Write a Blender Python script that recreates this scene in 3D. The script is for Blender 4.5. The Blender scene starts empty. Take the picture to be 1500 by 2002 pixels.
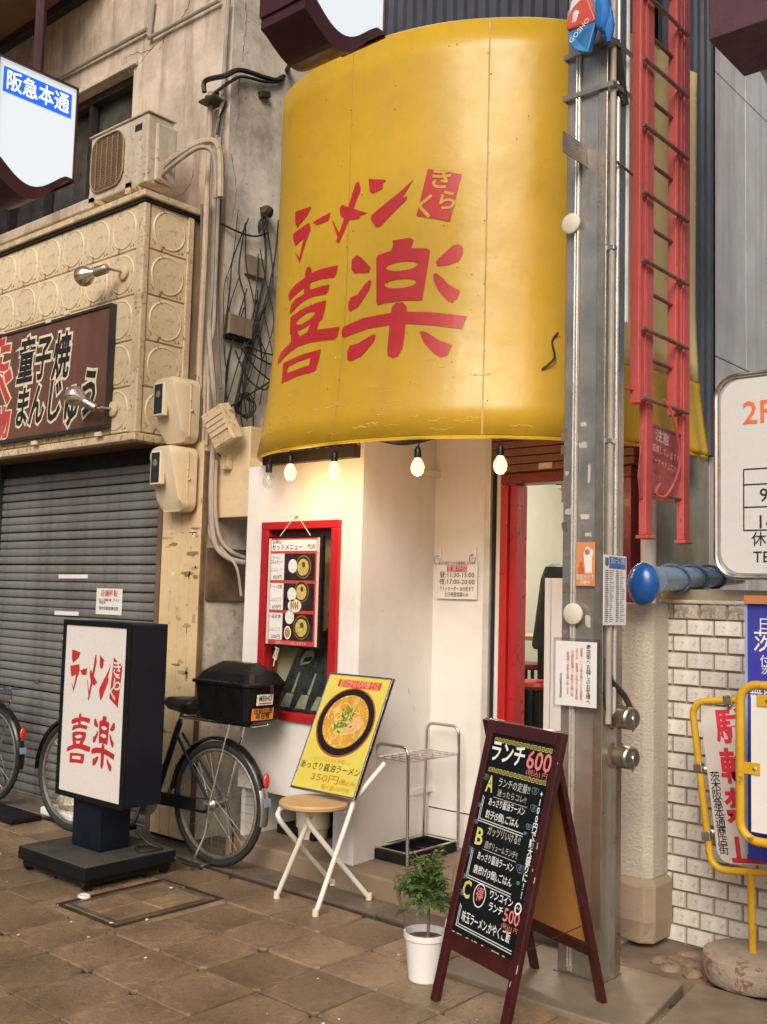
import bpy, bmesh, math, random
from mathutils import Vector as V, Matrix as M
from mathutils.geometry import tessellate_polygon
random.seed(7)
SC = bpy.context.scene
COL = SC.collection
R = math.radians
# ------------------------------------------------------------------ camera
YAW, PITCH, ROLL, EYE, FPX = R(41.0), R(4.7), R(1.5), 1.4, 2000.0
CAM = V((0, 0, EYE))
_f = V((-math.sin(YAW) * math.cos(PITCH), math.cos(YAW) * math.cos(PITCH), math.sin(PITCH)))
_r = V((math.cos(YAW), math.sin(YAW), 0)); _u = _r.cross(_f)
_r2 = _r * math.cos(ROLL) + _u * math.sin(ROLL); _u2 = _u * math.cos(ROLL) - _r * math.sin(ROLL)
cam = bpy.data.cameras.new('camera'); cam.sensor_fit = 'VERTICAL'; cam.sensor_height = 36.0
cam.lens = 36.0 * FPX / 2002.0; cam.clip_end = 500; cam.clip_start = 0.05
co = bpy.data.objects.new('camera', cam); COL.objects.link(co)
mw = M((( _r2.x, _u2.x, -_f.x, 0), (_r2.y, _u2.y, -_f.y, 0), (_r2.z, _u2.z, -_f.z, EYE), (0, 0, 0, 1)))
co.matrix_world = mw; SC.camera = co
# ------------------------------------------------------------------ world, sun, exposure
SUN_EL, SUN_AZ = 36.0, 150.0          # azimuth clockwise from +Y: the light comes from the open street side
w = bpy.data.worlds.new('World'); SC.world = w; w.use_nodes = True
nt = w.node_tree; bg = nt.nodes['Background']
sky = nt.nodes.new('ShaderNodeTexSky'); sky.sky_type = 'NISHITA'; sky.sun_disc = False
sky.sun_elevation = R(SUN_EL); sky.sun_rotation = R(SUN_AZ); sky.dust_density = 6.0; sky.air_density = 1.0; sky.ozone_density = 0.6
nt.links.new(sky.outputs[0], bg.inputs[0]); bg.inputs[1].default_value = 0.05
sl = bpy.data.lights.new('sun', 'SUN'); sl.energy = 1.5; sl.angle = R(32); sl.color = (1.0, 0.92, 0.82)
so = bpy.data.objects.new('sun', sl); COL.objects.link(so)
sd = V((math.sin(R(SUN_AZ)) * math.cos(R(SUN_EL)), math.cos(R(SUN_AZ)) * math.cos(R(SUN_EL)), math.sin(R(SUN_EL))))
so.rotation_euler = sd.to_track_quat('Z', 'Y').to_euler(); so.location = (0, -4, 8)
vs = SC.view_settings; vs.view_transform = 'Standard'; vs.look = 'None'; vs.gamma = 1.0; vs.use_curve_mapping = False
vs.exposure = 0.74
try:
    vs.use_white_balance = True; vs.white_balance_temperature = 6300; vs.white_balance_tint = 8
except Exception: pass
try:
    SC.cycles.use_denoising = True; SC.cycles.max_bounces = 8
except Exception: pass
# ------------------------------------------------------------------ points of the place from a sight line and a plane
def ray(x, y): return _f + _r2 * ((x - 750) / FPX) - _u2 * ((y - 1001) / FPX)
def _on(x, y, ax, v):
    d = ray(x, y); return CAM + d * ((v - CAM[ax]) / d[ax])
def G(x, y, z=0.0): return _on(x, y, 2, z)
def W(x, y, Y): return _on(x, y, 1, Y)
def XP(x, y, X): return _on(x, y, 0, X)
def ZV(x, y, P):      # height of the sight line above the ground point P
    d = ray(x, y); t = (d.x * P[0] + d.y * P[1]) / (d.x * d.x + d.y * d.y); return EYE + t * d.z
def proj(P):
    v = V(P) - CAM; k = v.dot(_f); return (750 + FPX * v.dot(_r2) / k, 1001 - FPX * v.dot(_u2) / k)
# ------------------------------------------------------------------ mesh building
OFF = {}
def tag(o, label=None, cat=None, group=None, kind=None):
    if label: o['label'] = label
    if cat: o['category'] = cat
    if group: o['group'] = group
    if kind: o['kind'] = kind
    return o
def thing(name, loc, label, cat, group=None):
    o = bpy.data.objects.new(name, None); COL.objects.link(o); o.location = loc; o.empty_display_size = .1
    OFF[o.name] = V(loc); return tag(o, label, cat, group)
class MB:
    def __init__(s): s.v = []; s.f = []; s.m = []; s.mi = 0
    def add(s, vs_, fs):
        b = len(s.v); s.v += [V(p) for p in vs_]
        for f in fs: s.f.append([b + i for i in f]); s.m.append(s.mi)
        return s
    def mat(s, i): s.mi = i; return s
    def box(s, x0, x1, y0, y1, z0, z1):
        return s.add([(x0, y0, z0), (x1, y0, z0), (x1, y1, z0), (x0, y1, z0), (x0, y0, z1), (x1, y0, z1), (x1, y1, z1), (x0, y1, z1)],
                     [(3, 2, 1, 0), (4, 5, 6, 7), (0, 1, 5, 4), (1, 2, 6, 5), (2, 3, 7, 6), (3, 0, 4, 7)])
    def obox(s, c, ax, ay, az, sx, sy, sz):      # oriented box, full sizes
        c = V(c); ax = V(ax).normalized() * sx / 2; ay = V(ay).normalized() * sy / 2; az = V(az).normalized() * sz / 2
        P = [c + ax * i + ay * j + az * k for k in (-1, 1) for i, j in ((-1, -1), (1, -1), (1, 1), (-1, 1))]
        return s.add(P, [(3, 2, 1, 0), (4, 5, 6, 7), (0, 1, 5, 4), (1, 2, 6, 5), (2, 3, 7, 6), (3, 0, 4, 7)])
    def bar(s, a, b, wd, ht, up=(0, 0, 1)):
        a = V(a); b = V(b); d = (b - a); L = d.length; d.normalize(); sx = d.cross(V(up))
        if sx.length < 1e-4: sx = d.cross(V((0, 1, 0)))
        sx.normalize(); uz = sx.cross(d)
        return s.obox((a + b) / 2, d, sx, uz, L, wd, ht)
    def tube(s, pts, r, n=8, closed=False, caps=True):
        pts = [V(p) for p in pts]; N = len(pts)
        rr = r if isinstance(r, (list, tuple)) else [r] * N
        T = []
        for i in range(N):
            if closed: t = pts[(i + 1) % N] - pts[i - 1]
            else: t = pts[min(i + 1, N - 1)] - pts[max(i - 1, 0)]
            T.append(t.normalized() if t.length > 1e-9 else V((0, 0, 1)))
        a = T[0].cross(V((0, 0, 1)))
        if a.length < .05: a = T[0].cross(V((0, 1, 0)))
        a.normalize(); vs_ = []; fs = []
        for i in range(N):
            a = a - T[i] * a.dot(T[i]); a.normalize(); b = T[i].cross(a)
            for k in range(n):
                t = 2 * math.pi * k / n; vs_.append(pts[i] + (a * math.cos(t) + b * math.sin(t)) * rr[i])
        for i in range(N if closed else N - 1):
            j = (i + 1) % N
            for k in range(n):
                l = (k + 1) % n; fs.append((i * n + k, i * n + l, j * n + l, j * n + k))
        if caps and not closed:
            fs.append(tuple(reversed(range(n)))); fs.append(tuple((N - 1) * n + k for k in range(n)))
        return s.add(vs_, fs)
    def lathe(s, c, prof, n=20, ax=(0, 0, 1), caps=True):   # prof: (radius, height along ax)
        c = V(c); az = V(ax).normalized(); a = az.cross(V((1, 0, 0)))
        if a.length < .1: a = az.cross(V((0, 1, 0)))
        a.normalize(); b = az.cross(a); vs_ = []; fs = []
        for r_, h in prof:
            for k in range(n):
                t = 2 * math.pi * k / n; vs_.append(c + az * h + (a * math.cos(t) + b * math.sin(t)) * r_)
        for i in range(len(prof) - 1):
            for k in range(n):
                l = (k + 1) % n; fs.append((i * n + k, i * n + l, (i + 1) * n + l, (i + 1) * n + k))
        if caps:
            fs.append(tuple(reversed(range(n)))); fs.append(tuple((len(prof) - 1) * n + k for k in range(n)))
        return s.add(vs_, fs)
    def ball(s, c, rx, ry, rz, n=12, m=8, jit=0):
        vs_ = []; fs = []
        for i in range(m + 1):
            th = math.pi * i / m
            for k in range(n):
                t = 2 * math.pi * k / n; q = 1 + random.uniform(-jit, jit)
                vs_.append(V(c) + V((rx * math.sin(th) * math.cos(t), ry * math.sin(th) * math.sin(t), rz * math.cos(th))) * q)
        for i in range(m):
            for k in range(n):
                l = (k + 1) % n; fs.append((i * n + k, (i + 1) * n + k, (i + 1) * n + l, i * n + l))
        return s.add(vs_, fs)
    def quad(s, a, b, c, d): return s.add([a, b, c, d], [(0, 1, 2, 3)])
    def slab(s, poly, n, th):       # convex-ish polygon extruded against n
        n = V(n).normalized() * th; P = [V(p) for p in poly]; k = len(P)
        vs_ = P + [p - n for p in P]
        fs = [tuple(range(k)), tuple(reversed(range(k, 2 * k)))] + [(i, k + i, k + (i + 1) % k, (i + 1) % k) for i in range(k)]
        return s.add(vs_, fs)
    def xf(s, m):
        s.v = [m @ p for p in s.v]; return s
    def build(s, name, mat, parent=None, smooth=False, bevel=0, fix=True, seg=2):
        me = bpy.data.meshes.new(name)
        if parent is not None: off = OFF[parent.name]
        else:
            lo = [min(p[i] for p in s.v) for i in range(3)]; hi = [max(p[i] for p in s.v) for i in range(3)]
            off = V(((lo[0] + hi[0]) / 2, (lo[1] + hi[1]) / 2, lo[2]))
        me.from_pydata([p - off for p in s.v], [], s.f)
        ms = mat if isinstance(mat, (list, tuple)) else [mat]
        for x in ms: me.materials.append(x)
        if len(ms) > 1: me.polygons.foreach_set('material_index', s.m)
        if fix:
            bm = bmesh.new(); bm.from_mesh(me); bmesh.ops.recalc_face_normals(bm, faces=bm.faces); bm.to_mesh(me); bm.free()
        if smooth:
            me.polygons.foreach_set('use_smooth', [True] * len(me.polygons))
            if hasattr(me, 'set_sharp_from_angle'): me.set_sharp_from_angle(angle=R(38))
        me.update()
        o = bpy.data.objects.new(name, me); COL.objects.link(o)
        if parent is not None: o.parent = parent
        else: o.location = off
        OFF[o.name] = off
        if bevel:
            b = o.modifiers.new('bevel', 'BEVEL'); b.width = bevel; b.segments = seg; b.limit_method = 'ANGLE'; b.angle_limit = R(40)
        return o
def dup(o, parent=None, delta=V((0, 0, 0))):
    c = o.copy(); COL.objects.link(c)
    if parent is not None: c.parent = parent
    else: c.location = o.location + delta
    OFF[c.name] = OFF[o.name] + delta
    for ch in [k for k in bpy.data.objects if k.parent == o]: dup(ch, c, delta)
    return c
def arc(c, r, a0, a1, n, ux, uy):
    return [V(c) + V(ux) * (r * math.cos(a0 + (a1 - a0) * i / n)) + V(uy) * (r * math.sin(a0 + (a1 - a0) * i / n)) for i in range(n + 1)]
def smoothpath(P, n=8):
    P = [V(p) for p in P]; out = []
    for i in range(len(P) - 1):
        p0 = P[max(i - 1, 0)]; p1 = P[i]; p2 = P[i + 1]; p3 = P[min(i + 2, len(P) - 1)]
        for k in range(n):
            t = k / n
            out.append(.5 * (2 * p1 + (p2 - p0) * t + (2 * p0 - 5 * p1 + 4 * p2 - p3) * t * t + (3 * p1 - p0 - 3 * p2 + p3) * t ** 3))
    out.append(P[-1]); return out
def roundrect(w_, h_, r, n=5):
    out = []
    for cx, cy, a in ((w_ / 2 - r, h_ / 2 - r, 0), (-w_ / 2 + r, h_ / 2 - r, 90), (-w_ / 2 + r, -h_ / 2 + r, 180), (w_ / 2 - r, -h_ / 2 + r, 270)):
        for i in range(n + 1):
            t = R(a + 90 * i / n); out.append((cx + r * math.cos(t), cy + r * math.sin(t)))
    return out
# ------------------------------------------------------------------ lettering (flat print as thin faces)
TXT = {}
def txt(body, bold=0.0, line=1.0, align='CENTER', space=1.0, bev=0.0):
    k = (body, bold, line, align, space, bev)
    if k in TXT: return TXT[k]
    cu = bpy.data.curves.new('lettering', 'FONT'); cu.body = body; cu.resolution_u = 2; cu.size = 1; cu.offset = bold
    cu.align_x = align; cu.align_y = 'CENTER'; cu.space_line = line; cu.space_character = space; cu.bevel_depth = bev; cu.bevel_resolution = 1
    o = bpy.data.objects.new('lettering', cu); COL.objects.link(o)
    me = bpy.data.meshes.new_from_object(o.evaluated_get(bpy.context.evaluated_depsgraph_get()))
    vs_ = [(p.co.x, p.co.y, p.co.z) if bev else (p.co.x, p.co.y) for p in me.vertices]; fs = [tuple(p.vertices) for p in me.polygons]
    bpy.data.objects.remove(o); bpy.data.curves.remove(cu); bpy.data.meshes.remove(me)
    TXT[k] = (vs_, fs); return TXT[k]
class Sheet:     # a flat face: origin, right, up; things printed on it stand off by a hair
    def __init__(s, O, ux, uy):
        s.O = V(O); s.ux = V(ux).normalized(); s.uy = V(uy).normalized(); s.n = s.ux.cross(s.uy)
    def p(s, x, y, h=0): return s.O + s.ux * x + s.uy * y + s.n * h
    def text(s, mb, body, x, y, size, bold=.0, h=.0012, line=1.0, align='CENTER', sx=1.0, rot=0, wide=None, skew=0, bev=0.0):
        vs_, fs = txt(body, bold, line, align, 1.0, bev); zz = [p[2] * size * .04 if bev else 0 for p in vs_]; vs_ = [p[:2] for p in vs_]
        if not vs_: return mb
        if wide:
            L = max(p[0] for p in vs_) - min(p[0] for p in vs_); sx = wide / (L * size)
        c, si = math.cos(rot), math.sin(rot); out = []
        for (a, b), z_ in zip(vs_, zz):
            a = a * size * sx + skew * b * size; b = b * size; out.append(s.p(x + a * c - b * si, y + a * si + b * c, h + z_))
        return mb.add(out, fs)
    def rect(s, mb, x0, x1, y0, y1, h=.001): return mb.quad(s.p(x0, y0, h), s.p(x1, y0, h), s.p(x1, y1, h), s.p(x0, y1, h))
    def disc(s, mb, x, y, rx, ry, h=.001, n=28, rot=0):
        c, si = math.cos(rot), math.sin(rot)
        P = [(rx * math.cos(2 * math.pi * k / n), ry * math.sin(2 * math.pi * k / n)) for k in range(n)]
        return mb.add([s.p(x + a * c - b * si, y + a * si + b * c, h) for a, b in P], [tuple(range(n))])
    def poly(s, mb, pts, h=.001):
        tr = tessellate_polygon([[V((a, b, 0)) for a, b in pts]])
        return mb.add([s.p(a, b, h) for a, b in pts], [tuple(t) for t in tr])
    def board(s, mb, x0, x1, y0, y1, th, h=0):   # solid plate whose front lies at h
        return mb.slab([s.p(x0, y0, h), s.p(x1, y0, h), s.p(x1, y1, h), s.p(x0, y1, h)], s.n, th)
    def line(s, mb, pts, wd, h=.0012):
        P = [V((a, b)) for a, b in pts]
        for a, b in zip(P[:-1], P[1:]):
            d = b - a
            if d.length < 1e-6: continue
            q = V((-d.y, d.x)).normalized() * wd / 2
            mb.quad(s.p(*(a - q), h), s.p(*(b - q), h), s.p(*(b + q), h), s.p(*(a + q), h))
            h += .00004
        return mb
# ------------------------------------------------------------------ materials
MT = {}
def mat(name, c, r=.6, m=0.0, var=.18, sc=6.0, bump=.15, bsc=60.0, streak=None, speck=None, specsc=18.0, spect=.62, spec2=None, rand=0.0,
        spec=.5, coat=0.0, emit=None, est=1.0, alpha=1.0, trans=0.0, rvar=.12, grime=None, grimesc=2.5, grimet=.55, zs=.12, sss=0):
    if name in MT: return MT[name]
    mt = bpy.data.materials.new(name); mt.use_nodes = True; MT[name] = mt
    n = mt.node_tree.nodes; L = mt.node_tree.links; b = n['Principled BSDF']
    b.inputs['Roughness'].default_value = r; b.inputs['Metallic'].default_value = m
    b.inputs['Specular IOR Level'].default_value = spec; b.inputs['Coat Weight'].default_value = coat
    b.inputs['Alpha'].default_value = alpha; b.inputs['Transmission Weight'].default_value = trans
    tc = n.new('ShaderNodeTexCoord')
    col = n.new('ShaderNodeRGB'); col.outputs[0].default_value = (*c, 1); cur = col.outputs[0]
    def noise(scale, det=5, sz=None, ro=.6):
        t = n.new('ShaderNodeTexNoise'); t.inputs['Scale'].default_value = scale; t.inputs['Detail'].default_value = det; t.inputs['Roughness'].default_value = ro
        if sz is not None:
            mp = n.new('ShaderNodeMapping'); mp.inputs['Scale'].default_value = (1, 1, sz); L.new(tc.outputs['Object'], mp.inputs[0]); L.new(mp.outputs[0], t.inputs[0])
        else: L.new(tc.outputs['Object'], t.inputs[0])
        return t.outputs[0]
    def mix(fac, a, bcol, mode='MIX'):
        x = n.new('ShaderNodeMix'); x.data_type = 'RGBA'; x.blend_type = mode
        if isinstance(fac, float): x.inputs[0].default_value = fac
        else: L.new(fac, x.inputs[0])
        L.new(a, x.inputs[6])
        if isinstance(bcol, tuple): x.inputs[7].default_value = (*bcol, 1)
        else: L.new(bcol, x.inputs[7])
        return x.outputs[2]
    def ramp(src, lo, hi, out=1.0):
        x = n.new('ShaderNodeMapRange'); x.inputs[1].default_value = lo; x.inputs[2].default_value = hi; x.inputs[4].default_value = out
        L.new(src, x.inputs[0]); return x.outputs[0]
    if var:
        nz = noise(sc, 6); hs = n.new('ShaderNodeHueSaturation'); L.new(cur, hs.inputs['Color'])
        x = n.new('ShaderNodeMapRange'); x.inputs[1].default_value = .3; x.inputs[2].default_value = .7; x.inputs[3].default_value = 1 - var; x.inputs[4].default_value = 1 + var
        L.new(nz, x.inputs[0]); L.new(x.outputs[0], hs.inputs['Value']); cur = hs.outputs[0]
    if rand:
        oi = n.new('ShaderNodeObjectInfo'); hs = n.new('ShaderNodeHueSaturation'); L.new(cur, hs.inputs['Color'])
        x = n.new('ShaderNodeMapRange'); x.inputs[3].default_value = 1 - rand; x.inputs[4].default_value = 1 + rand
        L.new(oi.outputs['Random'], x.inputs[0]); L.new(x.outputs[0], hs.inputs['Value']); cur = hs.outputs[0]
    if streak:   # (colour, amount)
        cur = mix(ramp(noise(9, 4, zs), .48, .72, streak[1]), cur, streak[0])
    if grime:
        cur = mix(ramp(noise(grimesc, 8, None, .7), grimet - .12, grimet + .12, grime[1]), cur, grime[0])
    if speck:
        s_ = noise(specsc, 8, None, .75)
        big = noise(specsc * .12, 3)
        mm = n.new('ShaderNodeMath'); mm.operation = 'MULTIPLY'; L.new(ramp(s_, spect - .02, spect + .03), mm.inputs[0]); L.new(ramp(big, .38, .6), mm.inputs[1])
        cur = mix(mm.outputs[0], cur, speck)
    L.new(cur, b.inputs['Base Color'])
    if rvar:
        x = n.new('ShaderNodeMapRange'); x.inputs[1].default_value = .3; x.inputs[2].default_value = .7
        x.inputs[3].default_value = max(.02, r - rvar); x.inputs[4].default_value = min(1, r + rvar)
        L.new(noise(sc * 2.3, 5), x.inputs[0]); L.new(x.outputs[0], b.inputs['Roughness'])
    if bump:
        bp = n.new('ShaderNodeBump'); bp.inputs['Strength'].default_value = bump; bp.inputs['Distance'].default_value = .01
        L.new(noise(bsc, 6, None, .65), bp.inputs['Height']); L.new(bp.outputs[0], b.inputs['Normal'])
    if emit:
        b.inputs['Emission Color'].default_value = (*emit, 1); b.inputs['Emission Strength'].default_value = est
    return mt
def glass(name, tint=(1, 1, 1), rough=.02, tr=.82):
    if name in MT: return MT[name]
    mt = bpy.data.materials.new(name); mt.use_nodes = True; MT[name] = mt
    n = mt.node_tree.nodes; L = mt.node_tree.links; n.remove(n['Principled BSDF'])
    t = n.new('ShaderNodeBsdfTransparent'); t.inputs[0].default_value = (*tint, 1)
    g = n.new('ShaderNodeBsdfGlossy'); g.inputs['Roughness'].default_value = rough
    fr = n.new('ShaderNodeLayerWeight'); fr.inputs[0].default_value = .5
    pw_ = n.new('ShaderNodeMath'); pw_.operation = 'POWER'; pw_.inputs[1].default_value = 5.0; L.new(fr.outputs['Facing'], pw_.inputs[0])
    mr = n.new('ShaderNodeMapRange'); mr.inputs[3].default_value = .03 + (1 - tr) * .4; mr.inputs[4].default_value = .9; L.new(pw_.outputs[0], mr.inputs[0])
    mx = n.new('ShaderNodeMixShader'); L.new(mr.outputs[0], mx.inputs[0]); L.new(t.outputs[0], mx.inputs[1]); L.new(g.outputs[0], mx.inputs[2])
    L.new(mx.outputs[0], n['Material Output'].inputs[0]); return mt
# ------------------------------------------------------------------ materials of the place
m_slab = mat('slab_stone', (.265, .178, .105), .36, var=.3, sc=9, bump=.6, bsc=70, rand=.24, grime=((.075, .048, .03), .65), grimesc=3.2, speck=(.36, .27, .19), specsc=70, spect=.66, rvar=.16)
m_joint = mat('joint_dirt', (.04, .027, .018), .9, var=.4, sc=14, bump=.8, bsc=80)
m_conc = mat('wet_concrete', (.15, .115, .085), .42, var=.25, sc=4, bump=.2, bsc=50, grime=((.07, .055, .045), .7), rvar=.2)
m_step = mat('step_stone', (.28, .2, .135), .6, var=.25, sc=5, bump=.35, bsc=40, grime=((.1, .07, .05), .6))
m_wall = mat('stained_plaster', (.66, .55, .45), .85, var=.16, sc=2.2, bump=.4, bsc=26, streak=((.25, .17, .115), .8), grime=((.22, .145, .095), .65), grimesc=1.3, grimet=.52, speck=(.2, .14, .1), specsc=26, spect=.68)
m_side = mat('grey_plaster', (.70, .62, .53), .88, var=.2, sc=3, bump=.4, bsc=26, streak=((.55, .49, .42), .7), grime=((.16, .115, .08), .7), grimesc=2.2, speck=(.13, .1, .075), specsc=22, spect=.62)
m_tile = mat('cream_tile', (.76, .61, .41), .45, var=.1, sc=4, bump=.1, bsc=50, rand=.07, speck=(.15, .085, .04), specsc=30, spect=.582, grime=((.46, .32, .17), .5), grimesc=3)
m_trim = mat('cream_trim', (.66, .52, .34), .55, var=.15, sc=10, bump=.2, speck=(.2, .12, .06), specsc=45, spect=.55, streak=((.3, .2, .1), .4))
m_cream = mat('cream_paint', (.68, .53, .34), .55, var=.1, sc=6, bump=.12, speck=(.26, .17, .09), specsc=24, spect=.66, grime=((.36, .25, .14), .35))
m_dark = mat('dark_gap', (.02, .017, .015), .8, var=.3)
m_slat = mat('shutter_grey', (.265, .25, .24), .42, .3, var=.14, sc=2.5, bump=.12, bsc=9, streak=((.11, .09, .075), .55), grime=((.12, .095, .075), .45), grimesc=1.6, rvar=.1, rand=.07, speck=(.09, .06, .04), specsc=24, spect=.7)
m_brown = mat('brown_board', (.14, .058, .04), .5, var=.2, sc=3, streak=((.22, .1, .07), .5), bump=.1)
m_blackframe = mat('black_frame', (.03, .026, .022), .5)
m_black = mat('black_plastic', (.007, .007, .008), .42, spec=.3, var=.2, bump=.06, bsc=90, speck=(.07, .065, .06), specsc=60, spect=.72)
m_navy = mat('dark_navy_paint', (.006, .008, .018), .42, spec=.3, var=.25, bump=.05, speck=(.09, .08, .07), specsc=35, spect=.72, rvar=.15)
m_white = mat('white_paint', (.76, .73, .70), .45, var=.06, sc=2, bump=.1, bsc=24, grime=((.5, .44, .38), .35), grimesc=1.7, grimet=.6, speck=(.28, .23, .18), specsc=22, spect=.69, streak=((.62, .57, .52), .15))
m_cream_let = mat('cream_vinyl', (.72, .62, .47), .5, var=.05, bump=0)
m_ink = mat('black_ink', (.018, .016, .014), .5, var=.1, bump=0)
m_redink = mat('red_ink', (.52, .03, .03), .45, var=.1, bump=0)
m_chrome = mat('chrome', (.62, .6, .57), .18, 1.0, var=.1, bump=.02)
m_steel = mat('brushed_steel', (.50, .475, .445), .38, .8, var=.12, sc=3, bump=.12, bsc=40, streak=((.3, .27, .24), .5), speck=(.2, .15, .11), specsc=16, spect=.68, grime=((.22, .17, .13), .5), grimesc=1.6)
m_silver = mat('dull_silver', (.45, .40, .34), .35, .9, var=.15)
m_pipe = mat('grey_pipe', (.36, .31, .26), .55, var=.15, sc=12, bump=.1, streak=((.3, .23, .17), .5))
m_pipe2 = mat('beige_pipe', (.46, .36, .255), .55, var=.15, sc=12, bump=.1, speck=(.25, .17, .1), specsc=30, spect=.6)
m_cable = mat('black_cable', (.022, .018, .015), .6, var=.2, bump=.1)
m_red = mat('red_gloss', (.40, .014, .018), .34, var=.12, sc=5, bump=.04, speck=(.2, .015, .015), specsc=30, spect=.7)
m_wood = mat('brown_wood', (.20, .085, .045), .5, var=.25, sc=4, bump=.15, streak=((.1, .04, .02), .5))
m_paper = mat('white_paper', (.76, .73, .72), .5, var=.03, bump=.02)
m_lit = mat('lit_panel', (.5, .52, .55), .4, var=0, bump=0, emit=(.86, .94, 1.0), est=.34, rvar=0)
m_maroon = mat('maroon_metal', (.055, .014, .016), .4, var=.2, bump=.04)
m_rust = mat('rusted_board', (.13, .075, .045), .8, var=.35, sc=5, bump=.3, streak=((.05, .03, .02), .7), grime=((.28, .18, .1), .4))
m_yel = mat('yellow_sheet', (.61, .372, .018), .33, var=.06, sc=2.5, bump=.16, bsc=11, grime=((.44, .25, .02), .55), grimesc=1.1, streak=((.52, .33, .05), .45), zs=.06, speck=(.12, .07, .02), specsc=48, spect=.7, rvar=.1, spec=.5)
# ------------------------------------------------------------------ ground
g = MB().box(-30, 30, -12, 30, -.3, -.05).build('ground', mat('street_brown', (.2, .145, .1), .7, var=.25, sc=3, grime=((.1, .07, .05), .5)))
tag(g, kind='structure')
pv = MB().box(-8.2, -.55, .6, 3.52, -.049, -.013).build('pavement', m_joint); tag(pv, kind='structure')
def slab_mesh(seed):
    rd = random.Random(seed); h = .1450; mb = MB(); P = []
    for cx, cy in ((-1, -1), (1, -1), (1, 1), (-1, 1)):
        c = rd.choice((0, 0, .012, .02)) ; j = rd.uniform(-.003, .003)
        if c: P += [(cx * h + j, cy * (h - c)), (cx * (h - c), cy * h + j)] if cx * cy < 0 else [(cx * (h - c), cy * h + j), (cx * h + j, cy * (h - c))]
        else: P.append((cx * h + j, cy * h + j))
    # order by angle
    P.sort(key=lambda q: math.atan2(q[1], q[0]))
    k = len(P); e = .006
    rings = [[(x, y, -.04) for x, y in P], [(x, y, -e) for x, y in P], [(x * .982, y * .982, 0) for x, y in P]]
    vs_ = sum(rings, []); fs = [tuple(2 * k + i for i in range(k))]
    for a in range(2):
        fs += [(a * k + i, a * k + (i + 1) % k, (a + 1) * k + (i + 1) % k, (a + 1) * k + i) for i in range(k)]
    me = bpy.data.meshes.new('paving_slab'); me.from_pydata(vs_, [], fs); me.materials.append(m_slab); me.update(); return me
SLABS = [slab_mesh(i) for i in range(6)]
OFFP = OFF[pv.name]
mh = (-4.11, -3.70, 2.62, 3.17)           # manhole opening in the paving
ns = 0
for iy in range(-5, 5):
    for ix in range(-14, 9):
        cx, cy = -3.05 + .2925 * ix + .146, 2.555 + .302 * iy + .151
        if not (-8 < cx < -.7 and .75 < cy < 3.5): continue
        if mh[0] - .09 < cx < mh[1] + .09 and mh[2] - .09 < cy < mh[3] + .09: continue
        px, py = proj((cx, cy, 0))
        if py > 2300 or px < -260 or px > 1720: continue
        o = bpy.data.objects.new('paving_slab', random.choice(SLABS)); COL.objects.link(o); o.parent = pv
        o.location = V((cx, cy, random.uniform(-.004, .002))) - OFFP
        o.rotation_euler = (random.uniform(-.006, .006), random.uniform(-.006, .006), random.choice((0, 1, 2, 3)) * math.pi / 2 + random.uniform(-.008, .008))
        o.scale = (.985, 1.012, 1) if abs(math.sin(o.rotation_euler.z)) < .5 else (1.012, .985, 1); ns += 1
MB().box(-3.05 - .2925 * 4, -3.05 - .2925 * 2 + .0, 2.555, 2.555 + .604, -.045, -.0045).build('surround_slab', m_slab, pv)
# kerb strip and gutter in front of the shops
mb = MB()
x = -8.2
while x < -2.35:
    L = random.uniform(.9, 1.4); mb.box(x, min(x + L, -2.35) - .008, 3.525, 3.695, -.05, random.uniform(-.004, .003)); x += L
tag(mb.build('gutter_strip', m_conc, bevel=.006), kind='structure')
mb = MB().box(-4.28, -2.18, 3.70, 7.2, -.05, .098)
st = mb.build('entrance_step', m_step, bevel=.012); tag(st, kind='structure')
tag(MB().box(-8.2, -4.3, 3.70, 3.9, -.05, .022).build('shop_threshold', m_conc, bevel=.006), kind='structure')
# inlaid manhole cover
cx, cy = (mh[0] + mh[1]) / 2, (mh[2] + mh[3]) / 2
T = thing('manhole_cover', (cx, cy, -.03), 'square metal-framed access cover inlaid with paving stone', 'manhole cover')
m_iron = mat('dark_iron', (.085, .065, .048), .5, .6, var=.3)
hx, hy = .215, .285
mb = MB()
for a, b in ((0, 1), (1, 0)):
    for s_ in (-1, 1):
        if a: mb.box(cx - hx - .008, cx + hx + .008, cy + s_ * hy - .008, cy + s_ * hy + .008, -.03, .003)
        else: mb.box(cx + s_ * hx - .008, cx + s_ * hx + .008, cy - hy + .008, cy + hy - .008, -.03, .003)
mb.build('outer_frame', m_iron, T)
mb = MB()
for s_ in (-1, 1):
    mb.box(cx - hx + .03, cx + hx - .03, cy + s_ * (hy - .035) - .006, cy + s_ * (hy - .035) + .006, -.03, .005)
    mb.box(cx + s_ * (hx - .035) - .006, cx + s_ * (hx - .035) + .006, cy - hy + .042, cy + hy - .042, -.03, .005)
mb.build('inner_rim', m_silver, T)
for i in (-1, 1):
    for j in (-1, 1):
        MB().box(cx + i * .086 - .083, cx + i * .086 + .083, cy + j * .121 - .118, cy + j * .121 + .118, -.03, -.001 + .0015 * i * j).build('inlaid_slab', m_slab, T, bevel=.004)
for k, (x_, y_) in enumerate(((-4.0, 3.1), (-3.94, 3.02), (-3.02, 3.02), (-2.98, 3.05), (-2.94, 3.0), (-3.06, 3.0))):
    pass
mb = MB()
for i in range(26):
    a, b = random.uniform(-4.6, -1.5), random.uniform(2.2, 3.4); q = random.uniform(.003, .009)
    mb.ball((a, b, .003), q, q, q * .4, 6, 4, .3)
tag(mb.build('litter_crumbs', mat('pale_crumbs', (.6, .56, .48), .8)), 'small pale crumbs and bits scattered over the paving', 'litter', kind='stuff')
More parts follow.
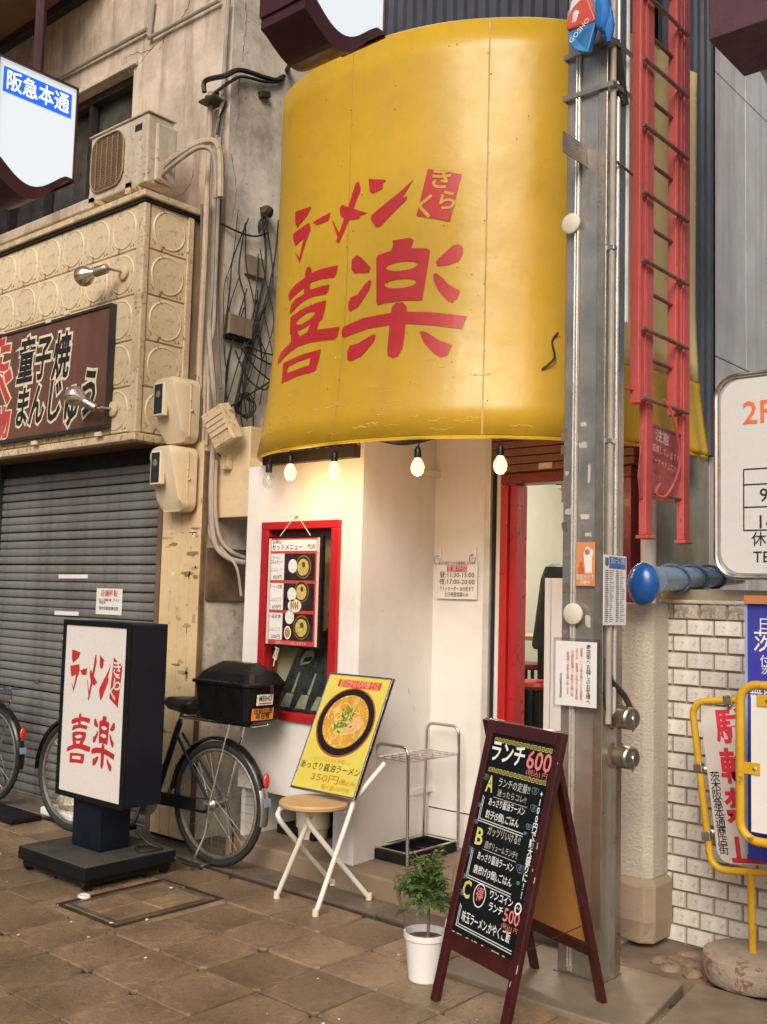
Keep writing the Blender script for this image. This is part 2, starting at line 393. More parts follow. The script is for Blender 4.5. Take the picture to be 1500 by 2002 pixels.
# stone cover plates by the steel column
for k, (P, z) in enumerate((([(-2.40, 3.14), (-1.77, 3.14), (-1.60, 3.16), (-1.68, 3.68), (-2.40, 3.68)], .018), ([(-1.57, 3.16), (-.7, 3.16), (-.7, 3.70), (-1.64, 3.70)], .022))):
    o = MB().slab([(a, b, z) for a, b in P], (0, 0, 1), .06).build('cover_plate', mat('plate_stone', (.25, .185, .13), .55, var=.25, sc=4, bump=.25, grime=((.12, .09, .065), .6)), bevel=.006); tag(o, kind='structure')
o = MB().box(-2.18, -.6, 3.715, 5.0, -.05, .006).build('yard_floor', mat('earth_concrete', (.2, .145, .1), .8, var=.3, sc=7, bump=.6, bsc=30)); tag(o, kind='structure')
mb = MB()
for i in range(14):
    mb.ball((random.uniform(-1.9, -1.5), random.uniform(3.8, 4.06), .004), random.uniform(.03, .08), random.uniform(.03, .06), random.uniform(.01, .03), 8, 5, .15)
o = mb.build('rubble', mat('earth_lumps', (.26, .18, .115), .9, var=.3, bump=.6), smooth=True); tag(o, 'brown broken mortar rubble along the foot of the white brick wall', 'rubble', kind='stuff')
# ------------------------------------------------------------------ left building: shuttered shop
B1 = thing('shuttered_shop', (-6.5, 3.75, 0), 'stained beige building with closed grey roller shutter and cream tiled fascia', 'building')
XR, YW = -4.84, 4.0
wx0, wx1, wz0, wz1 = -8.6, W(262, 140, YW).x, W(30, 452, YW).z, W(262, 132, YW).z
mb = MB()
mb.box(-12, XR, YW, 8, wz1, 7.2); mb.box(-12, XR, YW, 8, 2.2, wz0); mb.box(wx1, XR, YW, 8, wz0, wz1); mb.box(-12, wx0, YW, 8, wz0, wz1)
wl = mb.build('wall', [m_wall, m_side], B1)
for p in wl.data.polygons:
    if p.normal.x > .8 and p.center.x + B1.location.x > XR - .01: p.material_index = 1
m_crack = mat('crack_dark', (.07, .045, .03), .9, bump=0)
def crack(pts, f_, seed, nm='crack'):
    rd = random.Random(seed); P = smoothpath([f_(*p) for p in pts], 7); mb = MB()
    P = [p + V((rd.uniform(-.006, .006) if f_ is not XC else 0, rd.uniform(-.006, .006) if f_ is XC else 0, rd.uniform(-.006, .006))) for p in P]
    n_ = len(P); mb.tube(P, [rd.uniform(.0012, .0035) * (1 - .6 * i / n_) for i in range(n_)], 4); mb.build(nm, m_crack, B1)
def WC(x, y): return W(x, y, YW - .0005)
def XC(x, y): return XP(x, y, XR + .0005)
crack([(372, 0), (365, 20), (345, 50), (322, 72), (300, 92), (268, 130)], WC, 1); crack([(300, 92), (288, 100), (262, 105), (245, 115)], WC, 2); crack([(322, 72), (318, 85), (310, 98)], WC, 3)
crack([(62, 70), (58, 110), (50, 130)], WC, 4); crack([(480, 5), (482, 40), (478, 80), (474, 120)], XC, 5); crack([(470, 150), (466, 180), (468, 215), (460, 260)], XC, 6); crack([(452, 300), (462, 360), (455, 430)], XC, 7); crack([(445, 540), (450, 620), (440, 700), (446, 760)], XC, 8)
crack([(380, 330), (372, 360), (358, 378), (345, 385)], WC, 9)
# crack ledge and joint lines
wn = MB().box(wx0 + .03, wx1 - .003, YW + .14, YW + .16, wz0 + .003, wz1 - .003).build('window', mat('dark_window_glass', (.05, .05, .048), .12, var=.2, spec=.8, grime=((.22, .2, .17), .4)), B1)
mb = MB().box(wx0, wx1 - .002, YW + .06, YW + .12, wz1 - .06, wz1 - .002).box(wx0, wx1 - .002, YW + .06, YW + .12, wz0 + .002, wz0 + .05)
for xx in (wx1 - .04, wx1 - .62, wx1 - 1.2, wx1 - 1.75):
    mb.box(xx - .02, xx + .02, YW + .065, YW + .115, wz0 + .052, wz1 - .062)
mb.build('window_frame', mat('bronze_frame', (.05, .042, .035), .45, .4), wn)
MB().box(wx0, wx1 + .06, YW - .05, YW - .003, wz0 - .09, wz0 - .01).build('window_sill', m_wall, B1, bevel=.01)
MB().box(wx0, wx1 + .05, YW - .03, YW - .004, wz1 + .0, wz1 + .035).build('window_lintel', m_wall, B1, bevel=.006)
# eave ceiling of the arcade at top left
ez = W(60, 58, YW).z
E1 = thing('arcade_ceiling', (-8, 3.4, ez), 'brown arcade ceiling panel above the stained wall', 'ceiling')
MB().box(-14, -6.25, 1.6, YW - .005, ez, ez + .08).build('ceiling_panel', mat('brown_ceiling', (.23, .125, .07), .45, var=.2, sc=3, bump=.1, streak=((.14, .07, .04), .4)), E1)
MB().box(-14, -6.25, YW - .07, YW - .006, ez - .07, ez - .002).build('edge_beam', m_blackframe, E1)
# fascia
FX, FY, FZ0, FZ1 = -4.97, 3.5, 2.30, 3.70
fa = MB().box(-9.4, FX, FY, YW - .002, FZ0 + .012, FZ1 - .01).build('fascia', mat('fascia_grout', (.3, .2, .11), .8, var=.2), B1)
me_t = None
def tile_mesh():
    mb = MB(); s_ = .1355
    mb.add([(-s_, 0, -s_), (s_, 0, -s_), (s_, 0, s_), (-s_, 0, s_), (-s_ + .004, -.012, -s_ + .004), (s_ - .004, -.012, -s_ + .004), (s_ - .004, -.012, s_ - .004), (-s_ + .004, -.012, s_ - .004)],
           [(4, 5, 6, 7), (0, 1, 5, 4), (1, 2, 6, 5), (2, 3, 7, 6), (3, 0, 4, 7)])
    n = 22; r0, r1, r2 = .122, .117, .112
    for rr, hh in ((r0, -.0121), (r1, -.0165), (r2, -.0185)):
        pass
    vs_ = []; fs = []
    for rr, hh in ((r0, -.012), (r1, -.0172), (r2, -.018), (.106, -.015)):
        vs_ += [(rr * math.cos(2 * math.pi * k / n), hh, rr * math.sin(2 * math.pi * k / n)) for k in range(n)]
    for i in range(3): fs += [(i * n + k, i * n + (k + 1) % n, (i + 1) * n + (k + 1) % n, (i + 1) * n + k) for k in range(n)]
    fs.append(tuple(3 * n + k for k in range(n)))
    mb.add(vs_, fs)
    me = bpy.data.meshes.new('fascia_tile'); me.from_pydata(mb.v, [], mb.f); me.materials.append(m_tile); me.materials.append(m_trim)
    bm = bmesh.new(); bm.from_mesh(me); bmesh.ops.recalc_face_normals(bm, faces=bm.faces); bm.to_mesh(me); bm.free(); me.update(); return me
TM = tile_mesh(); PIT = .2755
def tile(c, rz):
    o = bpy.data.objects.new('fascia_tile', TM); COL.objects.link(o); o.parent = fa; o.location = V(c) - OFF[fa.name]; o.rotation_euler = (0, 0, rz)
for r_ in range(5):
    z = FZ0 + .018 + PIT * (r_ + .5)
    for c in range(9): tile((FX - .055 - PIT * (c + .5), FY, z), 0)
    tile((FX, FY + .025 + PIT * .5 + .005, z), math.pi / 2)
MB().box(FX - .052, FX + .022, FY - .022, FY + .022, FZ0 + .012, FZ1 - .012).build('corner_trim', m_trim, B1, bevel=.008)
MB().box(FX + .002, FX + .024, FY + .302, FY + .345, FZ0 + .012, FZ1 - .012).build('end_trim', m_trim, B1, bevel=.004)
MB().box(-9.4, FX + .05, FY - .05, YW - .004, FZ1 + .012, FZ1 + .05).build('fascia_cap', m_trim, B1, bevel=.006)
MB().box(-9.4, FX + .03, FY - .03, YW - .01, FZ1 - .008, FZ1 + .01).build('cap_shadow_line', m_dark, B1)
MB().box(-9.4, FX + .03, FY - .03, FY + .04, FZ0 - .035, FZ0 + .01).build('fascia_foot', m_trim, B1, bevel=.006)
MB().box(FX - .05, FX + .028, FY + .042, FY + .32, FZ0 - .035, FZ0 + .01).build('fascia_foot', m_trim, B1, bevel=.006)
mb = MB()
for k in range(3): mb.box(-9.4, FX - .055, FY + .042 + k * .07, FY + .108 + k * .07, FZ0 - .03, FZ0 + .005)
mb.build('soffit_boards', m_wood, B1)
# roller shutter: every slat
SX1, SY = -4.965, 3.75
sh = thing('roller_shutter', (-6.4, SY, .02), 'closed grey steel roller shutter with tape scraps and a paper notice', 'shutter')
MB().box(-9.2, SX1 - .005, SY + .03, SY + .05, .02, 2.3).build('shutter_curtain', m_dark, sh)
sp = .0565; nsl = int(2.2 / sp)
prof = [(0, .016), (.003, .004), (.007, .0005), (.025, 0), (.044, .0005), (.049, .005), (.0545, .018)]
vs_ = []; fs = []; x0, x1 = -9.2, SX1 - .01
for zz, yy in prof: vs_ += [(x0, yy, zz), (x1, yy, zz)]
for i in range(len(prof) - 1): fs.append((2 * i, 2 * i + 1, 2 * i + 3, 2 * i + 2))
me = bpy.data.meshes.new('shutter_slat'); me.from_pydata(vs_, [], fs); me.materials.append(m_slat); me.update()
me.polygons.foreach_set('use_smooth', [True] * len(me.polygons))
for i in range(nsl):
    o = bpy.data.objects.new('shutter_slat', me); COL.objects.link(o); o.parent = sh; o.location = V((0, SY, .028 + sp * i)) - OFF[sh.name]
    o.rotation_euler = (0, random.uniform(-.0006, .0006), 0)
MB().box(-9.2, SX1 - .012, SY - .02, SY + .02, .0, .027).build('bottom_rail', m_slat, sh, bevel=.004)
MB().box(SX1 - .012, SX1 + .03, SY - .06, SY + .045, .022, 2.26).build('guide_rail', mat('guide_brown', (.2, .13, .09), .5, .3), sh)
mb = MB().box(-6.96, -6.90, SY - .03, SY - .002, .03, 2.26); mb.build('guide_rail', m_blackframe, sh)
mb = MB(); c = W(270 * .26667, 860 + 3, SY); 
c = W(72, 1332, SY - .004); mb.obox(c, (1, 0, 0), (0, 1, 0), (0, 0, 1), .055, .004, .026); mb.build('pull_plate', m_silver, sh)
mb = MB(); c = W(124, 1250, SY - .004); mb.lathe(c, [(.016, 0), (.016, .012), (.009, .016)], 14, (0, -1, 0)); mb.build('lock', m_silver, sh)
# tape scraps
for (a, b, c_, d) in ((115, 1127, 172, 1127), (107, 1198, 154, 1200)):
    p, q = W(a, b, SY - .004), W(c_, d, SY - .004)
    o = MB().bar(p, q, .002, .026, (0, 0, 1)).build('tape_strip', m_paper); tag(o, 'strip of white tape stuck across the %s of the grey shutter' % ('upper slats' if b < 1150 else 'middle slats below another strip'), 'tape')
# shutter notice
def sheetW(pxl, pyt, pxr, pyb, Y):
    a = W(pxl, pyt, Y); b = W(pxr, pyb, Y); return a.x, b.x, b.z, a.z
x0, x1, z0, z1 = sheetW(189, 1150, 237, 1203, SY - .006)
nz = thing('paper_notice', (x0, SY, z0), 'small white printed notice taped on the grey roller shutter', 'notice')
S = Sheet(((x0 + x1) / 2, SY - .004, (z0 + z1) / 2), (1, 0, 0), (0, 0, 1)); hw, hh = (x1 - x0) / 2, (z1 - z0) / 2
mb = MB(); S.board(mb, -hw, hw, -hh, hh, .0015); mb.build('paper', m_paper, nz)
mb = MB(); S.text(mb, '店舗移転', 0, hh * .6, .045, .01, wide=hw * 1.3); mb.build('red_lettering', m_redink, nz)
mb = MB(); S.text(mb, '長らくのご愛顧誠に有難うございました', 0, hh * .1, .02, 0, wide=hw * 1.6); S.text(mb, '移転先', -hw * .5, -hh * .1, .02, 0, wide=hw * .5); S.text(mb, '茨木市駅前商店街', 0, -hh * .55, .024, .01, wide=hw * 1.5); mb.build('black_lettering', m_ink, nz)
# lower pillar
PX0, PX1 = -4.925, -4.57
mb = MB().box(PX0, PX1, 3.7, 4.6, .0, 2.26); pl = mb.build('pillar', [m_cream, m_side], B1)
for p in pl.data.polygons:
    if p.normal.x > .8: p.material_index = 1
pw = (PX1 - PX0) / 4
m_peel = mat('peeling_cream', (.66, .49, .28), .6, var=.08, sc=5, bump=.2, speck=(.27, .17, .085), specsc=16, spect=.6, grime=((.42, .29, .16), .35), grimesc=4)
for k in range(4):
    MB().box(PX0 + pw * k + .0015, PX0 + pw * (k + 1) - .0015, 3.686, 3.699, .02, 2.25).build('plank', m_peel, B1, bevel=.002)
rd = random.Random(17); m_pp = [mat('peel_brown', (.25, .155, .075), .8, var=.35, sc=25), mat('peel_ochre', (.40, .28, .15), .8, var=.3, sc=25), mat('peel_pale', (.72, .6, .44), .7, var=.15, sc=25)]
for k in range(34):
    cx_, cz_ = rd.uniform(PX0 + .03, PX1 - .03), rd.choice((1.78, 1.7, 1.62, 1.5, 1.2, .98, .8, .55)) + rd.uniform(-.05, .05); w1 = rd.uniform(.01, .07); h1 = rd.uniform(.004, .022); P = []
    if rd.random() < .35: w1, h1 = h1, w1 * .8; cx_ = rd.uniform(PX1 - .09, PX1 - .03)
    for q in range(10): a = 2 * math.pi * q / 10; r_ = rd.uniform(.5, 1.1); P.append((max(PX0 + .003, min(PX1 - .003, cx_ + w1 * r_ * math.cos(a))), 3.6852, cz_ + h1 * r_ * math.sin(a)))
    MB().slab(P, (0, -1, 0), .0006).build('peeling_patch', m_pp[rd.choice((0, 0, 1, 1, 2))], B1)
MB().box(PX1 + .001, PX1 + .012, 3.69, 3.72, .02, 2.2).build('rust_edge', m_rust, B1)
mb = MB(); a = XP(402, 1060, PX1); b = XP(470, 1175, PX1)
mb.box(PX1 + .002, PX1 + .018, 3.735, 4.1, b.z, a.z - .03); mb.build('rusted_panel', m_rust, B1)
mb = MB().box(PX1 - .2, PX1 + .1, 3.93, 4.2, .0, .75); 
# ------------------------------------------------------------------ brown sign board with lettering
BX1, BZ0, BZ1, BY = W(212, 700, FY - .05).x, 2.375, W(216, 600, FY - .05).z, FY - .05
sg = thing('brown_signboard', (-6.6, BY, BZ0), 'brown signboard with black and white outlined Japanese lettering on the tiled fascia', 'sign')
MB().box(-8.6, BX1, BY, BY + .026, BZ0, BZ1).build('board', m_brown, sg)
mb = MB().box(-8.6, BX1 + .015, BY - .008, BY + .03, BZ1 + .001, BZ1 + .02).box(-8.6, BX1 + .015, BY - .008, BY + .03, BZ0 - .02, BZ0 - .001).box(BX1 + .001, BX1 + .016, BY - .008, BY + .03, BZ0, BZ1)
mb.build('board_frame', m_blackframe, sg)
S = Sheet((0, BY, 0), (1, 0, 0), (0, 0, 1))
lo, li, lr = MB(), MB(), MB()
def outl(ch, px, py, size, tgt, bo=.085, sx=1.0, b2=.026, skew=.12):
    c = W(px, py, BY); S.text(lo, ch, c.x, c.z, size, 0, .002, sx=sx, skew=skew, bev=bo); S.text(tgt, ch, c.x, c.z, size, 0, .0045, sx=sx, skew=skew, bev=b2)
for ch, px, py, sz in (('童', 52, 712, .32), ('子', 85, 705, .30), ('焼', 121, 702, .31)): outl(ch, px, py, sz, li, sx=.64)
for ch, px, py, sz in (('ま', 44, 802, .28), ('ん', 73, 797, .29), ('じ', 106, 788, .30), ('ゅ', 140, 792, .32), ('う', 174, 775, .32)): outl(ch, px, py, sz, li, sx=.66)
for ch, px, py, sz in (('た', 2, 697, .3), ('べ', 2, 765, .3), ('物', 4, 832, .22)): outl(ch, px, py, sz, lr, sx=.95, b2=.04)
lo.build('letter_outline', m_cream_let, sg); li.build('black_lettering', m_ink, sg); lr.build('red_lettering', mat('faded_red', (.5, .06, .05), .5, bump=0), sg)
mb = MB()
for px, py in ((97, 628), (133, 612), (68, 866), (193, 849)):
    c = W(px, py, BY - .002); mb.box(c.x - .03, c.x + .03, BY - .012, BY - .0005, c.z - .012, c.z + .012)
mb.build('clips', m_cream_let, sg)
# ------------------------------------------------------------------ spot lamps on the fascia
def spot(bpx, bpy_, dirv, label):
    c = W(bpx, bpy_, FY - .02); T = thing('spot_lamp', (c.x, FY - .02, c.z), label, 'lamp', 'spot lamps over the brown signboard')
    MB().lathe(c, [(.045, 0), (.045, .012), (.03, .02)], 18, (0, -1, 0)).build('mounting_plate', m_cream, T, smooth=True)
    d = V(dirv).normalized(); k = c + V((-.04, -.11, .0)) - d * .02
    MB().tube([c + V((0, -.02, 0)), c + V((-.01, -.07, 0)), k], .008).build('arm', m_silver, T)
    s0 = k; MB().lathe(s0, [(.026, 0), (.03, .01), (.03, .085), (.024, .09)], 16, d).build('socket', m_silver, T, smooth=True)
    b0 = s0 + d * .088
    MB().lathe(b0, [(.02, 0), (.026, .012), (.056, .05), (.063, .08), (.053, .11), (.026, .132), (.002, .138)], 18, d).build('reflector_bulb', mat('bulb_mirror', (.7, .62, .5), .16, .85, var=.1, bump=0), T, smooth=True)
spot(243, 533, (-.75, -.3, -.18), 'small clip spot lamp with bare bulb above the brown signboard')
spot(222, 800, (-.7, -.35, .42), 'small clip spot lamp pointing upward over the brown signboard lettering')
# ------------------------------------------------------------------ air conditioner outdoor unit
AY = 3.56
a = W(179, 269, AY); b = W(291, 223, AY); bz = FZ1 + .115
ax0, ax1, az1 = a.x, b.x, (a.z + b.z) / 2; ay1 = XP(341, 245, ax1).y
bz = max(bz, W(281, 356, AY).z)
T = thing('air_conditioner', ((ax0 + ax1) / 2, AY + .14, bz), 'weathered cream air conditioner outdoor unit with brown fan grille above the fascia', 'air conditioner')
m_ac = mat('ac_cream', (.66, .58, .47), .5, var=.1, sc=4, bump=.1, speck=(.2, .12, .07), specsc=30, spect=.58, grime=((.33, .23, .14), .55), streak=((.3, .2, .12), .35))
MB().box(ax0, ax1, AY, ay1, bz, az1).build('casing', m_ac, T, bevel=.012)
gw = (ax1 - ax0); gx0, gx1, gz0, gz1 = ax0 + .03, ax0 + gw * .62, bz + .05, az1 - .03
S = Sheet(((gx0 + gx1) / 2, AY - .003, (gz0 + gz1) / 2), (1, 0, 0), (0, 0, 1))
P = roundrect(gx1 - gx0, gz1 - gz0, .1, 6)
mb = MB(); S.poly(mb, P, .0); gp = mb.build('fan_grille', mat('fan_brown', (.2, .125, .075), .6, var=.2, grime=((.09, .055, .035), .5)), T)
mb = MB(); mb.tube([S.p(x, y, .008) for x, y in P], .006, 6, True)
for k in range(1, 22):
    zz = gz0 + (gz1 - gz0) * k / 22 - (gz0 + gz1) / 2; xl = (gx1 - gx0) / 2 - .012
    e = max(0, abs(zz) - ((gz1 - gz0) / 2 - .1)); xl -= .1 - math.sqrt(max(0, .01 - e * e))
    mb.tube([S.p(-xl, zz, .008), S.p(xl, zz, .008)], .0022, 5)
for k in range(1, 6):
    xx = (gx1 - gx0) * (k / 6 - .5); mb.tube([S.p(xx, -(gz1 - gz0) / 2 + .02, .011), S.p(xx, (gz1 - gz0) / 2 - .02, .011)], .0025, 5)
mb.build('grille_wires', mat('wire_brown', (.34, .24, .16), .5, .2), gp)
MB().box(ax1 + .001, ax1 + .03, AY + .05, AY + .2, bz + .02, az1 - .05).build('valve_cover', m_ac, T, bevel=.012)
MB().box(ax1 - .13, ax1 - .06, AY - .003, AY, az1 - .09, az1 - .05).build('name_plate', m_blackframe, T)
MB().box(ax0 - .01, ax1 + .012, AY - .01, ay1 + .01, az1 + .001, az1 + .012).build('top_plate', m_ac, T, bevel=.004)
for xx in (ax0 + .12, ax1 - .1):
    mb = MB().box(xx - .02, xx + .02, AY - .06, YW - .01, bz - .035, bz - .005).box(xx - .02, xx + .02, AY - .06, AY - .045, bz - .07, bz + .015)
    mb.build('bracket', m_trim, T)
MB().tube(smoothpath([(ax1 + .02, AY + .12, bz + .12), (ax1 + .12, AY + .12, bz + .16), (ax1 + .28, AY + .2, bz + .24), (ax1 + .36, AY + .26, bz + .2), (ax1 + .37, AY + .28, bz - .1)]), .022, 8).build('insulated_pipe', m_pipe2, T, smooth=True)
MB().tube(smoothpath([(ax1 + .02, AY + .1, bz + .06), (ax1 + .12, AY + .1, bz + .1), (ax1 + .27, AY + .18, bz + .2), (ax1 + .34, AY + .24, bz + .15), (ax1 + .335, AY + .27, bz - .1)]), .014, 8).build('drain_pipe', m_pipe, T, smooth=True)
# ------------------------------------------------------------------ electricity meters
m_meter = mat('meter_cream', (.64, .52, .36), .42, var=.06, sc=5, bump=.04, speck=(.36, .25, .14), specsc=34, spect=.7)
def meter(cx, zt, label):
    h_, w_, y0, y1 = .37, .215, 3.48, 3.66
    T = thing('electric_meter', (cx, (y0 + y1) / 2, zt - h_), label, 'meter box', 'electric meters beside the shutter')
    rings = []; N = 6
    prof = [(-.02, .0, .05), (0, 0, 0), (0, 0, 0)]
    mb = MB(); xa, xb = cx - w_ / 2, cx + w_ / 2; zb = zt - h_
    # body: front face tapers toward the bottom, as a loft of outlines seen from the front
    P = roundrect(w_, h_, .055, 5); n = len(P)
    def ring(sc, y, cut): 
        out = []
        for a, b in P:
            yy = y
            if b < -h_ * .12: yy = y + cut * ((-h_ * .12 - b) / (h_ * .38))
            out.append((cx + a * sc, yy, zt - h_ / 2 + b * sc))
        return out
    R_ = [ring(1, y1, 0), ring(1, y0 + .1, .0), ring(.99, y0 + .025, .085), ring(.93, y0 + .004, .1), ring(.86, y0, .1)]
    vs_ = sum(R_, []); fs = []
    for i in range(4): fs += [(i * n + k, i * n + (k + 1) % n, (i + 1) * n + (k + 1) % n, (i + 1) * n + k) for k in range(n)]
    fs.append(tuple(4 * n + k for k in range(n)))
    mb.add(vs_, fs); bd = mb.build('meter_case', m_meter, T, smooth=True)
    MB().box(cx - .082, cx + .012, y0 - .004, y0 + .03, zt - .222, zt - .032).build('window_frame', m_cream_let, bd, bevel=.004)
    MB().box(cx - .072, cx + .002, y0 - .006, y0, zt - .212, zt - .042).build('window', mat('meter_glass', (.025, .022, .02), .08, var=.1, bump=0, spec=.7), bd)
    mb = MB().lathe((xb - .004, y0 + .125, zt - .19), [(.009, 0), (.009, .012), (.005, .016)], 10, (1, 0, 0)); mb.build('screw', m_silver, bd)
    MB().lathe((cx - .035, y0 - .0062, zt - .1), [(.02, 0), (.02, .0012)], 18, (0, -1, 0)).build('dial', mat('dial_grey', (.2, .19, .17), .4), bd)
    MB().box(xb - .001, xb + .004, y0 + .112, y0 + .118, zb + .03, zt - .03).build('case_seam', m_trim, bd)
    return T
meter(-4.70, W(345, 733, 3.5).z, 'rounded cream electric meter box, the upper one beside the tiled fascia')
meter(-4.70, W(340, 868, 3.5).z, 'rounded cream electric meter box, the lower one above the cream plank pillar')
# cream pull box and slatted terminal box
a, b = W(422, 842, 3.78), W(484, 1010, 3.78)
o = MB().box(a.x, b.x, 3.78, 3.9, b.z, a.z).build('pull_box', m_cream, bevel=.006); tag(o, 'flat cream metal pull box on the wall beside the yellow sign', 'box')
c = W(425, 835, 3.62); T = thing('terminal_box', (c.x, 3.66, c.z - .1), 'tilted cream slatted terminal box hanging among cables', 'box')
rt = M.Translation(c) @ M.Rotation(R(-20), 4, 'Y') @ M.Rotation(R(16), 4, 'X')
mb = MB().box(-.085, .085, 0, .08, -.105, .105).xf(rt); mb.build('box_body', m_trim, T, bevel=.006)
for k in range(4): MB().box(-.07, .07, -.007, -.0005, -.035 + k * .03, -.012 + k * .03).xf(rt).build('slat', m_cream, T)
MB().box(-.075, .075, -.004, -.0005, -.095, -.045).xf(rt).build('label_plate', m_trim, T)
# small brown junction box with three lids
c = XP(467, 640, XR + .03); T = thing('junction_box', (c.x, c.y, c.z - .07), 'brown three-part junction box with cables dangling below', 'box')
for k in range(3): MB().box(XR + .002, XR + .06 - k * .004, c.y - .1 + k * .066, c.y - .037 + k * .066, c.z - .06, c.z + .065).build('lid', mat('brown_box', (.23, .165, .115), .6, var=.15), T, bevel=.004)
MB().box(XR + .002, XR + .05, c.y - .1, c.y + .1, c.z - .085, c.z - .062).build('terminal_strip', m_black, T)
c = XP(500, 523, XR + .012); o = MB().box(XR + .002, XR + .03, c.y - .09, c.y + .07, c.z - .065, c.z + .065).build('conduit_cover', mat('brown_cover', (.26, .2, .15), .7), bevel=.006); tag(o, 'square brown conduit cover on the stained side wall', 'cover')
# ------------------------------------------------------------------ conduits: vertical runs between the fascia and the corner
def run(name, pts, r, m, label, cat, group=None, n=8, sm=6):
    P = smoothpath([W(x, y, Y) for x, y, Y in pts], sm)
    o = MB().tube(P, r, n).build(name, m, smooth=True); return tag(o, label, cat, group)
run('conduit', [(405, 385, 3.82), (402, 470, 3.82), (398, 560, 3.82), (391, 700, 3.82), (389, 820, 3.78)], .019, m_pipe2, 'thick beige conduit strapped beside the tiled fascia', 'conduit', 'wall conduits')
run('conduit', [(422, 275, 3.9), (419, 400, 3.9), (414, 560, 3.9), (409, 640, 3.88), (418, 760, 3.82), (422, 835, 3.8)], .016, m_pipe, 'grey conduit bending beside the corner of the wall', 'conduit', 'wall conduits')
run('conduit', [(430, 270, 3.92), (427, 400, 3.92), (421, 560, 3.92), (418, 640, 3.9), (408, 700, 3.86), (404, 820, 3.82)], .012, m_pipe, 'thin grey conduit crossing behind thicker pipes', 'conduit', 'wall conduits')
run('conduit', [(412, 180, 3.94), (409, 300, 3.94), (404, 390, 3.86)], .016, m_pipe2, 'beige conduit dropping from the cable rack', 'conduit', 'wall conduits')
run('conduit', [(447, 0, 3.96), (441, 100, 3.96), (436, 190, 3.96), (424, 280, 3.95)], .014, m_pipe, 'grey conduit running up the corner to the cable rack', 'conduit', 'wall conduits')
for k, (x0, x1) in enumerate(((387, 381), (393, 389), (401, 397), (408, 404))):
    run('conduit', [(x0, 735, 3.7), (x0 - 1, 800, 3.7), (x1, 870, 3.7)], .009, m_pipe2, 'thin cream pipe in a row beside the upper meter box', 'conduit', 'thin pipes by the meters')
for k, x0 in enumerate((390, 397, 404)):
    run('conduit', [(x0, 880, 3.71), (x0 - 3, 940, 3.71), (x0 - 6, 1005, 3.71)], .009, m_pipe2, 'thin cream pipe in a row beside the lower meter box', 'conduit', 'thin pipes by the meters')
run('conduit', [(417, 870, 3.72), (413, 980, 3.72), (420, 1060, 3.74), (445, 1090, 3.78), (478, 1100, 3.86)], .016, m_pipe, 'grey conduit bending right into the white wall', 'conduit', 'lower conduits')
run('conduit', [(423, 900, 3.74), (421, 990, 3.74), (430, 1050, 3.76), (452, 1078, 3.8), (478, 1090, 3.88)], .011, m_pipe, 'thinner grey conduit bending right above the other bent conduit', 'conduit', 'lower conduits')
run('conduit', [(405, 1005, 3.74), (412, 1050, 3.74), (440, 1080, 3.78), (463, 1110, 3.8), (472, 1165, 3.82)], .008, m_pipe, 'thin grey pipe dropping past the rusted panel', 'conduit', 'lower conduits')
m_pipe3 = mat('dark_pipe', (.16, .12, .09), .6, var=.2)
run('conduit', [(395, 400, 3.86), (393, 520, 3.86), (388, 640, 3.86), (383, 735, 3.8)], .008, m_pipe3, 'thin dark pipe tucked beside the thick beige conduit', 'conduit', 'wall conduits')
run('conduit', [(434, 300, 3.95), (431, 420, 3.95), (425, 600, 3.94), (432, 760, 3.86)], .007, m_pipe3, 'thin dark pipe running along the wall corner', 'conduit', 'wall conduits')
run('conduit', [(411, 400, 3.88), (408, 560, 3.88), (402, 690, 3.87), (399, 780, 3.82)], .011, m_pipe2, 'beige pipe between the thick beige conduit and the grey conduit', 'conduit', 'wall conduits')
# long thin pipes crossing the upper wall
def wallpipe(a, b, r, m, label):
    P, Q = W(*a, YW - .03), W(*b, YW - .03)
    tag(MB().tube([P, Q], r, 8).build('wall_pipe', m, smooth=True), label, 'pipe')
wallpipe((290, 415 * .3733 * 0 + 75), (430, 0), .013, m_pipe, 'brown pipe running along the upper wall toward the corner')
wallpipe((108, 155), (287, 57), .015, m_pipe, 'brown pipe running along the upper wall above the window')
wallpipe((300, 0), (292, 72), .016, m_pipe, 'short dark vertical pipe dropping down the upper wall')
# cable rack and loose cables
c = W(410, 188, 3.9); T = thing('cable_rack', (c.x, 3.92, c.z), 'small iron cable bracket with two insulators at the wall corner', 'bracket')
MB().box(c.x - .07, c.x + .07, 3.87, 3.985, c.z - .035, c.z - .02).build('shelf', m_iron, T)
for s_ in (-.04, .04): MB().lathe((c.x + s_, 3.92, c.z - .02), [(.018, 0), (.022, .012), (.014, .022), (.022, .034), (.012, .046)], 12).build('insulator', m_rust, T, smooth=True)
def cpt(x, y, Y):
    if x > 437 and y > 100: return XP(x, y, XR + .025 + max(0, 4.0 - Y) * .35)
    return W(x, y, Y)
def cable(pts, r, label, group='loose black cables', m=None):
    P = smoothpath([cpt(x, y, Y) for x, y, Y in pts], 7); tag(MB().tube(P, r, 6).build('cable', m or m_cable, smooth=True), label, 'cable', group)
cable([(400, 180, 3.9), (402, 158, 3.9), (440, 148, 3.92), (470, 137, 3.94), (520, 152, 3.98), (545, 155, 4.0), (562, 135, 4.0), (580, 90, 3.9), (590, 40, 3.85)], .016, 'thick black cable sagging from the cable rack toward the hanging sign')
cable([(420, 182, 3.9), (450, 160, 3.93), (475, 150, 3.95), (520, 160, 3.98), (548, 157, 4.0), (566, 130, 4.0), (582, 80, 3.9), (592, 20, 3.85)], .010, 'black cable running just under the thick sagging cable')
cable([(418, 190, 3.92), (440, 200, 3.94), (430, 230, 3.94), (425, 262, 3.92)], .008, 'short black cable looping down from the rack')
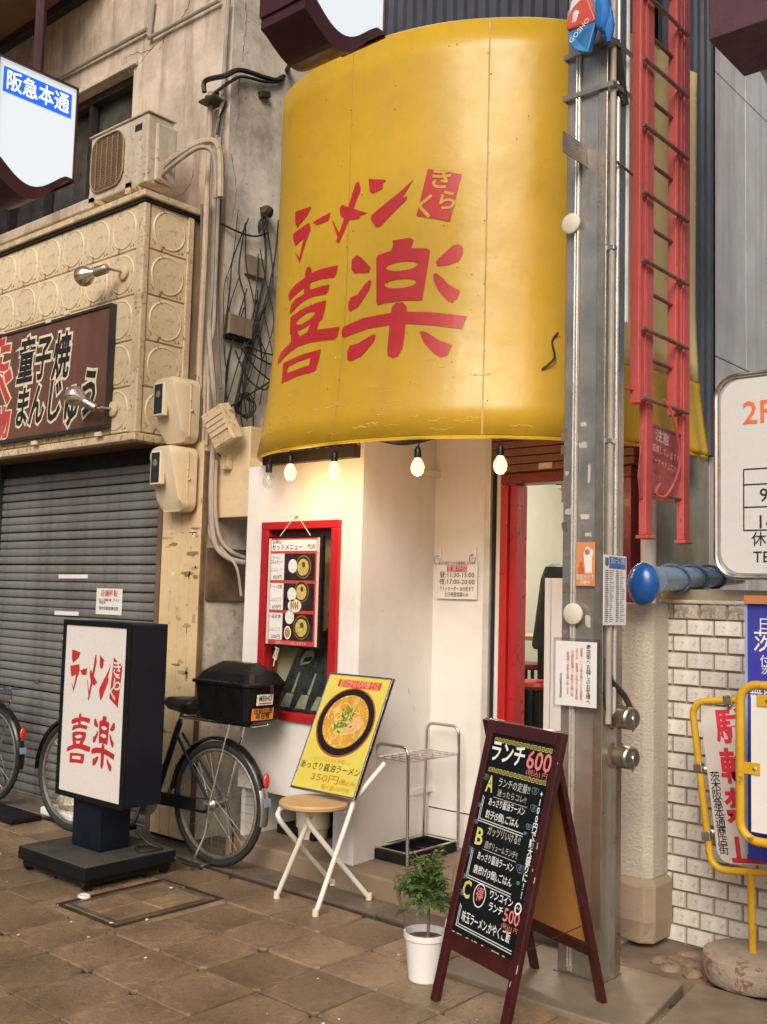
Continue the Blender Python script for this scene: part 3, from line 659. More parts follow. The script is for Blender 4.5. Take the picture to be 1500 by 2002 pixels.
cable([(510, 405, 4.0), (520, 500, 4.02), (505, 600, 4.0), (480, 700, 3.98), (462, 780, 3.92)], .007, 'black cable hanging down past the junction box')
cable([(545, 430, 3.95), (535, 520, 3.98), (515, 600, 3.98), (490, 690, 3.98), (470, 740, 3.95)], .006, 'black cable slanting down along the yellow sign edge')
cable([(432, 437, 3.95), (470, 455, 3.96), (500, 462, 3.98), (525, 455, 3.98)], .006, 'thin cable strung across the stained wall')
cable([(472, 680, 3.93), (500, 720, 3.93), (530, 745, 3.92)], .005, 'thin black wire fanning out below the junction box', 'wires under the junction box')
cable([(478, 678, 3.93), (505, 700, 3.93), (535, 715, 3.92)], .005, 'thin black wire fanning out below the junction box', 'wires under the junction box')
cable([(460, 685, 3.93), (485, 740, 3.92), (515, 762, 3.92), (528, 752, 3.92)], .005, 'thin black wire fanning out below the junction box', 'wires under the junction box')
cable([(484, 676, 3.93), (512, 688, 3.93), (537, 695, 3.92)], .005, 'thin black wire fanning out below the junction box', 'wires under the junction box')
cable([(434, 800, 3.86), (460, 790, 3.86), (490, 770, 3.88), (530, 745, 3.9)], .006, 'black cable crossing from the terminal box to the yellow sign')
c = XP(478, 793, XR + .06)
mb = MB()
for k in range(4): mb.tube([c + V((.012 * k - .02, math.cos(t) * (.062 + .006 * k), math.sin(t) * (.06 + .005 * k) + .006 * math.sin(3 * t + k))) for t in [2 * math.pi * i / 24 for i in range(24)]], .0045, 6, True)
tag(mb.build('cable_coil', m_cable, smooth=True), 'coil of thin black cable hung beside the terminal box', 'cable')
cable([(425, 887, 3.7), (450, 905, 3.72), (485, 930, 3.8)], .006, 'thin black cable crossing the cream pull box')
rd = random.Random(31)
for k in range(18):
    x_, y_ = rd.uniform(465, 540), rd.uniform(380, 640); P = [(x_, y_, 3.97)]
    for q in range(3): x_ = max(438, min(538, x_ + rd.uniform(-32, 24))); y_ += rd.uniform(50, 110); P.append((x_, y_, 3.93 + rd.uniform(0, .05)))
    cable(P, rd.uniform(.0025, .005), 'thin black cable in the tangle between the stained wall and the yellow sign', 'tangled cables by the yellow sign')
for k, (x_, y_) in ((2, (446, 905)),):
    c = W(x_, y_, 3.77); tag(MB().box(c.x - .03, c.x + .03, c.y - .03, c.y + .009, c.z - .04, c.z + .04).build('cable_box', (m_iron, m_pipe2, m_trim)[k], bevel=.004), ('small dark iron box', 'small beige box', 'small cream box')[k] + (' on the stained side wall beside cables' if k < 2 else ' on the front of the cream pull box'), 'box')
# rusty lamp holder on the wall edge
c = XP(522, 415, XR + .05); T = thing('broken_fitting', (c.x, c.y, c.z - .05), 'rusted broken light fitting with wires at the yellow sign edge', 'fitting')
MB().lathe(c, [(.02, -.04), (.045, -.01), (.04, .02), (.025, .04)], 10, (.3, -1, .2)).build('cup', m_iron, T)
mb = MB()
for k in range(7): mb.tube(smoothpath([c + V((random.uniform(-.03, .03), -.02, -.02)), c + V((random.uniform(-.05, .05), -.03, -.07)), c + V((random.uniform(-.06, .06), -.02, -.13))]), .004, 5)
mb.build('wires', m_cable, T)
c = XP(517, 185, XR + .02); o = MB().obox(c, (1, 0, 0), (0, 1, .3), (0, -.3, 1), .036, .08, .035).build('cable_clip', m_iron); tag(o, 'small black cable clip on the grey side wall', 'clip')
# ------------------------------------------------------------------ hanging illuminated arcade signs
def hanging(X, Yr, wd, zt, zb, label, band, group='hanging arcade signs'):
    T = thing('hanging_sign', (X, Yr - wd / 2, zb), label, 'sign', group)
    n = 20; low = []
    for k in range(n + 1):
        t = k / n; y = Yr - wd + wd * t
        d = zb + .02 if t > .9 else zb + .02 - .105 * math.sin(math.pi * t / .9) ** 1.2
        low.append((y, d))
    P = [(y, z) for y, z in low] + [(Yr, zt), (Yr - wd, zt)]
    th = .2
    mb = MB(); tr = tessellate_polygon([[V((a, b, 0)) for a, b in P]])
    mb.add([(X, a, b) for a, b in P], [tuple(t) for t in tr]); mb.build('lit_face', m_lit, T)
    mb = MB(); k = len(P)
    mb.add([(X - th, a, b) for a, b in P], [tuple(t) for t in tr]); mb.build('back_face', m_lit, T)
    # casing around the outline; deeper scroll below
    cs = MB(); e = .014
    Q = [(Yr + e, zt + e), (Yr - wd - e, zt + e)]
    e = .008; cs.box(X - th - .005, X + .008, Yr, Yr + e, low[-1][1] - .02, zt + e).box(X - th - .005, X + .012, Yr - wd - e, Yr - wd, low[0][1] - .06, zt + e).box(X - th - .005, X + .012, Yr - wd, Yr, zt + .001, zt + e)
    cs.build('casing', m_maroon, T)
    mb = MB(); vs_ = []; fs = []
    for i, (y, z) in enumerate(low):
        t = i / n; d = .012 + .085 * (1 - t) ** .8
        vs_ += [(X - th - .004, y, z - .001), (X + .01, y, z - .001), (X + .01, y, z - d), (X - th - .004, y, z - d)]
    for i in range(n):
        a = 4 * i; b = a + 4
        fs += [(a + j, a + (j + 1) % 4, b + (j + 1) % 4, b + j) for j in range(4)]
    fs += [(0, 1, 2, 3), (4 * n + 3, 4 * n + 2, 4 * n + 1, 4 * n)]
    mb.add(vs_, fs).build('scroll_base', m_maroon, T)
    MB().tube([(X - th / 2, Yr - wd * .38, zt + .01), (X - th / 2, Yr - wd * .38, zt + 1.5)], .027, 8).build('hanger_post', m_maroon, T)
    if band:
        S = Sheet((X, Yr - wd / 2, zt - .095), (0, 1, 0), (0, 0, 1)); mb = MB(); S.rect(mb, -wd * .44, wd * .44, -.06, .06, .002)
        mb.build('blue_band', mat('lit_blue', (.02, .1, .55), .4, var=0, bump=0, emit=(.02, .13, .75), est=.5), T)
        mb = MB(); S.text(mb, band, 0, -.004, .1, .008, .004, wide=wd * .8); mb.build('lettering', mat('lit_white', (.8, .8, .8), .4, var=0, bump=0, emit=(1, 1, 1), est=.9), T)
    return T
XL = -4.3; a = XP(150, 176, XL); b = XP(134, 348, XL); wdt = .40
hanging(XL, a.y, wdt, a.z, b.z - .02, 'illuminated white hanging sign with blue band of white lettering', '阪急本通')
XM = -2.36; b = XP(748, 64, XM); hanging(XM, b.y, wdt, b.z + (a.z - XP(134, 348, XL).z), b.z - .02, 'illuminated white hanging sign with maroon scroll base above the yellow sign', None)
# ------------------------------------------------------------------ ramen shop building
B2 = thing('ramen_shop', (-3.4, 4.4, .098), 'small white fronted ramen shop with red framed window and doorway', 'building')
BXL, BXR, BYF, BZT, BZB = -4.25, -3.40, 3.75, 2.09, .36
ICX, ICY = -3.475, 4.43           # inner corner where the bay meets the notice wall
fz = .099
wx0, wx1 = W(514, 1200, BYF).x, W(660, 1200, BYF).x
wz1, wz0 = W(590, 1019, BYF).z, W(560, 1408, BYF).z
mb = MB()
mb.box(BXL, wx0, BYF, BYF + .03, BZB, BZT).box(wx1, BXR, BYF, BYF + .03, BZB, BZT).box(wx0, wx1, BYF, BYF + .03, wz1, BZT).box(wx0, wx1, BYF, BYF + .03, BZB, wz0)
mb.build('bay_front', m_white, B2)
# slanted right cheek of the bay down to the floor
def vwall(a, b, z0, z1, th, side):
    d = V((b[0] - a[0], b[1] - a[1], 0)).normalized(); n = V((-d.y, d.x, 0)) * th * side
    A, B_ = V((a[0], a[1], 0)), V((b[0], b[1], 0)); return [(p.x, p.y, z) for z in (z0, z1) for p in (A, B_, B_ + n, A + n)]
bxf = [(3, 2, 1, 0), (4, 5, 6, 7), (0, 1, 5, 4), (1, 2, 6, 5), (2, 3, 7, 6), (3, 0, 4, 7)]
MB().add(vwall((BXR + .002, BYF + .002), (ICX, ICY), fz, 2.3, .03, 1), bxf).build('bay_cheek', m_white, B2)
MB().box(BXR - .14, BXR - .001, BYF + .004, BYF + .028, fz, BZB - .001).build('cheek_foot', m_white, B2)
MB().box(BXL, BXL + .03, BYF + .031, 4.6, fz, BZT).build('bay_side', m_white, B2)
MB().box(BXL + .031, BXR - .05, BYF + .031, 4.5, BZB + .001, BZB + .03).build('bay_floor', m_white, B2)
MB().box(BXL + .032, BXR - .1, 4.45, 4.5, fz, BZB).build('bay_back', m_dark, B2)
MB().box(BXL + .031, BXR - .04, BYF + .031, 4.5, BZT - .03, BZT).build('bay_top', m_white, B2)
MB().box(BXL + .031, BXR - .05, 3.84, 3.86, BZB + .031, BZT - .031).build('window_back', mat('olive_backing', (.56, .47, .31), .7, var=.2, sc=4, bump=.1), B2)
rd = random.Random(14); m_scuff = mat('scuff_grey', (.33, .28, .24), .7, bump=0)
for k in range(16):
    if k < 9: c = V((rd.uniform(BXL + .25, BXR - .03), BYF - .0006, rd.uniform(BZB + .02, .95))); u_ = V((1, 0, 0))
    else: t_ = rd.uniform(.1, .9); c = V((BXR + .0032, BYF, 0)).lerp(V((ICX + .0012, ICY, 0)), t_); c.z = rd.uniform(.15, 1.5); u_ = V((ICX - BXR, ICY - BYF, 0)).normalized()
    a = rd.uniform(-1.2, 1.2); L_ = rd.uniform(.01, .05); d_ = u_ * math.cos(a) * L_ + V((0, 0, 1)) * math.sin(a) * L_; MB().tube([c, c + d_ * .5 + V((0, 0, .003)), c + d_], [.0004, rd.uniform(.0008, .0018), .0004], 4).build('scuff', m_scuff, B2)
# window: red frame, glass
wf = thing('bay_window', ((wx0 + wx1) / 2, BYF, wz0), 'red framed shop window in the white bay', 'window')
fw = .042
mb = MB().box(wx0 - .012, wx1 + .012, BYF - .022, BYF + .045, wz1 - fw, wz1).box(wx0 - .012, wx1 + .012, BYF - .022, BYF + .045, wz0, wz0 + fw).box(wx0 - .012, wx0 + fw, BYF - .021, BYF + .044, wz0 + fw, wz1 - fw).box(wx1 - fw, wx1 + .012, BYF - .021, BYF + .044, wz0 + fw, wz1 - fw)
mb.build('frame', m_red, wf, bevel=.004)
mb = MB().box(wx0 + fw, wx1 - fw, BYF + .02, BYF + .043, wz1 - fw - .018, wz1 - fw).box(wx0 + fw, wx0 + fw + .018, BYF + .02, BYF + .043, wz0 + fw, wz1 - fw - .018).box(wx1 - fw - .012, wx1 - fw, BYF + .02, BYF + .043, wz0 + fw, wz1 - fw - .018)
mb.build('inner_bead', mat('dark_red', (.17, .008, .012), .35), wf)
MB().box(wx0 + fw, wx1 - fw, BYF + .032, BYF + .036, wz0 + fw, wz1 - fw).build('pane', glass('window_glass', (.93, .95, .93), .03, .9), wf)
# things in the window
pz = wz0 + fw + .005
T = thing('dark_picture', (wx0 + .28, BYF + .14, BZB + .03), 'dark street picture with pale zigzag stripes leaning inside the red window', 'picture')
S = Sheet((wx0 + .30, BYF + .052, pz), (1, .0, 0), (0, .05, 1))
mb = MB(); S.poly(mb, [(-.24, 0), (.26, 0), (.26, .42), (-.04, .42)], 0); mb.slab([S.p(-.24, 0, -.002), S.p(.26, 0, -.002), S.p(.26, .42, -.002), S.p(-.04, .42, -.002)], S.n, .01)
mb.build('print', mat('dark_print', (.035, .04, .042), .3, var=.5, sc=14, bump=0, grime=((.12, .125, .12), .5), grimesc=9), T)
mb = MB()
for k in range(4):
    x_ = -.2 + k * .115; S.poly(mb, [(x_, .012), (x_ + .075, .012), (x_ + .1, .085), (x_ + .045, .085)], .002)
for k in range(3):
    x_ = -.12 + k * .12; S.poly(mb, [(x_, .09), (x_ + .02, .09), (x_ + .06, .2), (x_ + .05, .2)], .002)
S.poly(mb, [(-.07, .235), (.0, .25), (.035, .285), (.03, .32), (-.03, .315), (-.06, .27)], .002)
mb.build('pale_shapes', mat('pale_print', (.42, .41, .32), .4, var=.25, sc=20, bump=0), T)
mb = MB(); S.poly(mb, [(-.05, .25), (.01, .262), (.022, .285), (-.03, .278)], .003); mb.build('dark_shape', m_ink, T)
T = thing('window_plant', (wx1 - .12, BYF + .3, BZB + .03), 'dark leafy twig standing behind the window glass', 'plant')
b0 = V((wx1 - .2, BYF + .068, pz + .2)); mb = MB()
mb.tube(smoothpath([b0 - V((0, 0, .25)), b0, b0 + V((.05, 0, .12)), b0 + V((.09, 0, .28))]), .006, 6); mb.build('stem', mat('stem_dark', (.03, .025, .018), .6), T)
for k in range(9):
    c = b0 + V((random.uniform(-.02, .1), random.uniform(-.006, .004), .04 + .03 * k)); a = random.uniform(0, 6.3); u = V((math.cos(a), .1, math.sin(a))) * .05; v = V((-math.sin(a), .15, math.cos(a))) * .018
    MB().add([c, c + u * .5 + v, c + u, c + u * .5 - v], [(0, 1, 2, 3)]).build('leaf', mat('leaf_dark', (.03, .035, .02), .5), T)
# ------------------------------------------------------------------ menu board hung in the window
MY = BYF - .05
a, b = W(527, 1052, MY), W(622, 1264, MY); mx0, mx1 = a.x, W(632, 1050, MY).x - .02; mz1, mz0 = W(580, 1052, MY).z, W(575, 1262, MY).z
T = thing('menu_board', ((mx0 + mx1) / 2, MY, mz0), 'framed menu board with three ramen set photos hung in the red window', 'menu board')
S = Sheet(((mx0 + mx1) / 2, MY, (mz0 + mz1) / 2), (1, 0, 0), (0, 0, 1)); hw, hh = (mx1 - mx0) / 2, (mz1 - mz0) / 2
mb = MB(); S.board(mb, -hw - .012, hw + .012, -hh - .012, hh + .012, .03); mb.build('frame', mat('menu_black', (.012, .008, .008), .3), T, bevel=.004)
m_mred = mat('menu_red', (.50, .06, .04), .35, var=.08, bump=0); m_pink = mat('menu_pink', (.72, .5, .47), .4, var=.12, sc=60, bump=0)
mb = MB(); S.rect(mb, -hw, hw, -hh, hh, .001); mb.build('red_sheet', m_mred, T)
def mt_(body, x, y, size, bold, wide, nm='lettering', m=None, ln=1.0): mb = MB(); S.text(mb, body, x, y, size, bold, .003, wide=wide, line=ln); mb.build(nm, m or m_ink, T, fix=False)
def mr_(nm, m, *a): mb = MB(); S.rect(mb, *a); mb.build(nm, m, T)
def md_(nm, m, *a): mb = MB(); S.disc(mb, *a); mb.build(nm, m, T)
m_rice = mat('rice_white', (.72, .7, .66), .5, var=.12, sc=90, bump=0); m_noodle = mat('noodle_yellow', (.60, .45, .13), .4, var=.4, sc=70, bump=0, grime=((.2, .2, .04), .6), grimesc=45)
m_bowl = mat('bowl_dark', (.06, .028, .018), .25, bump=0); m_gyoza = mat('gyoza_brown', (.42, .2, .07), .5, var=.4, sc=80, bump=0); m_photo = mat('photo_dark', (.028, .02, .022), .3, var=.5, sc=12, bump=0); m_rimb = mat('bowl_edge', (.3, .16, .07), .3, bump=0); m_herb = mat('herb_green', (.05, .08, .015), .5, bump=0)
for q in (-1, 1): mr_('pink_border', m_pink, min(q * hw, q * (hw - .018)), max(q * hw, q * (hw - .018)), -hh, hh, .0016)
mr_('white_panel', m_paper, -hw + .022, hw - .022, hh * .76, hh * .97, .002)
mt_('お得な', -hw * .66, hh * .925, .022, .003, hw * .36); mt_('セットメニュー', -hw * .25, hh * .825, .034, .008, hw * 1.2); mt_('麺大盛\n+100円', hw * .68, hh * .83, .014, 0, hw * .28)
for k, nm in enumerate(('ラーメン\nごはんセット', 'ラーメン定食', '一品定食')):
    y1 = hh * (.71 - .56 * k); y0 = y1 - hh * .5
    mr_('white_panel', m_paper, -hw + .022, -hw * .35, y0, y1, .002); mr_('photo_panel', m_photo, -hw * .34, hw - .03, y0, y1, .002)
    mt_(nm, -hw * .66, y1 - hh * (.12 if k == 0 else .07), .022, .003, hw * .5); mt_(('850円', '650円', '500円')[k], -hw * .6, y0 + hh * .05, .026, .002, hw * .34)
    mt_('ラーメンとご飯\nのお得なセット', -hw * .67, y0 + hh * .19, .011, 0, hw * .5, 'fine_lettering', mat('fine_grey', (.35, .33, .32), .5, bump=0))
mt_('麺類はすべて大盛に出来ます', 0, -hh * .965, .018, 0, hw * 1.2, 'lettering', m_pink)
for k in range(3):
    y0 = hh * (.71 - .56 * k) - hh * .25
    cx_, cy_ = hw * (.40 if k != 1 else .36), y0 + (.028 if k == 1 else 0); q = (.056, .052, .058)[k]
    md_('bowl_rim', m_rimb, cx_, cy_, q, q * 1.06, .0026); md_('bowl_picture', m_bowl, cx_, cy_, q * .93, q * .98, .003); md_('noodle_picture', m_noodle, cx_, cy_ - .002, q * .74, q * .78, .0036); md_('herb_picture', m_herb, cx_ + .004, cy_ + .012, q * .22, q * .26, .0042)
    md_('rice_picture', m_rice, -hw * (.0 if k != 2 else .06), y0 + (.004, .012, .05)[k], .033, .036, .0046)
    if k == 1:
        md_('plate_picture', m_rice, hw * .12, y0 - .046, .05, .034, .0046)
        for g_ in range(4): md_('dumpling_picture', m_gyoza, hw * .12 - .024 + .016 * g_, y0 - .044, .007, .022, .0052)
    if k == 2: md_('plate_picture', m_rice, -hw * .12, y0 - .03, .026, .034, .0046); md_('fried_chicken_picture', m_gyoza, -hw * .12, y0 - .03, .019, .026, .0052)
hk = W(580, 1005, BYF - .01)
mb = MB()
for q in (-.6, .6): mb.tube([S.p(hw * q, hh + .012, -.005), hk], .0022, 5)
mb.tube([W(538, 1265, MY + .01), W(545, 1268, MY), W(540, 1290, MY), W(534, 1285, MY), W(541, 1266, MY), W(537, 1290, MY), W(535, 1302, MY)], .0035, 5); mb.build('cords', m_cream_let, T)
MB().lathe(hk, [(.012, 0), (.012, .008)], 10, (0, -1, 0)).build('hook', m_paper, T)
# ------------------------------------------------------------------ notice wall, steel jamb, shutter box, doorway
NX1 = W(950, 1200, ICY).x
MB().box(ICX, NX1, ICY, ICY + .05, fz, 2.3).build('notice_wall', m_white, B2); zl = W(846, 1577, ICY).z
MB().box(ICX + .012, NX1, ICY - .012, ICY - .0005, fz, zl).build('skirting', m_white, B2, bevel=.002)
JX = W(966, 1200, ICY).x
MB().box(NX1 + .001, JX - .015, ICY - .03, ICY + .06, fz, 2.3).build('steel_jamb', mat('alu', (.62, .6, .57), .4, .3, bump=.02), B2, bevel=.004)
MB().box(JX - .014, JX - .002, ICY - .01, ICY + .06, fz, 2.3).build('black_gap', m_dark, B2)
DX0 = W(979, 1200, ICY).x; DX1 = -2.28
MB().box(JX - .001, DX0 - .001, ICY + .01, ICY + .06, fz, 2.3).build('white_jamb', m_white, B2)
dz = W(1040, 945, ICY).z
df = thing('door_frame', ((DX0 + DX1) / 2, ICY, fz), 'glossy red frame around the open shop doorway', 'door frame')
mb = MB().box(DX0, DX0 + .045, ICY - .02, ICY + .02, fz, dz).box(DX0 + .046, DX0 + .09, ICY + .0, ICY + .1, fz, dz - .001)
mb.build('jamb', m_red, df, bevel=.004)
MB().box(DX1 - .05, DX1, ICY - .02, ICY + .1, fz, dz).build('jamb', mat('dark_red', (.17, .008, .012), .35), df, bevel=.004)
MB().box(DX0, DX1, ICY - .021, ICY + .1, dz + .001, dz + .055).build('lintel', mat('dark_red', (.17, .008, .012), .35), df, bevel=.004)
T = thing('shutter_box', ((DX0 + DX1) / 2, ICY, dz + .06), 'brown slatted roller shutter housing above the doorway', 'shutter box')
for k in range(5):
    zz = dz + .06 + k * .042; MB().box(JX, DX1 + .02, ICY - .035, ICY + .1, zz, zz + .038).build('slat', m_wood, T, bevel=.005)
o = MB().box(*(lambda p: (p.x - .04, p.x + .04, ICY - .042, ICY - .036, p.z - .015, p.z + .015))(W(1075, 912, ICY))).build('peeled_label', m_trim); tag(o, 'peeled beige label on the brown shutter housing', 'label')
zl = W(846, 1577, ICY).z
MB().box(ICX + .013, NX1, ICY - .0135, ICY - .0125, zl - .003, zl + .003).build('skirting_line', m_dark, B2)
# interior
MB().box(-4.1, -2.23, 7.0, 7.1, fz, 2.6).build('inner_back_wall', mat('inner_wall', (.62, .6, .5), .7, var=.05, bump=.05), B2)
MB().box(-2.27, -2.23, ICY + .11, 6.99, fz, 2.6).build('inner_side_wall', MT['inner_wall'], B2)
MB().box(-4.14, -4.1, ICY + .07, 7.0, fz, 2.6).build('inner_side_wall', MT['inner_wall'], B2)
MB().box(-4.1, -2.28, ICY + .11, 6.99, 2.55, 2.6).build('inner_ceiling', MT['inner_wall'], B2)
MB().box(-4.1, -2.28, ICY + .06, 6.99, fz, fz + .012).build('inner_floor', mat('dark_floor', (.035, .03, .028), .4), B2)
MB().box(-4.09, -2.6, 6.1, 6.3, fz + .013, .78).build('added_dark_box', m_black, B2)  # black box added so the room looks dark below the table
T = thing('ceiling_light', (-3.3, 5.4, 2.5), 'white ceiling light inside the shop', 'light')
MB().box(-3.6, -3.0, 5.3, 5.5, 2.5, 2.54).build('diffuser', mat('lamp_diffuser', (.8, .8, .8), .5, var=0, bump=0, emit=(1, .93, .8), est=70), T, bevel=.01)
ip = lambda x, y, Y: W(x, y, Y)
c = ip(1045, 938, 6.7); T = thing('indoor_unit', (c.x, 6.7, c.z), 'white indoor air conditioner high on the shop wall', 'air conditioner')
MB().box(c.x - .18, c.x + .35, 6.72, 6.99, c.z - .08, c.z + .2).build('casing', m_white, T, bevel=.03)
MB().box(c.x - .15, c.x + .3, 6.712, 6.719, c.z - .05, c.z - .03).build('vent_slot', m_dark, T)
TY = 5.3; p = ip(1040, 1243, TY); th = p.z
T = thing('dining_table', (p.x + .1, TY + .3, fz), 'wood topped dining table with black legs inside the doorway', 'table')
MB().box(p.x - .28, p.x + .45, TY, TY + .6, th - .03, th).build('tabletop', mat('pale_wood', (.42, .26, .13), .35, var=.15), T, bevel=.004)
for q in (p.x - .2, p.x + .06, p.x + .4):
    for r_ in (TY + .05, TY + .55): MB().box(q - .03, q + .03, r_ - .03, r_ + .03, fz, th - .031).build('leg', m_black, T)
for k, (x_, y_, Y_) in enumerate(((1035, 1298, 5.75), (1050, 1334, 5.15))):
    p = ip(x_, y_, Y_); T = thing('stool', (p.x, Y_, fz), ('red padded stool beyond the dining table' if k == 0 else 'red padded stool in front of the dining table'), 'stool', 'red stools inside the shop')
    MB().lathe((p.x, Y_, p.z - .03), [(.15, 0), (.165, .015), (.16, .035), (.1, .042)], 20).build('seat', m_red, T, smooth=True)
    for q in range(4): MB().tube([(p.x + .1 * math.cos(q * 1.571 + .78), Y_ + .1 * math.sin(q * 1.571 + .78), p.z - .03), (p.x + .15 * math.cos(q * 1.571 + .78), Y_ + .15 * math.sin(q * 1.571 + .78), fz)], .012, 8).build('leg', m_black, T)
a, b = ip(1066, 1130, 4.9), ip(1095, 1345, 4.9)
T = thing('white_board', (a.x, 4.9, b.z), 'tall white folded board standing inside the doorway', 'board')
MB().box(a.x, a.x + .035, 4.9, 4.92, fz + .012, a.z).build('edge_strip', m_paper, T); MB().box(a.x + .04, a.x + .3, 4.905, 4.925, fz + .012, a.z).build('panel', m_paper, T)
c = ip(1086, 1160, 5.1); T = MB()
pr = [(.02, .17), (.06, .15), (.085, .08), (.1, -.05), (.13, -.3), (.12, -.32)]
T.lathe(c, [(r_, h_) for r_, h_ in reversed(pr)], 18); o = T.build('black_coat', mat('black_cloth', (.008, .008, .008), .8), smooth=True); tag(o, 'black coat shape behind the white board inside the doorway', 'coat')
# ------------------------------------------------------------------ opening hours notice on two hooks
a, b = W(855, 1098, ICY - .02), W(932, 1172, ICY - .02); hw, hh = (b.x - a.x) / 2, (a.z - b.z) / 2
T = thing('hours_notice', ((a.x + b.x) / 2, ICY - .02, b.z), 'white opening hours card hung by rings on the white wall', 'notice')
S = Sheet(((a.x + b.x) / 2, ICY - .018, (a.z + b.z) / 2), (1, 0, 0), (0, 0, 1))
mb = MB(); S.board(mb, -hw, hw, -hh, hh, .002); mb.build('card', m_paper, T)
mb = MB(); S.rect(mb, -hw * .5, hw * .5, hh * .46, hh * .8, .001); mb.build('red_bar', mat('card_red', (.42, .02, .025), .4, bump=0), T)
mb = MB(); S.text(mb, '営業時間', 0, hh * .62, .036, .004, .002, wide=hw * .95); mb.build('bar_lettering', mat('card_pink', (.75, .55, .5), .4, bump=0), T)
for tx, yy, sz, wd_ in (('当分の間は下記の営業時間になります', .9, .02, 1.85), ('昼:11:30-15:00', .27, .036, 1.72), ('夜:17:00-20:00', -.1, .036, 1.76), ('ラストオーダー 30分前まで', -.48, .028, 1.7), ('土日祝昼営業のみ', -.78, .028, 1.2)):
    mb = MB(); S.text(mb, tx, 0, hh * yy, sz, 0, .002, wide=hw * wd_); mb.build('lettering', m_ink, T, fix=False)
for px, py in ((858, 1082), (927, 1080)):
    c = W(px, py, ICY - .006); MB().obox(c, (1, 0, 0), (0, 1, 0), (0, 0, 1), .035, .008, .055).build('adhesive_hook', m_paper, T, bevel=.003)
    MB().tube([c + V((math.cos(t) * .02, -.014, -.035 + math.sin(t) * .024)) for t in [2 * math.pi * i / 14 for i in range(14)]], .0025, 5, True).build('ring', m_chrome, T)
# ------------------------------------------------------------------ upper storey of the shop: dark corrugated cladding
m_corr = mat('dark_corrugated', (.085, .09, .115), .45, .2, var=.2, sc=4, streak=((.09, .085, .09), .5), bump=.05)
def corr(a, b, z0, z1, pitch, dep):
    a = V((a[0], a[1], 0)); b = V((b[0], b[1], 0)); L = (b - a).length; d = (b - a) / L; n = V((d.y, -d.x, 0)); k = int(L / pitch); vs_ = []
    for i in range(k + 1):
        t0 = L * i / k
        for f_, h_ in ((0, 0), (.25, 0), (.35, dep), (.85, dep), (.95, 0)):
            p = a + d * min(L, t0 + f_ * pitch) + n * h_
            vs_.append((p.x, p.y))
    m_ = len(vs_); return [(x_, y_, z0) for x_, y_ in vs_] + [(x_, y_, z1) for x_, y_ in vs_], [(i, i + 1, m_ + i + 1, m_ + i) for i in range(m_ - 1)]
SWX = -2.2
MB().add(*corr((-4.6, 4.52), (SWX - .04, 4.52), 2.31, 7.0, .075, .03)).build('corrugated_front', m_corr, B2)
ye = 5.12
MB().add(*corr((SWX, 4.53), (SWX, ye), 2.17, 7.0, .075, .03)).build('corrugated_side', m_corr, B2)
MB().box(-4.6, SWX - .06, 4.56, 7.2, 2.62, 7.0).build('upper_core', m_dark, B2)
MB().box(SWX - .02, SWX - .003, 4.545, ye, 2.17, 7.0).build('corner_flashing', m_corr, B2)
# ------------------------------------------------------------------ the great curved yellow sign
ZB, ZT = 2.125, 4.1
plan = smoothpath([(-4.135, 3.93, 0), (-4.095, 3.80, 0), (-4.0, 3.695, 0), (-3.83, 3.612, 0), (-3.58, 3.56, 0), (-3.3, 3.548, 0), (-3.05, 3.585, 0), (-2.82, 3.665, 0), (-2.6, 3.80, 0), (-2.43, 3.955, 0), (-2.27, 4.19, 0), (-2.19, 4.42, 0), (-2.16, 4.62, 0), (-2.15, 4.80, 0)], 8)
sl_ = [0]
for p, q in zip(plan[:-1], plan[1:]): sl_.append(sl_[-1] + (q - p).length)
SL = sl_[-1]
def plan_at(s):
    s = max(0, min(SL - 1e-6, s)); i = 0
    while sl_[i + 1] < s: i += 1
    t = (s - sl_[i]) / (sl_[i + 1] - sl_[i]); p = plan[i].lerp(plan[i + 1], t)
    def tan(j): return (plan[min(j + 1, len(plan) - 1)] - plan[max(j - 1, 0)]).normalized()
    d = tan(i).lerp(tan(i + 1), t).normalized(); return p, V((d.y, -d.x, 0))
def sign_pt(s, z, h=0):
    p, n = plan_at(s); e = 0
    if z < 2.95: e = .075 * ((2.95 - z) / .83) ** 2
    if s < .35 and z > 3.2: e += 0
    q = p + n * (e + h); return V((q.x, q.y, z))
T = thing('curved_shop_sign', (-3.2, 3.8, ZB), 'huge curved yellow shop sign with red Japanese lettering above the ramen shop', 'sign'); YS = T
ns_, nz_ = 90, 14; SCUT = next(sl_[i] for i, p in enumerate(plan) if p.x > -2.285)
def sheet_part(nm, s0, s1, z0, z1, n1, m, wav=0):
    mb = MB(); vs_ = []; fs = []
    for j in range(nz_ + 1):
        for i in range(n1 + 1):
            s = s0 + (s1 - s0) * i / n1; z = z0 + (z1 - z0) * j / nz_; vs_.append(sign_pt(s, z, wav * math.sin(s * 46 + .8 * math.sin(z * 2.3)) * (.4 + .6 * math.sin(z * 1.1) ** 2)))
    for j in range(nz_):
        for i in range(n1): a = j * (n1 + 1) + i; fs.append((a, a + 1, a + n1 + 2, a + n1 + 1))
    mb.add(vs_, fs); o = mb.build(nm, m, T, smooth=True, fix=False); sm = o.modifiers.new('thick', 'SOLIDIFY'); sm.thickness = .012; sm.offset = 1
sheet_part('sheet', 0, SCUT - .002, ZB, ZT, 80, m_yel)
m_tarp = mat('daylit_tarp', (.76, .60, .25), .22, var=.06, sc=3, bump=.1, bsc=14, streak=((.62, .48, .2), .4), zs=.05, spec=.6)  # paler copy of the sign's yellow: daylight painted into the colour
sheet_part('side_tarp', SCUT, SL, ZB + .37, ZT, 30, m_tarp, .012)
sheet_part('tarp_hem', SCUT, SL, ZB, ZB + .366, 30, m_yel, .008)
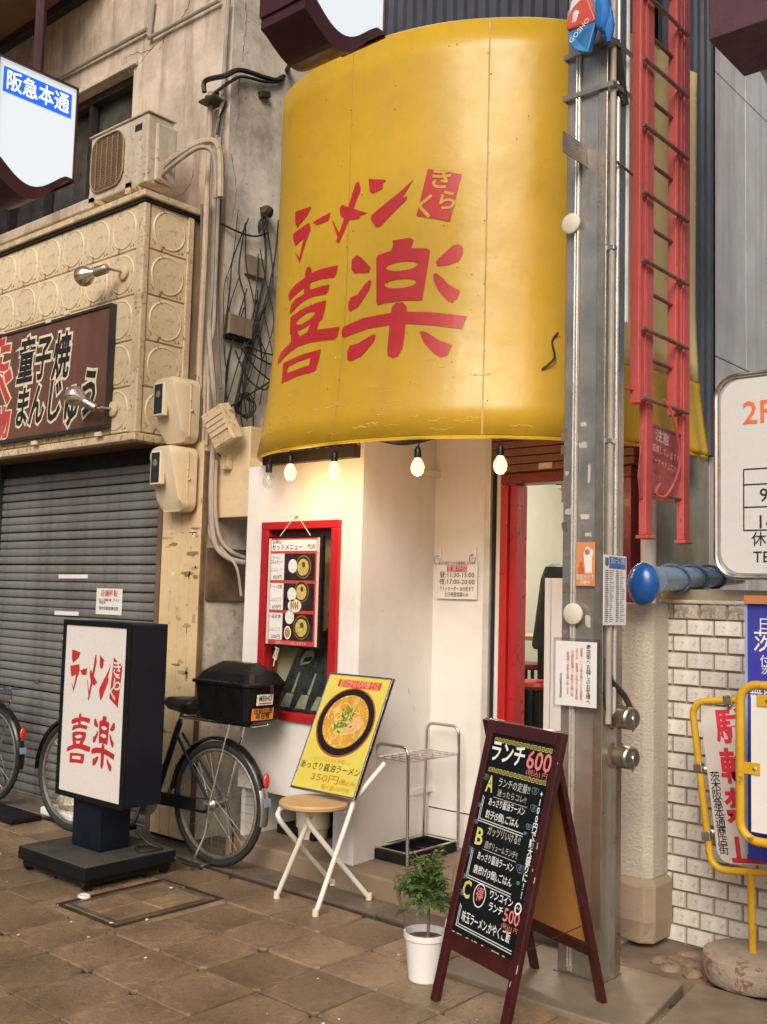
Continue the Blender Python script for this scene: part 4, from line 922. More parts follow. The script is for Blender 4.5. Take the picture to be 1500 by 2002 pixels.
MB().tube([sign_pt(SL * i / ns_, ZB - .004, -.004) for i in range(ns_ + 1)], .011, 8).build('bottom_rim', mat('rim_yellow', (.72, .47, .03), .35, var=.1, bump=.03), T, smooth=True)
MB().tube([sign_pt(SL * i / ns_, ZT + .004, -.004) for i in range(ns_ + 1)], .009, 6).build('top_rim', mat('rim_grey', (.5, .4, .15), .4), T, smooth=True)
def s_of_px(px, z):
    best = min(range(400), key=lambda i: abs(proj(sign_pt(SL * i / 400, z))[0] - px) if i < 330 or px > 1150 else 1e9); return SL * best / 400
m_seam = mat('seam', (.42, .27, .04), .5, bump=0)
for px, wd in ((952, .004), (686, .0016)):
    s0 = s_of_px(px, 3.2); mb = MB(); vs_ = []; fs = []
    for j in range(nz_ * 2 + 1):
        z = ZB + .005 + (ZT - ZB - .01) * j / (nz_ * 2); vs_ += [sign_pt(s0 - wd, z, .0135), sign_pt(s0 + wd, z, .0135)]
    fs = [(2 * j, 2 * j + 1, 2 * j + 3, 2 * j + 2) for j in range(nz_ * 2)]; mb.add(vs_, fs).build('seam', m_seam, T)
# lettering, drawn stroke by stroke in the flat of the sign (s along, z up)
def hit(px, py):          # sight line -> place on the sign
    d = ray(px, py); best = None; lo, hi = 0.0, SL * .8
    for i in range(240):
        s = SL * .8 * i / 239; p, n = plan_at(s)
        for _ in range(1):
            t = (p.x * d.x + p.y * d.y) / (d.x * d.x + d.y * d.y); z = EYE + t * d.z
        q = sign_pt(s, z); e = abs(proj((q.x, q.y, z))[0] - px) + abs(proj((q.x, q.y, z))[1] - py)
        fac = n.x * d.x + n.y * d.y
        if fac < 0 and (best is None or e < best[0]): best = (e, s, z)
    s, z = best[1], best[2]
    for _ in range(6):       # refine
        q = sign_pt(s, z); x0, y0 = proj(q); qs = sign_pt(s + 1e-3, z); qz = sign_pt(s, z + 1e-3); xs, ys = proj(qs); xz, yz = proj(qz)
        a11, a12, a21, a22 = (xs - x0) / 1e-3, (xz - x0) / 1e-3, (ys - y0) / 1e-3, (yz - y0) / 1e-3; D = a11 * a22 - a12 * a21
        if abs(D) < 1e-6: break
        ds = ((px - x0) * a22 - (py - y0) * a12) / D; dz_ = ((py - y0) * a11 - (px - x0) * a21) / D
        s += max(-.05, min(.05, ds)); z += max(-.05, min(.05, dz_))
    return s, z
def ell(cx, cy, rx, ry, a, n=18):
    c, s_ = math.cos(R(a)), math.sin(R(a)); return [(cx + rx * math.cos(2 * math.pi * k / n) * c - ry * math.sin(2 * math.pi * k / n) * s_, cy + rx * math.cos(2 * math.pi * k / n) * s_ + ry * math.sin(2 * math.pi * k / n) * c) for k in range(n)]
ZA, ZBx, ZD, ZC = ((540, 330), .13333), ((700, 320), .14667), ((670, 450), .17333), ((540, 500), .13333)
GL = [
 (ZA, [[(318, 640), (550, 562), (485, 700), (345, 868), (315, 800)]]),
 (ZA, [[(283, 965), (520, 798), (540, 895), (470, 1080), (378, 1385), (315, 1230), (375, 1310), (440, 1020), (318, 1140), (290, 1060)]]),
 (ZA, [[(570, 795), (830, 650), (800, 770), (635, 833)]]),
 (ZA, [[(1200, 215), (1245, 200), (1268, 320), (1160, 597), (1362, 662), (1245, 705), (1260, 738), (1110, 762), (1095, 762), (1040, 900), (945, 1110), (930, 1075), (905, 1088), (932, 1015), (850, 775), (863, 770), (955, 950), (1030, 740), (975, 700), (962, 590), (1000, 538), (1085, 575)]]),
 (ZBx, [[(165, 218), (380, 228), (397, 243), (357, 262), (350, 345), (225, 408), (180, 385)]]),
 (ZBx, [[(760, 220), (615, 460), (680, 450), (655, 500), (315, 850), (260, 858), (192, 750), (205, 700), (600, 370)]]),
 (ZBx, [[(945, 85), (1390, 160), (1235, 785), (795, 710)]]),
 (ZD, [[(575, 130), (770, 97), (815, 120), (785, 215), (960, 215), (1000, 240), (910, 800), (860, 803), (700, 805), (500, 830), (415, 858), (398, 820), (398, 320), (420, 290), (565, 240), (588, 170)], ell(683, 415, 178, 50, -7), ell(667, 612, 178, 50, -6)]),
 (ZD, [[(180, 292), (225, 310), (337, 430), (315, 490), (150, 495), (120, 450), (125, 340)]]),
 (ZD, [[(325, 568), (345, 590), (320, 680), (200, 870), (110, 925), (85, 900), (90, 820), (115, 765), (190, 735), (270, 620)]]),
 (ZD, [[(1060, 370), (1090, 330), (1250, 185), (1310, 168), (1360, 200), (1363, 270), (1320, 360), (1200, 405), (1080, 418)]]),
 (ZD, [[(1030, 510), (1070, 495), (1130, 545), (1200, 620), (1335, 695), (1300, 780), (1240, 825), (1190, 805), (1090, 690), (1040, 590)]]),
 (ZD, [[(10, 1160), (30, 1100), (250, 1000), (565, 940), (570, 880), (620, 825), (690, 822), (735, 865), (740, 928), (1000, 935), (1410, 980), (1345, 1125), (1000, 1080), (725, 1065), (715, 1180), (690, 1340), (640, 1430), (580, 1453), (525, 1420), (520, 1360), (545, 1078), (300, 1120), (40, 1220), (15, 1205)]]),
 (ZD, [[(370, 1180), (393, 1195), (370, 1270), (230, 1430), (110, 1487), (75, 1465), (75, 1380), (100, 1312), (200, 1280)]]),
 (ZD, [[(880, 1160), (900, 1145), (950, 1155), (1100, 1250), (1243, 1303), (1190, 1420), (1120, 1443), (1040, 1400), (930, 1280)]]),
 (ZC, [[(460, 330), (462, 260), (490, 185), (522, 165), (553, 200), (552, 265), (700, 200), (940, 150), (910, 280), (880, 325), (690, 350), (535, 400), (530, 510), (650, 470), (812, 430), (800, 520), (770, 570), (600, 600), (470, 650), (350, 740), (243, 862), (240, 820), (260, 720), (320, 640), (443, 570), (443, 475), (330, 570), (230, 672), (215, 600), (230, 540), (320, 430)]]),
 (ZC, [[(250, 910), (400, 800), (600, 710), (768, 660), (740, 820), (710, 935), (670, 965), (625, 1095), (760, 1075), (960, 1050), (930, 1190), (890, 1235), (700, 1255), (500, 1285), (330, 1350), (180, 1470), (65, 1600), (68, 1530), (110, 1420), (250, 1285), (258, 1180), (240, 1165), (243, 1000)], [(325, 990), (380, 920), (500, 840), (590, 828), (605, 860), (540, 930), (420, 1010), (345, 1020)], [(345, 1105), (380, 1095), (460, 1060), (540, 1000), (490, 1130), (380, 1190)]]),
 (ZC, [[(140, 1585), (400, 1460), (690, 1378), (650, 1570), (610, 1690), (580, 1710), (350, 1770), (115, 1880)], [(205, 1640), (350, 1560), (535, 1500), (520, 1610), (360, 1665), (195, 1730)]])]
def flat_glyph(Z, loops):
    out = []
    for lp in loops: out.append([hit(Z[0][0] + a * Z[1], Z[0][1] + b * Z[1]) for a, b in lp])
    return out
FG = [flat_glyph(*g_) for g_ in GL]
def fill2d(loops):
    flat = [p for l in loops for p in l]; tr = tessellate_polygon([[V((a, b, 0)) for a, b in l] for l in loops]); return flat, [tuple(t) for t in tr]
def curved(name, loops_list, h, m, parent):
    bm = bmesh.new()
    for loops in loops_list:
        fl, tr = fill2d(loops); vv = [bm.verts.new((a, b, 0)) for a, b in fl]
        for t in tr:
            try: bm.faces.new([vv[i] for i in t])
            except ValueError: pass
    ss = [v.co.x for v in bm.verts]; s = math.floor(min(ss) / .03) * .03
    while s < max(ss):
        bmesh.ops.bisect_plane(bm, geom=bm.verts[:] + bm.edges[:] + bm.faces[:], plane_co=(s, 0, 0), plane_no=(1, 0, 0)); s += .03
    zz = 2.2
    while zz < 3.5:
        bmesh.ops.bisect_plane(bm, geom=bm.verts[:] + bm.edges[:] + bm.faces[:], plane_co=(0, zz, 0), plane_no=(0, 1, 0)); zz += .12
    mb = MB(); bm.verts.index_update(); mb.add([sign_pt(v.co.x, v.co.y, h) for v in bm.verts], [tuple(v.index for v in f_.verts) for f_ in bm.faces]); bm.free()
    return mb.build(name, m, parent, fix=False)
m_letred = mat('letter_red', (.50, .022, .026), .38, var=.1, sc=8, bump=.03, speck=(.6, .16, .13), specsc=55, spect=.66)
curved('red_lettering', FG, .0150, m_letred, T)
# the three kana cut into the seal
def kana_loops(ch, px, py, size, sx=1.0, rot=0, bold=.02):
    vs_, fs = txt(ch, bold); s0, z0 = hit(px, py); c, si = math.cos(rot), math.sin(rot); return [( [(s0 + (a * sx * c - b * si) * size, z0 + (a * sx * si + b * c) * size) for a, b in vs_], fs)]
mb = MB()
SEALK = (('き', 864, 354, .112, 1.05), ('ら', 876, 397, .102, 1.05), ('く', 834, 409, .125, .95))
for ch, px, py, sz, sx in SEALK:
    for vs_, fs in kana_loops(ch, px, py, sz, sx, -.12): mb.add([sign_pt(a, b, .017) for a, b in vs_], fs)
mb.build('seal_lettering', m_yel, T, fix=False)
mb = MB(); rd = random.Random(8)
for k in range(70):
    s = rd.uniform(.1, SL * .66); z = rd.uniform(ZB + .1, ZT - .1)
    if k < 26: s = (s_of_px(952, 3.2), s_of_px(686, 3.2))[k % 2] + rd.uniform(-.01, .01)
    p, n_ = plan_at(s); mb.lathe(sign_pt(s, z, .0125), [(rd.uniform(.0015, .004), 0), (.001, .0015)], 6, tuple(n_))
tag(mb.build('spots', mat('spot_dark', (.10, .06, .02), .8, bump=0), T), kind='stuff')
# scratches and a loose wire
mb = MB()
for k in range(46):
    s = random.uniform(.25, SL * .62); z = ZB + .03 + abs(random.gauss(0, .17)); L = random.uniform(.02, .11); P = []
    for i in range(6): P.append(sign_pt(s + L * i / 5, z + random.uniform(-.006, .006), .0132))
    mb.tube(P, random.uniform(.0006, .0016), 4)
mb.build('scratches', mat('scratch', (.80, .62, .22), .5, bump=0), T)
MB().tube(smoothpath([W(1092, 650, 3.93), W(1080, 668, 3.92), W(1084, 700, 3.9), W(1060, 722, 3.87)]), .005, 6).build('loose_wire', m_cable, T, smooth=True)
# soffit beam under the sign
T = thing('dark_beam', (-3.8, 3.7, 2.1), 'dark timber beam and sagging cover under the yellow sign', 'beam')
MB().box(-4.09, BXR - .02, 3.70, 3.745, BZT - .005, BZT + .055).build('beam', m_blackframe, T)
MB().slab([(BXL + .02, 3.9, 2.33), (-4.1, 3.78, 2.33), (-3.2, 3.66, 2.33), (-2.85, 3.76, 2.33), (-2.5, 4.0, 2.33), (-2.3, 4.3, 2.33), (-2.3, 4.4, 2.33), (BXL + .02, 4.4, 2.33)], (0, 0, 1), .02).build('soffit', mat('soffit_cream', (.6, .5, .4), .6), T)
MB().tube(smoothpath([(-4.02, 3.74, 2.2), (-3.8, 3.68, 2.17), (-3.4, 3.72, 2.2), (-3.15, 3.78, 2.16), (-2.85, 3.85, 2.21), (-2.6, 3.95, 2.2)]), .028, 8).build('cable_bundle', m_black, T, smooth=True)
# ------------------------------------------------------------------ hanging bulbs
m_glassb = glass('bulb_glass', (.98, .96, .92), .03, .9)
m_fil = mat('filament', (1, .7, .3), .5, var=0, bump=0, emit=(1, .78, .42), est=12)
m_glow = mat('glow_glass', (.9, .75, .45), .2, var=0, bump=0, emit=(1, .62, .22), est=1.15)
for px, py, on, lb in ((517, 938, 0, 'unlit clear bulb at the left end of the yellow sign rim'), (560, 922, 1, 'lit bulb next to the unlit one under the yellow sign'), (648, 918, 1, 'lit bulb hanging above the red framed window corner'), (815, 912, 1, 'lit bulb hanging before the slanted white wall'), (978, 908, 1, 'lit bulb hanging before the red doorway')):
    s = s_of_px(px, ZB); p = sign_pt(s, ZB - .012, -.03); zt = ZV(px, py, p)
    T = thing('hanging_bulb', (p.x, p.y, zt - .04), lb, 'bulb', 'bulbs hanging under the yellow sign')
    c = V((p.x, p.y, zt))
    MB().tube([p, V((p.x + .004, p.y, zt + .1)), c + V((0, 0, .085))], .004, 6).build('cord', m_cable, T)
    MB().lathe(c + V((0, 0, .035)), [(.0165, .004), (.0165, .04), (.011, .052), (.006, .058)], 14).build('socket', m_black, T, smooth=True)
    pr = [(.002, -.044), (.018, -.04), (.029, -.026), (.033, -.006), (.03, .012), (.02, .03), (.013, .042)]
    if on:
        MB().lathe(c, pr, 18).build('glass_bulb', m_glassb, T, smooth=True)
        fi = MB().ball(c + V((0, -.0, -.002)), .016, .034, .02, 10, 8).build('filament', m_fil, T)
        MB().lathe(c, [(r_ * .95, h_ * .96) for r_, h_ in pr], 14).build('glow', m_glow, T, smooth=True)
        ld = bpy.data.lights.new('bulb_light', 'POINT'); ld.energy = 2.4; ld.color = (1, .58, .25); ld.shadow_soft_size = .03
        lo_ = bpy.data.objects.new('bulb_light', ld); COL.objects.link(lo_); lo_.parent = T; lo_.location = c + V((0, -.0, -.06)) - OFF[T.name]
    else:
        MB().lathe(c, pr, 18).build('glass_bulb', m_glassb, T, smooth=True); MB().tube([c + V((0, 0, .035)), c + V((.006, 0, .0)), c + V((-.006, 0, 0)), c + V((0, 0, .035))], .0012, 4).build('filament', m_silver, T)
# ------------------------------------------------------------------ standing light box sign
T = thing('light_box_sign', (-4.46, 3.03, 0), 'standing black light box sign with white face and red ramen lettering on a dolly base', 'sign')
m_face = mat('acrylic_white', (.70, .66, .63), .28, var=.02, bump=.0, grime=((.64, .59, .55), .2), grimesc=1.2)
cx0, cx1, cy0, cy1, cz0, cz1 = -4.69, -4.125, 2.93, 3.15, .365, 1.235
m_caby = m_navy
MB().box(cx0, cx1, cy0 + .006, cy1, cz0, cz1).build('cabinet', m_caby, T, bevel=.006)
mb = MB(); e = .022
mb.box(cx0 - .004, cx1 + .004, cy0 - .01, cy0 + .005, cz1 - e, cz1 + .004).box(cx0 - .004, cx1 + .004, cy0 - .01, cy0 + .005, cz0 - .004, cz0 + e).box(cx0 - .004, cx0 + e, cy0 - .01, cy0 + .005, cz0 + e, cz1 - e).box(cx1 - e, cx1 + .004, cy0 - .01, cy0 + .005, cz0 + e, cz1 - e)
mb.build('face_rim', m_black, T, bevel=.002)
MB().box(cx0 + e, cx1 - e, cy0 - .004, cy0 + .004, cz0 + e, cz1 - e).build('white_face', m_face, T)
S = Sheet(((cx0 + cx1) / 2, cy0 - .004, (cz0 + cz1) / 2), (1, 0, 0), (0, 0, 1))
# reuse the strokes of the big sign
def put(idx, x0, x1, y0, y1, mb, h=.002):
    pts = [p for i in idx for l in FG[i] for p in l]; a0, a1 = min(p[0] for p in pts), max(p[0] for p in pts); b0, b1 = min(p[1] for p in pts), max(p[1] for p in pts)
    def mp(p): return (x0 + (p[0] - a0) / (a1 - a0) * (x1 - x0), y0 + (p[1] - b0) / (b1 - b0) * (y1 - y0))
    for i in idx:
        fl, tr = fill2d([[mp(p) for p in l] for l in FG[i]]); mb.add([S.p(a, b, h) for a, b in fl], tr)
    return mp
mb = MB(); hw = (cx1 - cx0) / 2
put([0, 1], -.21, -.125, .08, .29, mb); put([2], -.12, -.06, .17, .205, mb); put([3], -.055, .035, .045, .275, mb); put([4, 5], .045, .14, .06, .275, mb); put([6], .14, .235, .035, .27, mb)
put([15, 16, 17], -.205, .0, -.27, -.02, mb); put(list(range(7, 15)), .01, .205, -.27, -.015, mb)
mb.build('red_lettering', mat('sign_red', (.46, .03, .03), .35, bump=0), T)
mb = MB()
for ch, x, y in (('き', .195, .215), ('ら', .2, .145), ('く', .172, .10)): S.text(mb, ch, x, y, .085, .015, .0035)
mb.build('seal_lettering', m_face, T)
MB().box(-4.592, -4.35, 2.965, 3.14, .122, cz0 - .001).build('post', m_caby, T, bevel=.004)
MB().box(-4.75, -4.165, 2.765, 3.29, .055, .12).build('base_plate', [m_black, mat('base_dusty', (.05, .043, .034), .7, var=.35, sc=4, bump=.2, grime=((.10, .08, .06), .6))], T, bevel=.008)
for p_ in bpy.data.objects[-1].data.polygons if False else [o for o in bpy.data.objects if o.name.startswith('base_plate')][-1].data.polygons: p_.material_index = 1 if p_.normal.z > .5 else 0
MB().box(-4.73, -4.185, 2.785, 3.27, .03, .054).build('base_skirt', m_black, T)
for x in (-4.71, -4.21):
    for y in (2.81, 3.25):
        MB().lathe((x - .012, y, .028), [(.026, 0), (.028, .004), (.028, .02), (.026, .024)], 14, (1, 0, 0)).build('caster', m_black, T)
mb = MB(); mb.tube(smoothpath([(-4.33, 3.16, .2), (-4.27, 3.2, .14), (-4.2, 3.22, .128), (-4.22, 3.12, .128), (-4.3, 3.15, .13), (-4.24, 3.24, .132), (-4.15, 3.3, .06), (-4.12, 3.42, .01)]), .008, 6); mb.build('power_cord', m_cable, T, smooth=True)
o = MB().tube([V((-4.12, 2.74, .008)) + V((math.cos(t) * .028, math.sin(t) * .02, 0)) for t in [2 * math.pi * i / 16 for i in range(16)]], .007, 6, True).build('plastic_ring', m_paper, smooth=True); tag(o, 'small white plastic ring lying by the light box base', 'ring')
# ------------------------------------------------------------------ bicycles
m_tyre = mat('tyre', (.018, .017, .016), .75, var=.2, bump=.2, bsc=120); m_rim = mat('rim_alu', (.42, .38, .33), .32, .85, var=.15)
m_frame = mat('bike_frame', (.014, .018, .03), .3, var=.15, bump=.03, speck=(.1, .08, .06), specsc=50, spect=.72)
m_hub = mat('hub_steel', (.38, .34, .3), .35, .9, var=.2); m_sad = mat('saddle', (.028, .018, .014), .42, var=.2, bump=.08)
m_guard = mat('guard_black', (.012, .011, .011), .22, .2, var=.1, bump=.02); m_spoke = mat('spoke_steel', (.3, .27, .24), .35, .9, bump=0)
def bicycle(rear, front, label, group, full=True, wr=.315):
    r0 = V((rear[0], rear[1], 0)); f0 = V((front[0], front[1], 0)); d = (f0 - r0); wb = d.length; d.normalize(); n = V((d.y, -d.x, 0))  # n: towards the wall side or street
    if n.y < 0: n = -n
    mt = M(((d.x, n.x, 0, r0.x), (d.y, n.y, 0, r0.y), (0, 0, 1, 0), (0, 0, 0, 1)))
    T = thing('bicycle', (r0.x, r0.y, 0), label, 'bicycle', group)
    B = lambda mb, nm, m, par=T, sm=True: mb.xf(mt).build(nm, m, par, smooth=sm)
    def circ(cx, cz, r, k=40, y=0): return [(cx + r * math.cos(2 * math.pi * i / k), y, cz + r * math.sin(2 * math.pi * i / k)) for i in range(k)]
    for cx in (0, wb):
        wh = B(MB().tube(circ(cx, wr, wr - .018), .018, 10, True), 'tyre', m_tyre)
        B(MB().tube(circ(cx, wr, wr - .044), .011, 8, True), 'rim', m_rim, wh)
        B(MB().lathe((cx, -.045, wr), [(.012, -.02), (.03, 0), (.018, .02), (.018, .07), (.03, .09), (.012, .11)], 14, (0, 1, 0)), 'hub', m_hub, wh)
        mb = MB()
        for k in range(18):
            for s_ in (-1, 1):
                a = 2 * math.pi * (k + .25 * s_) / 18; q = a + s_ * 1.2 * (1 if k % 2 else -1)
                mb.tube([(cx + .026 * math.cos(q), s_ * .03, wr + .026 * math.sin(q)), (cx + (wr - .05) * math.cos(a), 0, wr + (wr - .05) * math.sin(a))], .0009, 4, caps=False)
        B(mb, 'spokes', m_spoke, wh, False)
    # mudguards
    def guard(cx, a0, a1, tail=0):
        mb = MB(); vs_ = []; fs = []; k = 22; ro = wr + .022
        for i in range(k + 1):
            a = R(a0 + (a1 - a0) * i / k)
            for yy, dr in ((-.028, -.012), (-.018, 0), (0, .005), (.018, 0), (.028, -.012)): vs_.append((cx + (ro + dr) * math.cos(a), yy, wr + (ro + dr) * math.sin(a)))
        for i in range(k):
            for j in range(4): fs.append((5 * i + j, 5 * i + j + 1, 5 * i + j + 6, 5 * i + j + 5))
        return mb.add(vs_, fs)
    B(guard(0, 5, 160), 'mudguard', m_guard); B(guard(0, 161, 192), 'mudguard_tail', m_rim if full else m_guard)   # 180 deg is the tail side
    B(guard(wb, 0, 120), 'mudguard', m_guard)
    bb = V((.46, 0, .29)); st = V((.30, 0, .70)); hd0 = V((wb - .20, 0, .62)); hd1 = V((wb - .24, 0, .80))
    B(MB().tube([bb, st], .017, 8), 'seat_tube', m_frame); B(MB().tube([hd0 + V((.0, 0, -.03)), hd1], .02, 10), 'head_tube', m_frame)
    B(MB().tube(smoothpath([hd0, V((.72, 0, .38)), bb], 6), .019, 8), 'down_tube', m_frame)
    B(MB().tube(smoothpath([hd1 - V((0, 0, .04)), V((.66, 0, .56)), V((.40, 0, .44))], 6), .015, 8), 'top_tube', m_frame)
    for s_ in (-1, 1):
        B(MB().tube([(.44, s_ * .03, .29), (.0, s_ * .055, wr)], .010, 8), 'chain_stay', m_frame); B(MB().tube([st - V((0, 0, .06)) + V((0, s_ * .02, 0)), (0, s_ * .055, wr)], .008, 8), 'seat_stay', m_frame)
        B(MB().tube(smoothpath([hd0 + V((0, s_ * .02, -.02)), V((wb - .12, s_ * .045, .52)), V((wb, s_ * .05, wr))], 5), .011, 8), 'fork_blade', m_frame)
    B(MB().box(.02, .5, -.065, -.052, .27, .335), 'chain_case', m_black, sm=False)
    ch = B(MB().lathe((.46, -.075, .29), [(.09, 0), (.09, .006)], 24, (0, 1, 0)), 'chainring', m_hub)
    for s_, an in ((-1, -65), (1, 115)):
        a = R(an); e_ = V((.46 + .165 * math.cos(a), s_ * .095, .29 + .165 * math.sin(a)))
        B(MB().bar((.46, s_ * .09, .29), e_, .012, .022), 'crank', m_hub, sm=False); B(MB().obox(e_ + V((0, s_ * .05, 0)), (1, 0, 0), (0, 1, 0), (0, 0, 1), .085, .085, .022), 'pedal', m_black, sm=False)
    B(MB().tube([st, st + V((-.025, 0, .08))], .013, 8), 'seat_post', m_chrome)
    # saddle
    mb = MB(); vs_ = []; fs = []; sc = st + V((-.03, 0, .10))
    prof = [(-.13, .08, .028), (-.115, .10, .04), (-.07, .105, .045), (0, .075, .04), (.06, .04, .036), (.12, .022, .03), (.145, .012, .015)]
    for x, wd, h_ in prof:
        for k in range(10):
            a = 2 * math.pi * k / 10; zz = math.sin(a); vs_.append(sc + V((x, wd * math.cos(a), h_ * (zz if zz > 0 else zz * 1.2) + (.015 if x < -.1 else 0))))
    for i in range(len(prof) - 1): fs += [(10 * i + k, 10 * i + (k + 1) % 10, 10 * i + 10 + (k + 1) % 10, 10 * i + 10 + k) for k in range(10)]
    fs += [tuple(range(10)), tuple(10 * (len(prof) - 1) + k for k in range(10))]
    B(mb.add(vs_, fs), 'saddle', m_sad)
    # rack
    mb = MB()
    for yy in (-.06, 0, .06): mb.tube([(-.27, yy, .735), (.24, yy, .735)], .006, 6)
    for xx in (-.27, -.1, .07, .24): mb.tube([(xx, -.06, .735), (xx, .06, .735)], .006, 6)
    for s_ in (-1, 1): mb.tube([(-.12, s_ * .06, .735), (0, s_ * .06, wr)], .006, 6)
    B(mb, 'rack', m_chrome)
    # stand
    B(MB().tube(smoothpath([(.0, -.065, wr), (-.02, -.1, .18), (.03, -.14, .012), (.03, 0, .012), (.03, .14, .012), (-.02, .1, .18), (0, .065, wr)], 5), .007, 8), 'kickstand', m_chrome)
    # handlebar
    B(MB().tube([hd1, hd1 + V((-.03, 0, .31))], .012, 8), 'stem', m_chrome)
    hb = hd1 + V((-.03, 0, .31))
    B(MB().tube(smoothpath([hb + V((-.17, -.26, .02)), hb + V((-.05, -.23, .03)), hb + V((.04, -.1, .0)), hb, hb + V((.04, .1, 0)), hb + V((-.05, .19, .03)), hb + V((-.17, .2, .02))], 5), .011, 8), 'handlebar', m_chrome)
    for s_, w_ in ((-1, .26), (1, .2)):
        B(MB().tube([hb + V((-.06, s_ * (w_ - .02), .03)), hb + V((-.19, s_ * w_, .02))], .016, 10), 'grip', m_black); B(MB().tube([hb + V((-.02, s_ * (w_ - .06), .0)), hb + V((-.14, s_ * (w_ - .02), -.03))], .005, 6), 'brake_lever', m_chrome)
    # tail reflector and tail tip
    a = R(155); c = V(((wr + .05) * math.cos(a), 0, wr + (wr + .05) * math.sin(a)))
    B(MB().ball(c, .014, .022, .038, 12, 8), 'reflector', mat('reflector_red', (.6, .03, .02), .15, var=.05, bump=.1, coat=.6)); 
    a = R(172); c = V(((wr + .031) * math.cos(a), 0, wr + (wr + .031) * math.sin(a)))
    B(MB().obox(c, (1, 0, -.12), (0, 1, 0), (.12, 0, 1), .006, .044, .04), 'registration_sticker', mat('sticker_blue', (.22, .32, .42), .4, bump=0), sm=False)
    # skirt guard on the wheel
    mb = MB()
    for k in range(7):
        a0 = R(20 + k * 10); mb.tube([(.03 * math.cos(a0), .045, wr + .05 * math.sin(a0)), ((wr - .03) * math.cos(a0), .04, wr + (wr - .03) * math.sin(a0))], .0012, 4)
    B(mb, 'skirt_guard', m_black, sm=False)
    B(MB().obox((.04, -.075, wr + .0), (1, 0, 0), (0, 1, 0), (0, 0, 1), .05, .03, .05), 'drum_brake', m_hub)
    return T
bk = bicycle((-4.14, 3.52), (-5.30, 3.41), 'dark bicycle with chrome mudguard parked behind the light box sign', 'parked bicycles')
c = W(38, 1460, 3.47).x - .35
bicycle((c, 3.47), (c - 1.16, 3.36), 'dark bicycle parked against the grey shutter away from the light box', 'parked bicycles', False)
# ------------------------------------------------------------------ delivery case on the rack
T = thing('delivery_case', (-3.99, 3.52, .745), 'black lidded delivery case on the bicycle rack with small stickers', 'case')
x0, x1, y0, y1 = -4.225, -3.785, 3.385, 3.655
def frust(mb, zs):
    vs_ = []; fs = []
    for z, e in zs:
        P = [(x0 + e, y0 + e), (x1 - e, y0 + e), (x1 - e, y1 - e), (x0 + e, y1 - e)]
        q = []
        for i in range(4):
            p = V(P[i]); a = (V(P[i - 1]) - p).normalized() * .035; b = (V(P[(i + 1) % 4]) - p).normalized() * .035
            q += [p + a, p + (a + b) * .3, p + b]
        vs_ += [(p.x, p.y, z) for p in q]
    n = 12
    for i in range(len(zs) - 1): fs += [(n * i + k, n * i + (k + 1) % n, n * i + n + (k + 1) % n, n * i + n + k) for k in range(n)]
    fs += [tuple(reversed(range(n))), tuple(n * (len(zs) - 1) + k for k in range(n))]
    return mb.add(vs_, fs)
m_case = mat('case_black', (.007, .006, .007), .3, spec=.35, var=.15, bump=.1, bsc=140)
cb = frust(MB(), [(.748, .04), (.765, .022), (.93, .004), (.934, .004)]).build('tub', m_case, T, bevel=.003)
frust(MB(), [(.936, -.008), (.95, -.008), (.956, .004), (.995, .03), (1.035, .085), (1.045, .1)]).build('lid', m_case, T, bevel=.004)
frust(MB(), [(.9345, .0), (.9355, .0)]).build('lid_gap', m_dark, T)
S = Sheet((x1 - .005, (y0 + y1) / 2, .86), (0, 1, 0), (.09, 0, 1))
mb = MB(); S.board(mb, -.075, .03, -.012, .04, .004, .006); mb.build('white_sticker', m_paper, cb)
mb = MB(); S.text(mb, 'MEIHO', -.022, .02, .038, .012, .0075, wide=.085); mb.build('sticker_lettering', m_ink, cb)
mb = MB(); S.rect(mb, -.062, .02, -.006, .0, .0072); mb.build('sticker_underline', m_redink, cb)
mb = MB(); S.board(mb, -.1, .04, -.085, -.028, .004, .006); mb.build('orange_sticker', mat('sticker_orange', (.72, .25, .03), .4, bump=0), cb)
mb = MB(); S.text(mb, '出前迅速\n味自慢', -.03, -.054, .034, .012, .0075, .75, wide=.12); mb.build('sticker_lettering', m_ink, cb)
MB().obox(S.p(.01, .065, .008), (0, 1, 0), (1, 0, 0), (0, 0, 1), .022, .012, .04).build('latch', m_chrome, cb)
# ------------------------------------------------------------------ foam tray with a net bag behind the front wheel
c = G(108, 1612); T = MB(); q = W(105, 1612, 3.58)
o = MB().box(-5.72, -5.38, 3.46, 3.66, .022, .07).build('foam_tray', m_paper, bevel=.012); tag(o, 'crumpled white foam tray on the ground behind the bicycle wheel', 'tray')
mb = MB(); mb.ball((-5.50, 3.56, .125), .13, .09, .062, 14, 9, .12).ball((-5.4, 3.58, .12), .08, .07, .055, 10, 8, .15); o = mb.build('net_bag', mat('net_beige', (.5, .42, .33), .8, var=.4, sc=30, bump=.8, bsc=60), smooth=True); tag(o, 'beige net bag lying on the white foam tray', 'bag')
c = W(5, 1612, 3.1); o = MB().box(-6.4, -5.42, 2.98, 3.2, .0, .04)
p = G(22, 1608, .02); o = MB().box(p.x - .5, p.x, p.y, p.y + .2, .002, .035).build('rubber_block', m_black, bevel=.006); tag(o, 'flat black rubber block on the paving at the frame edge', 'block')
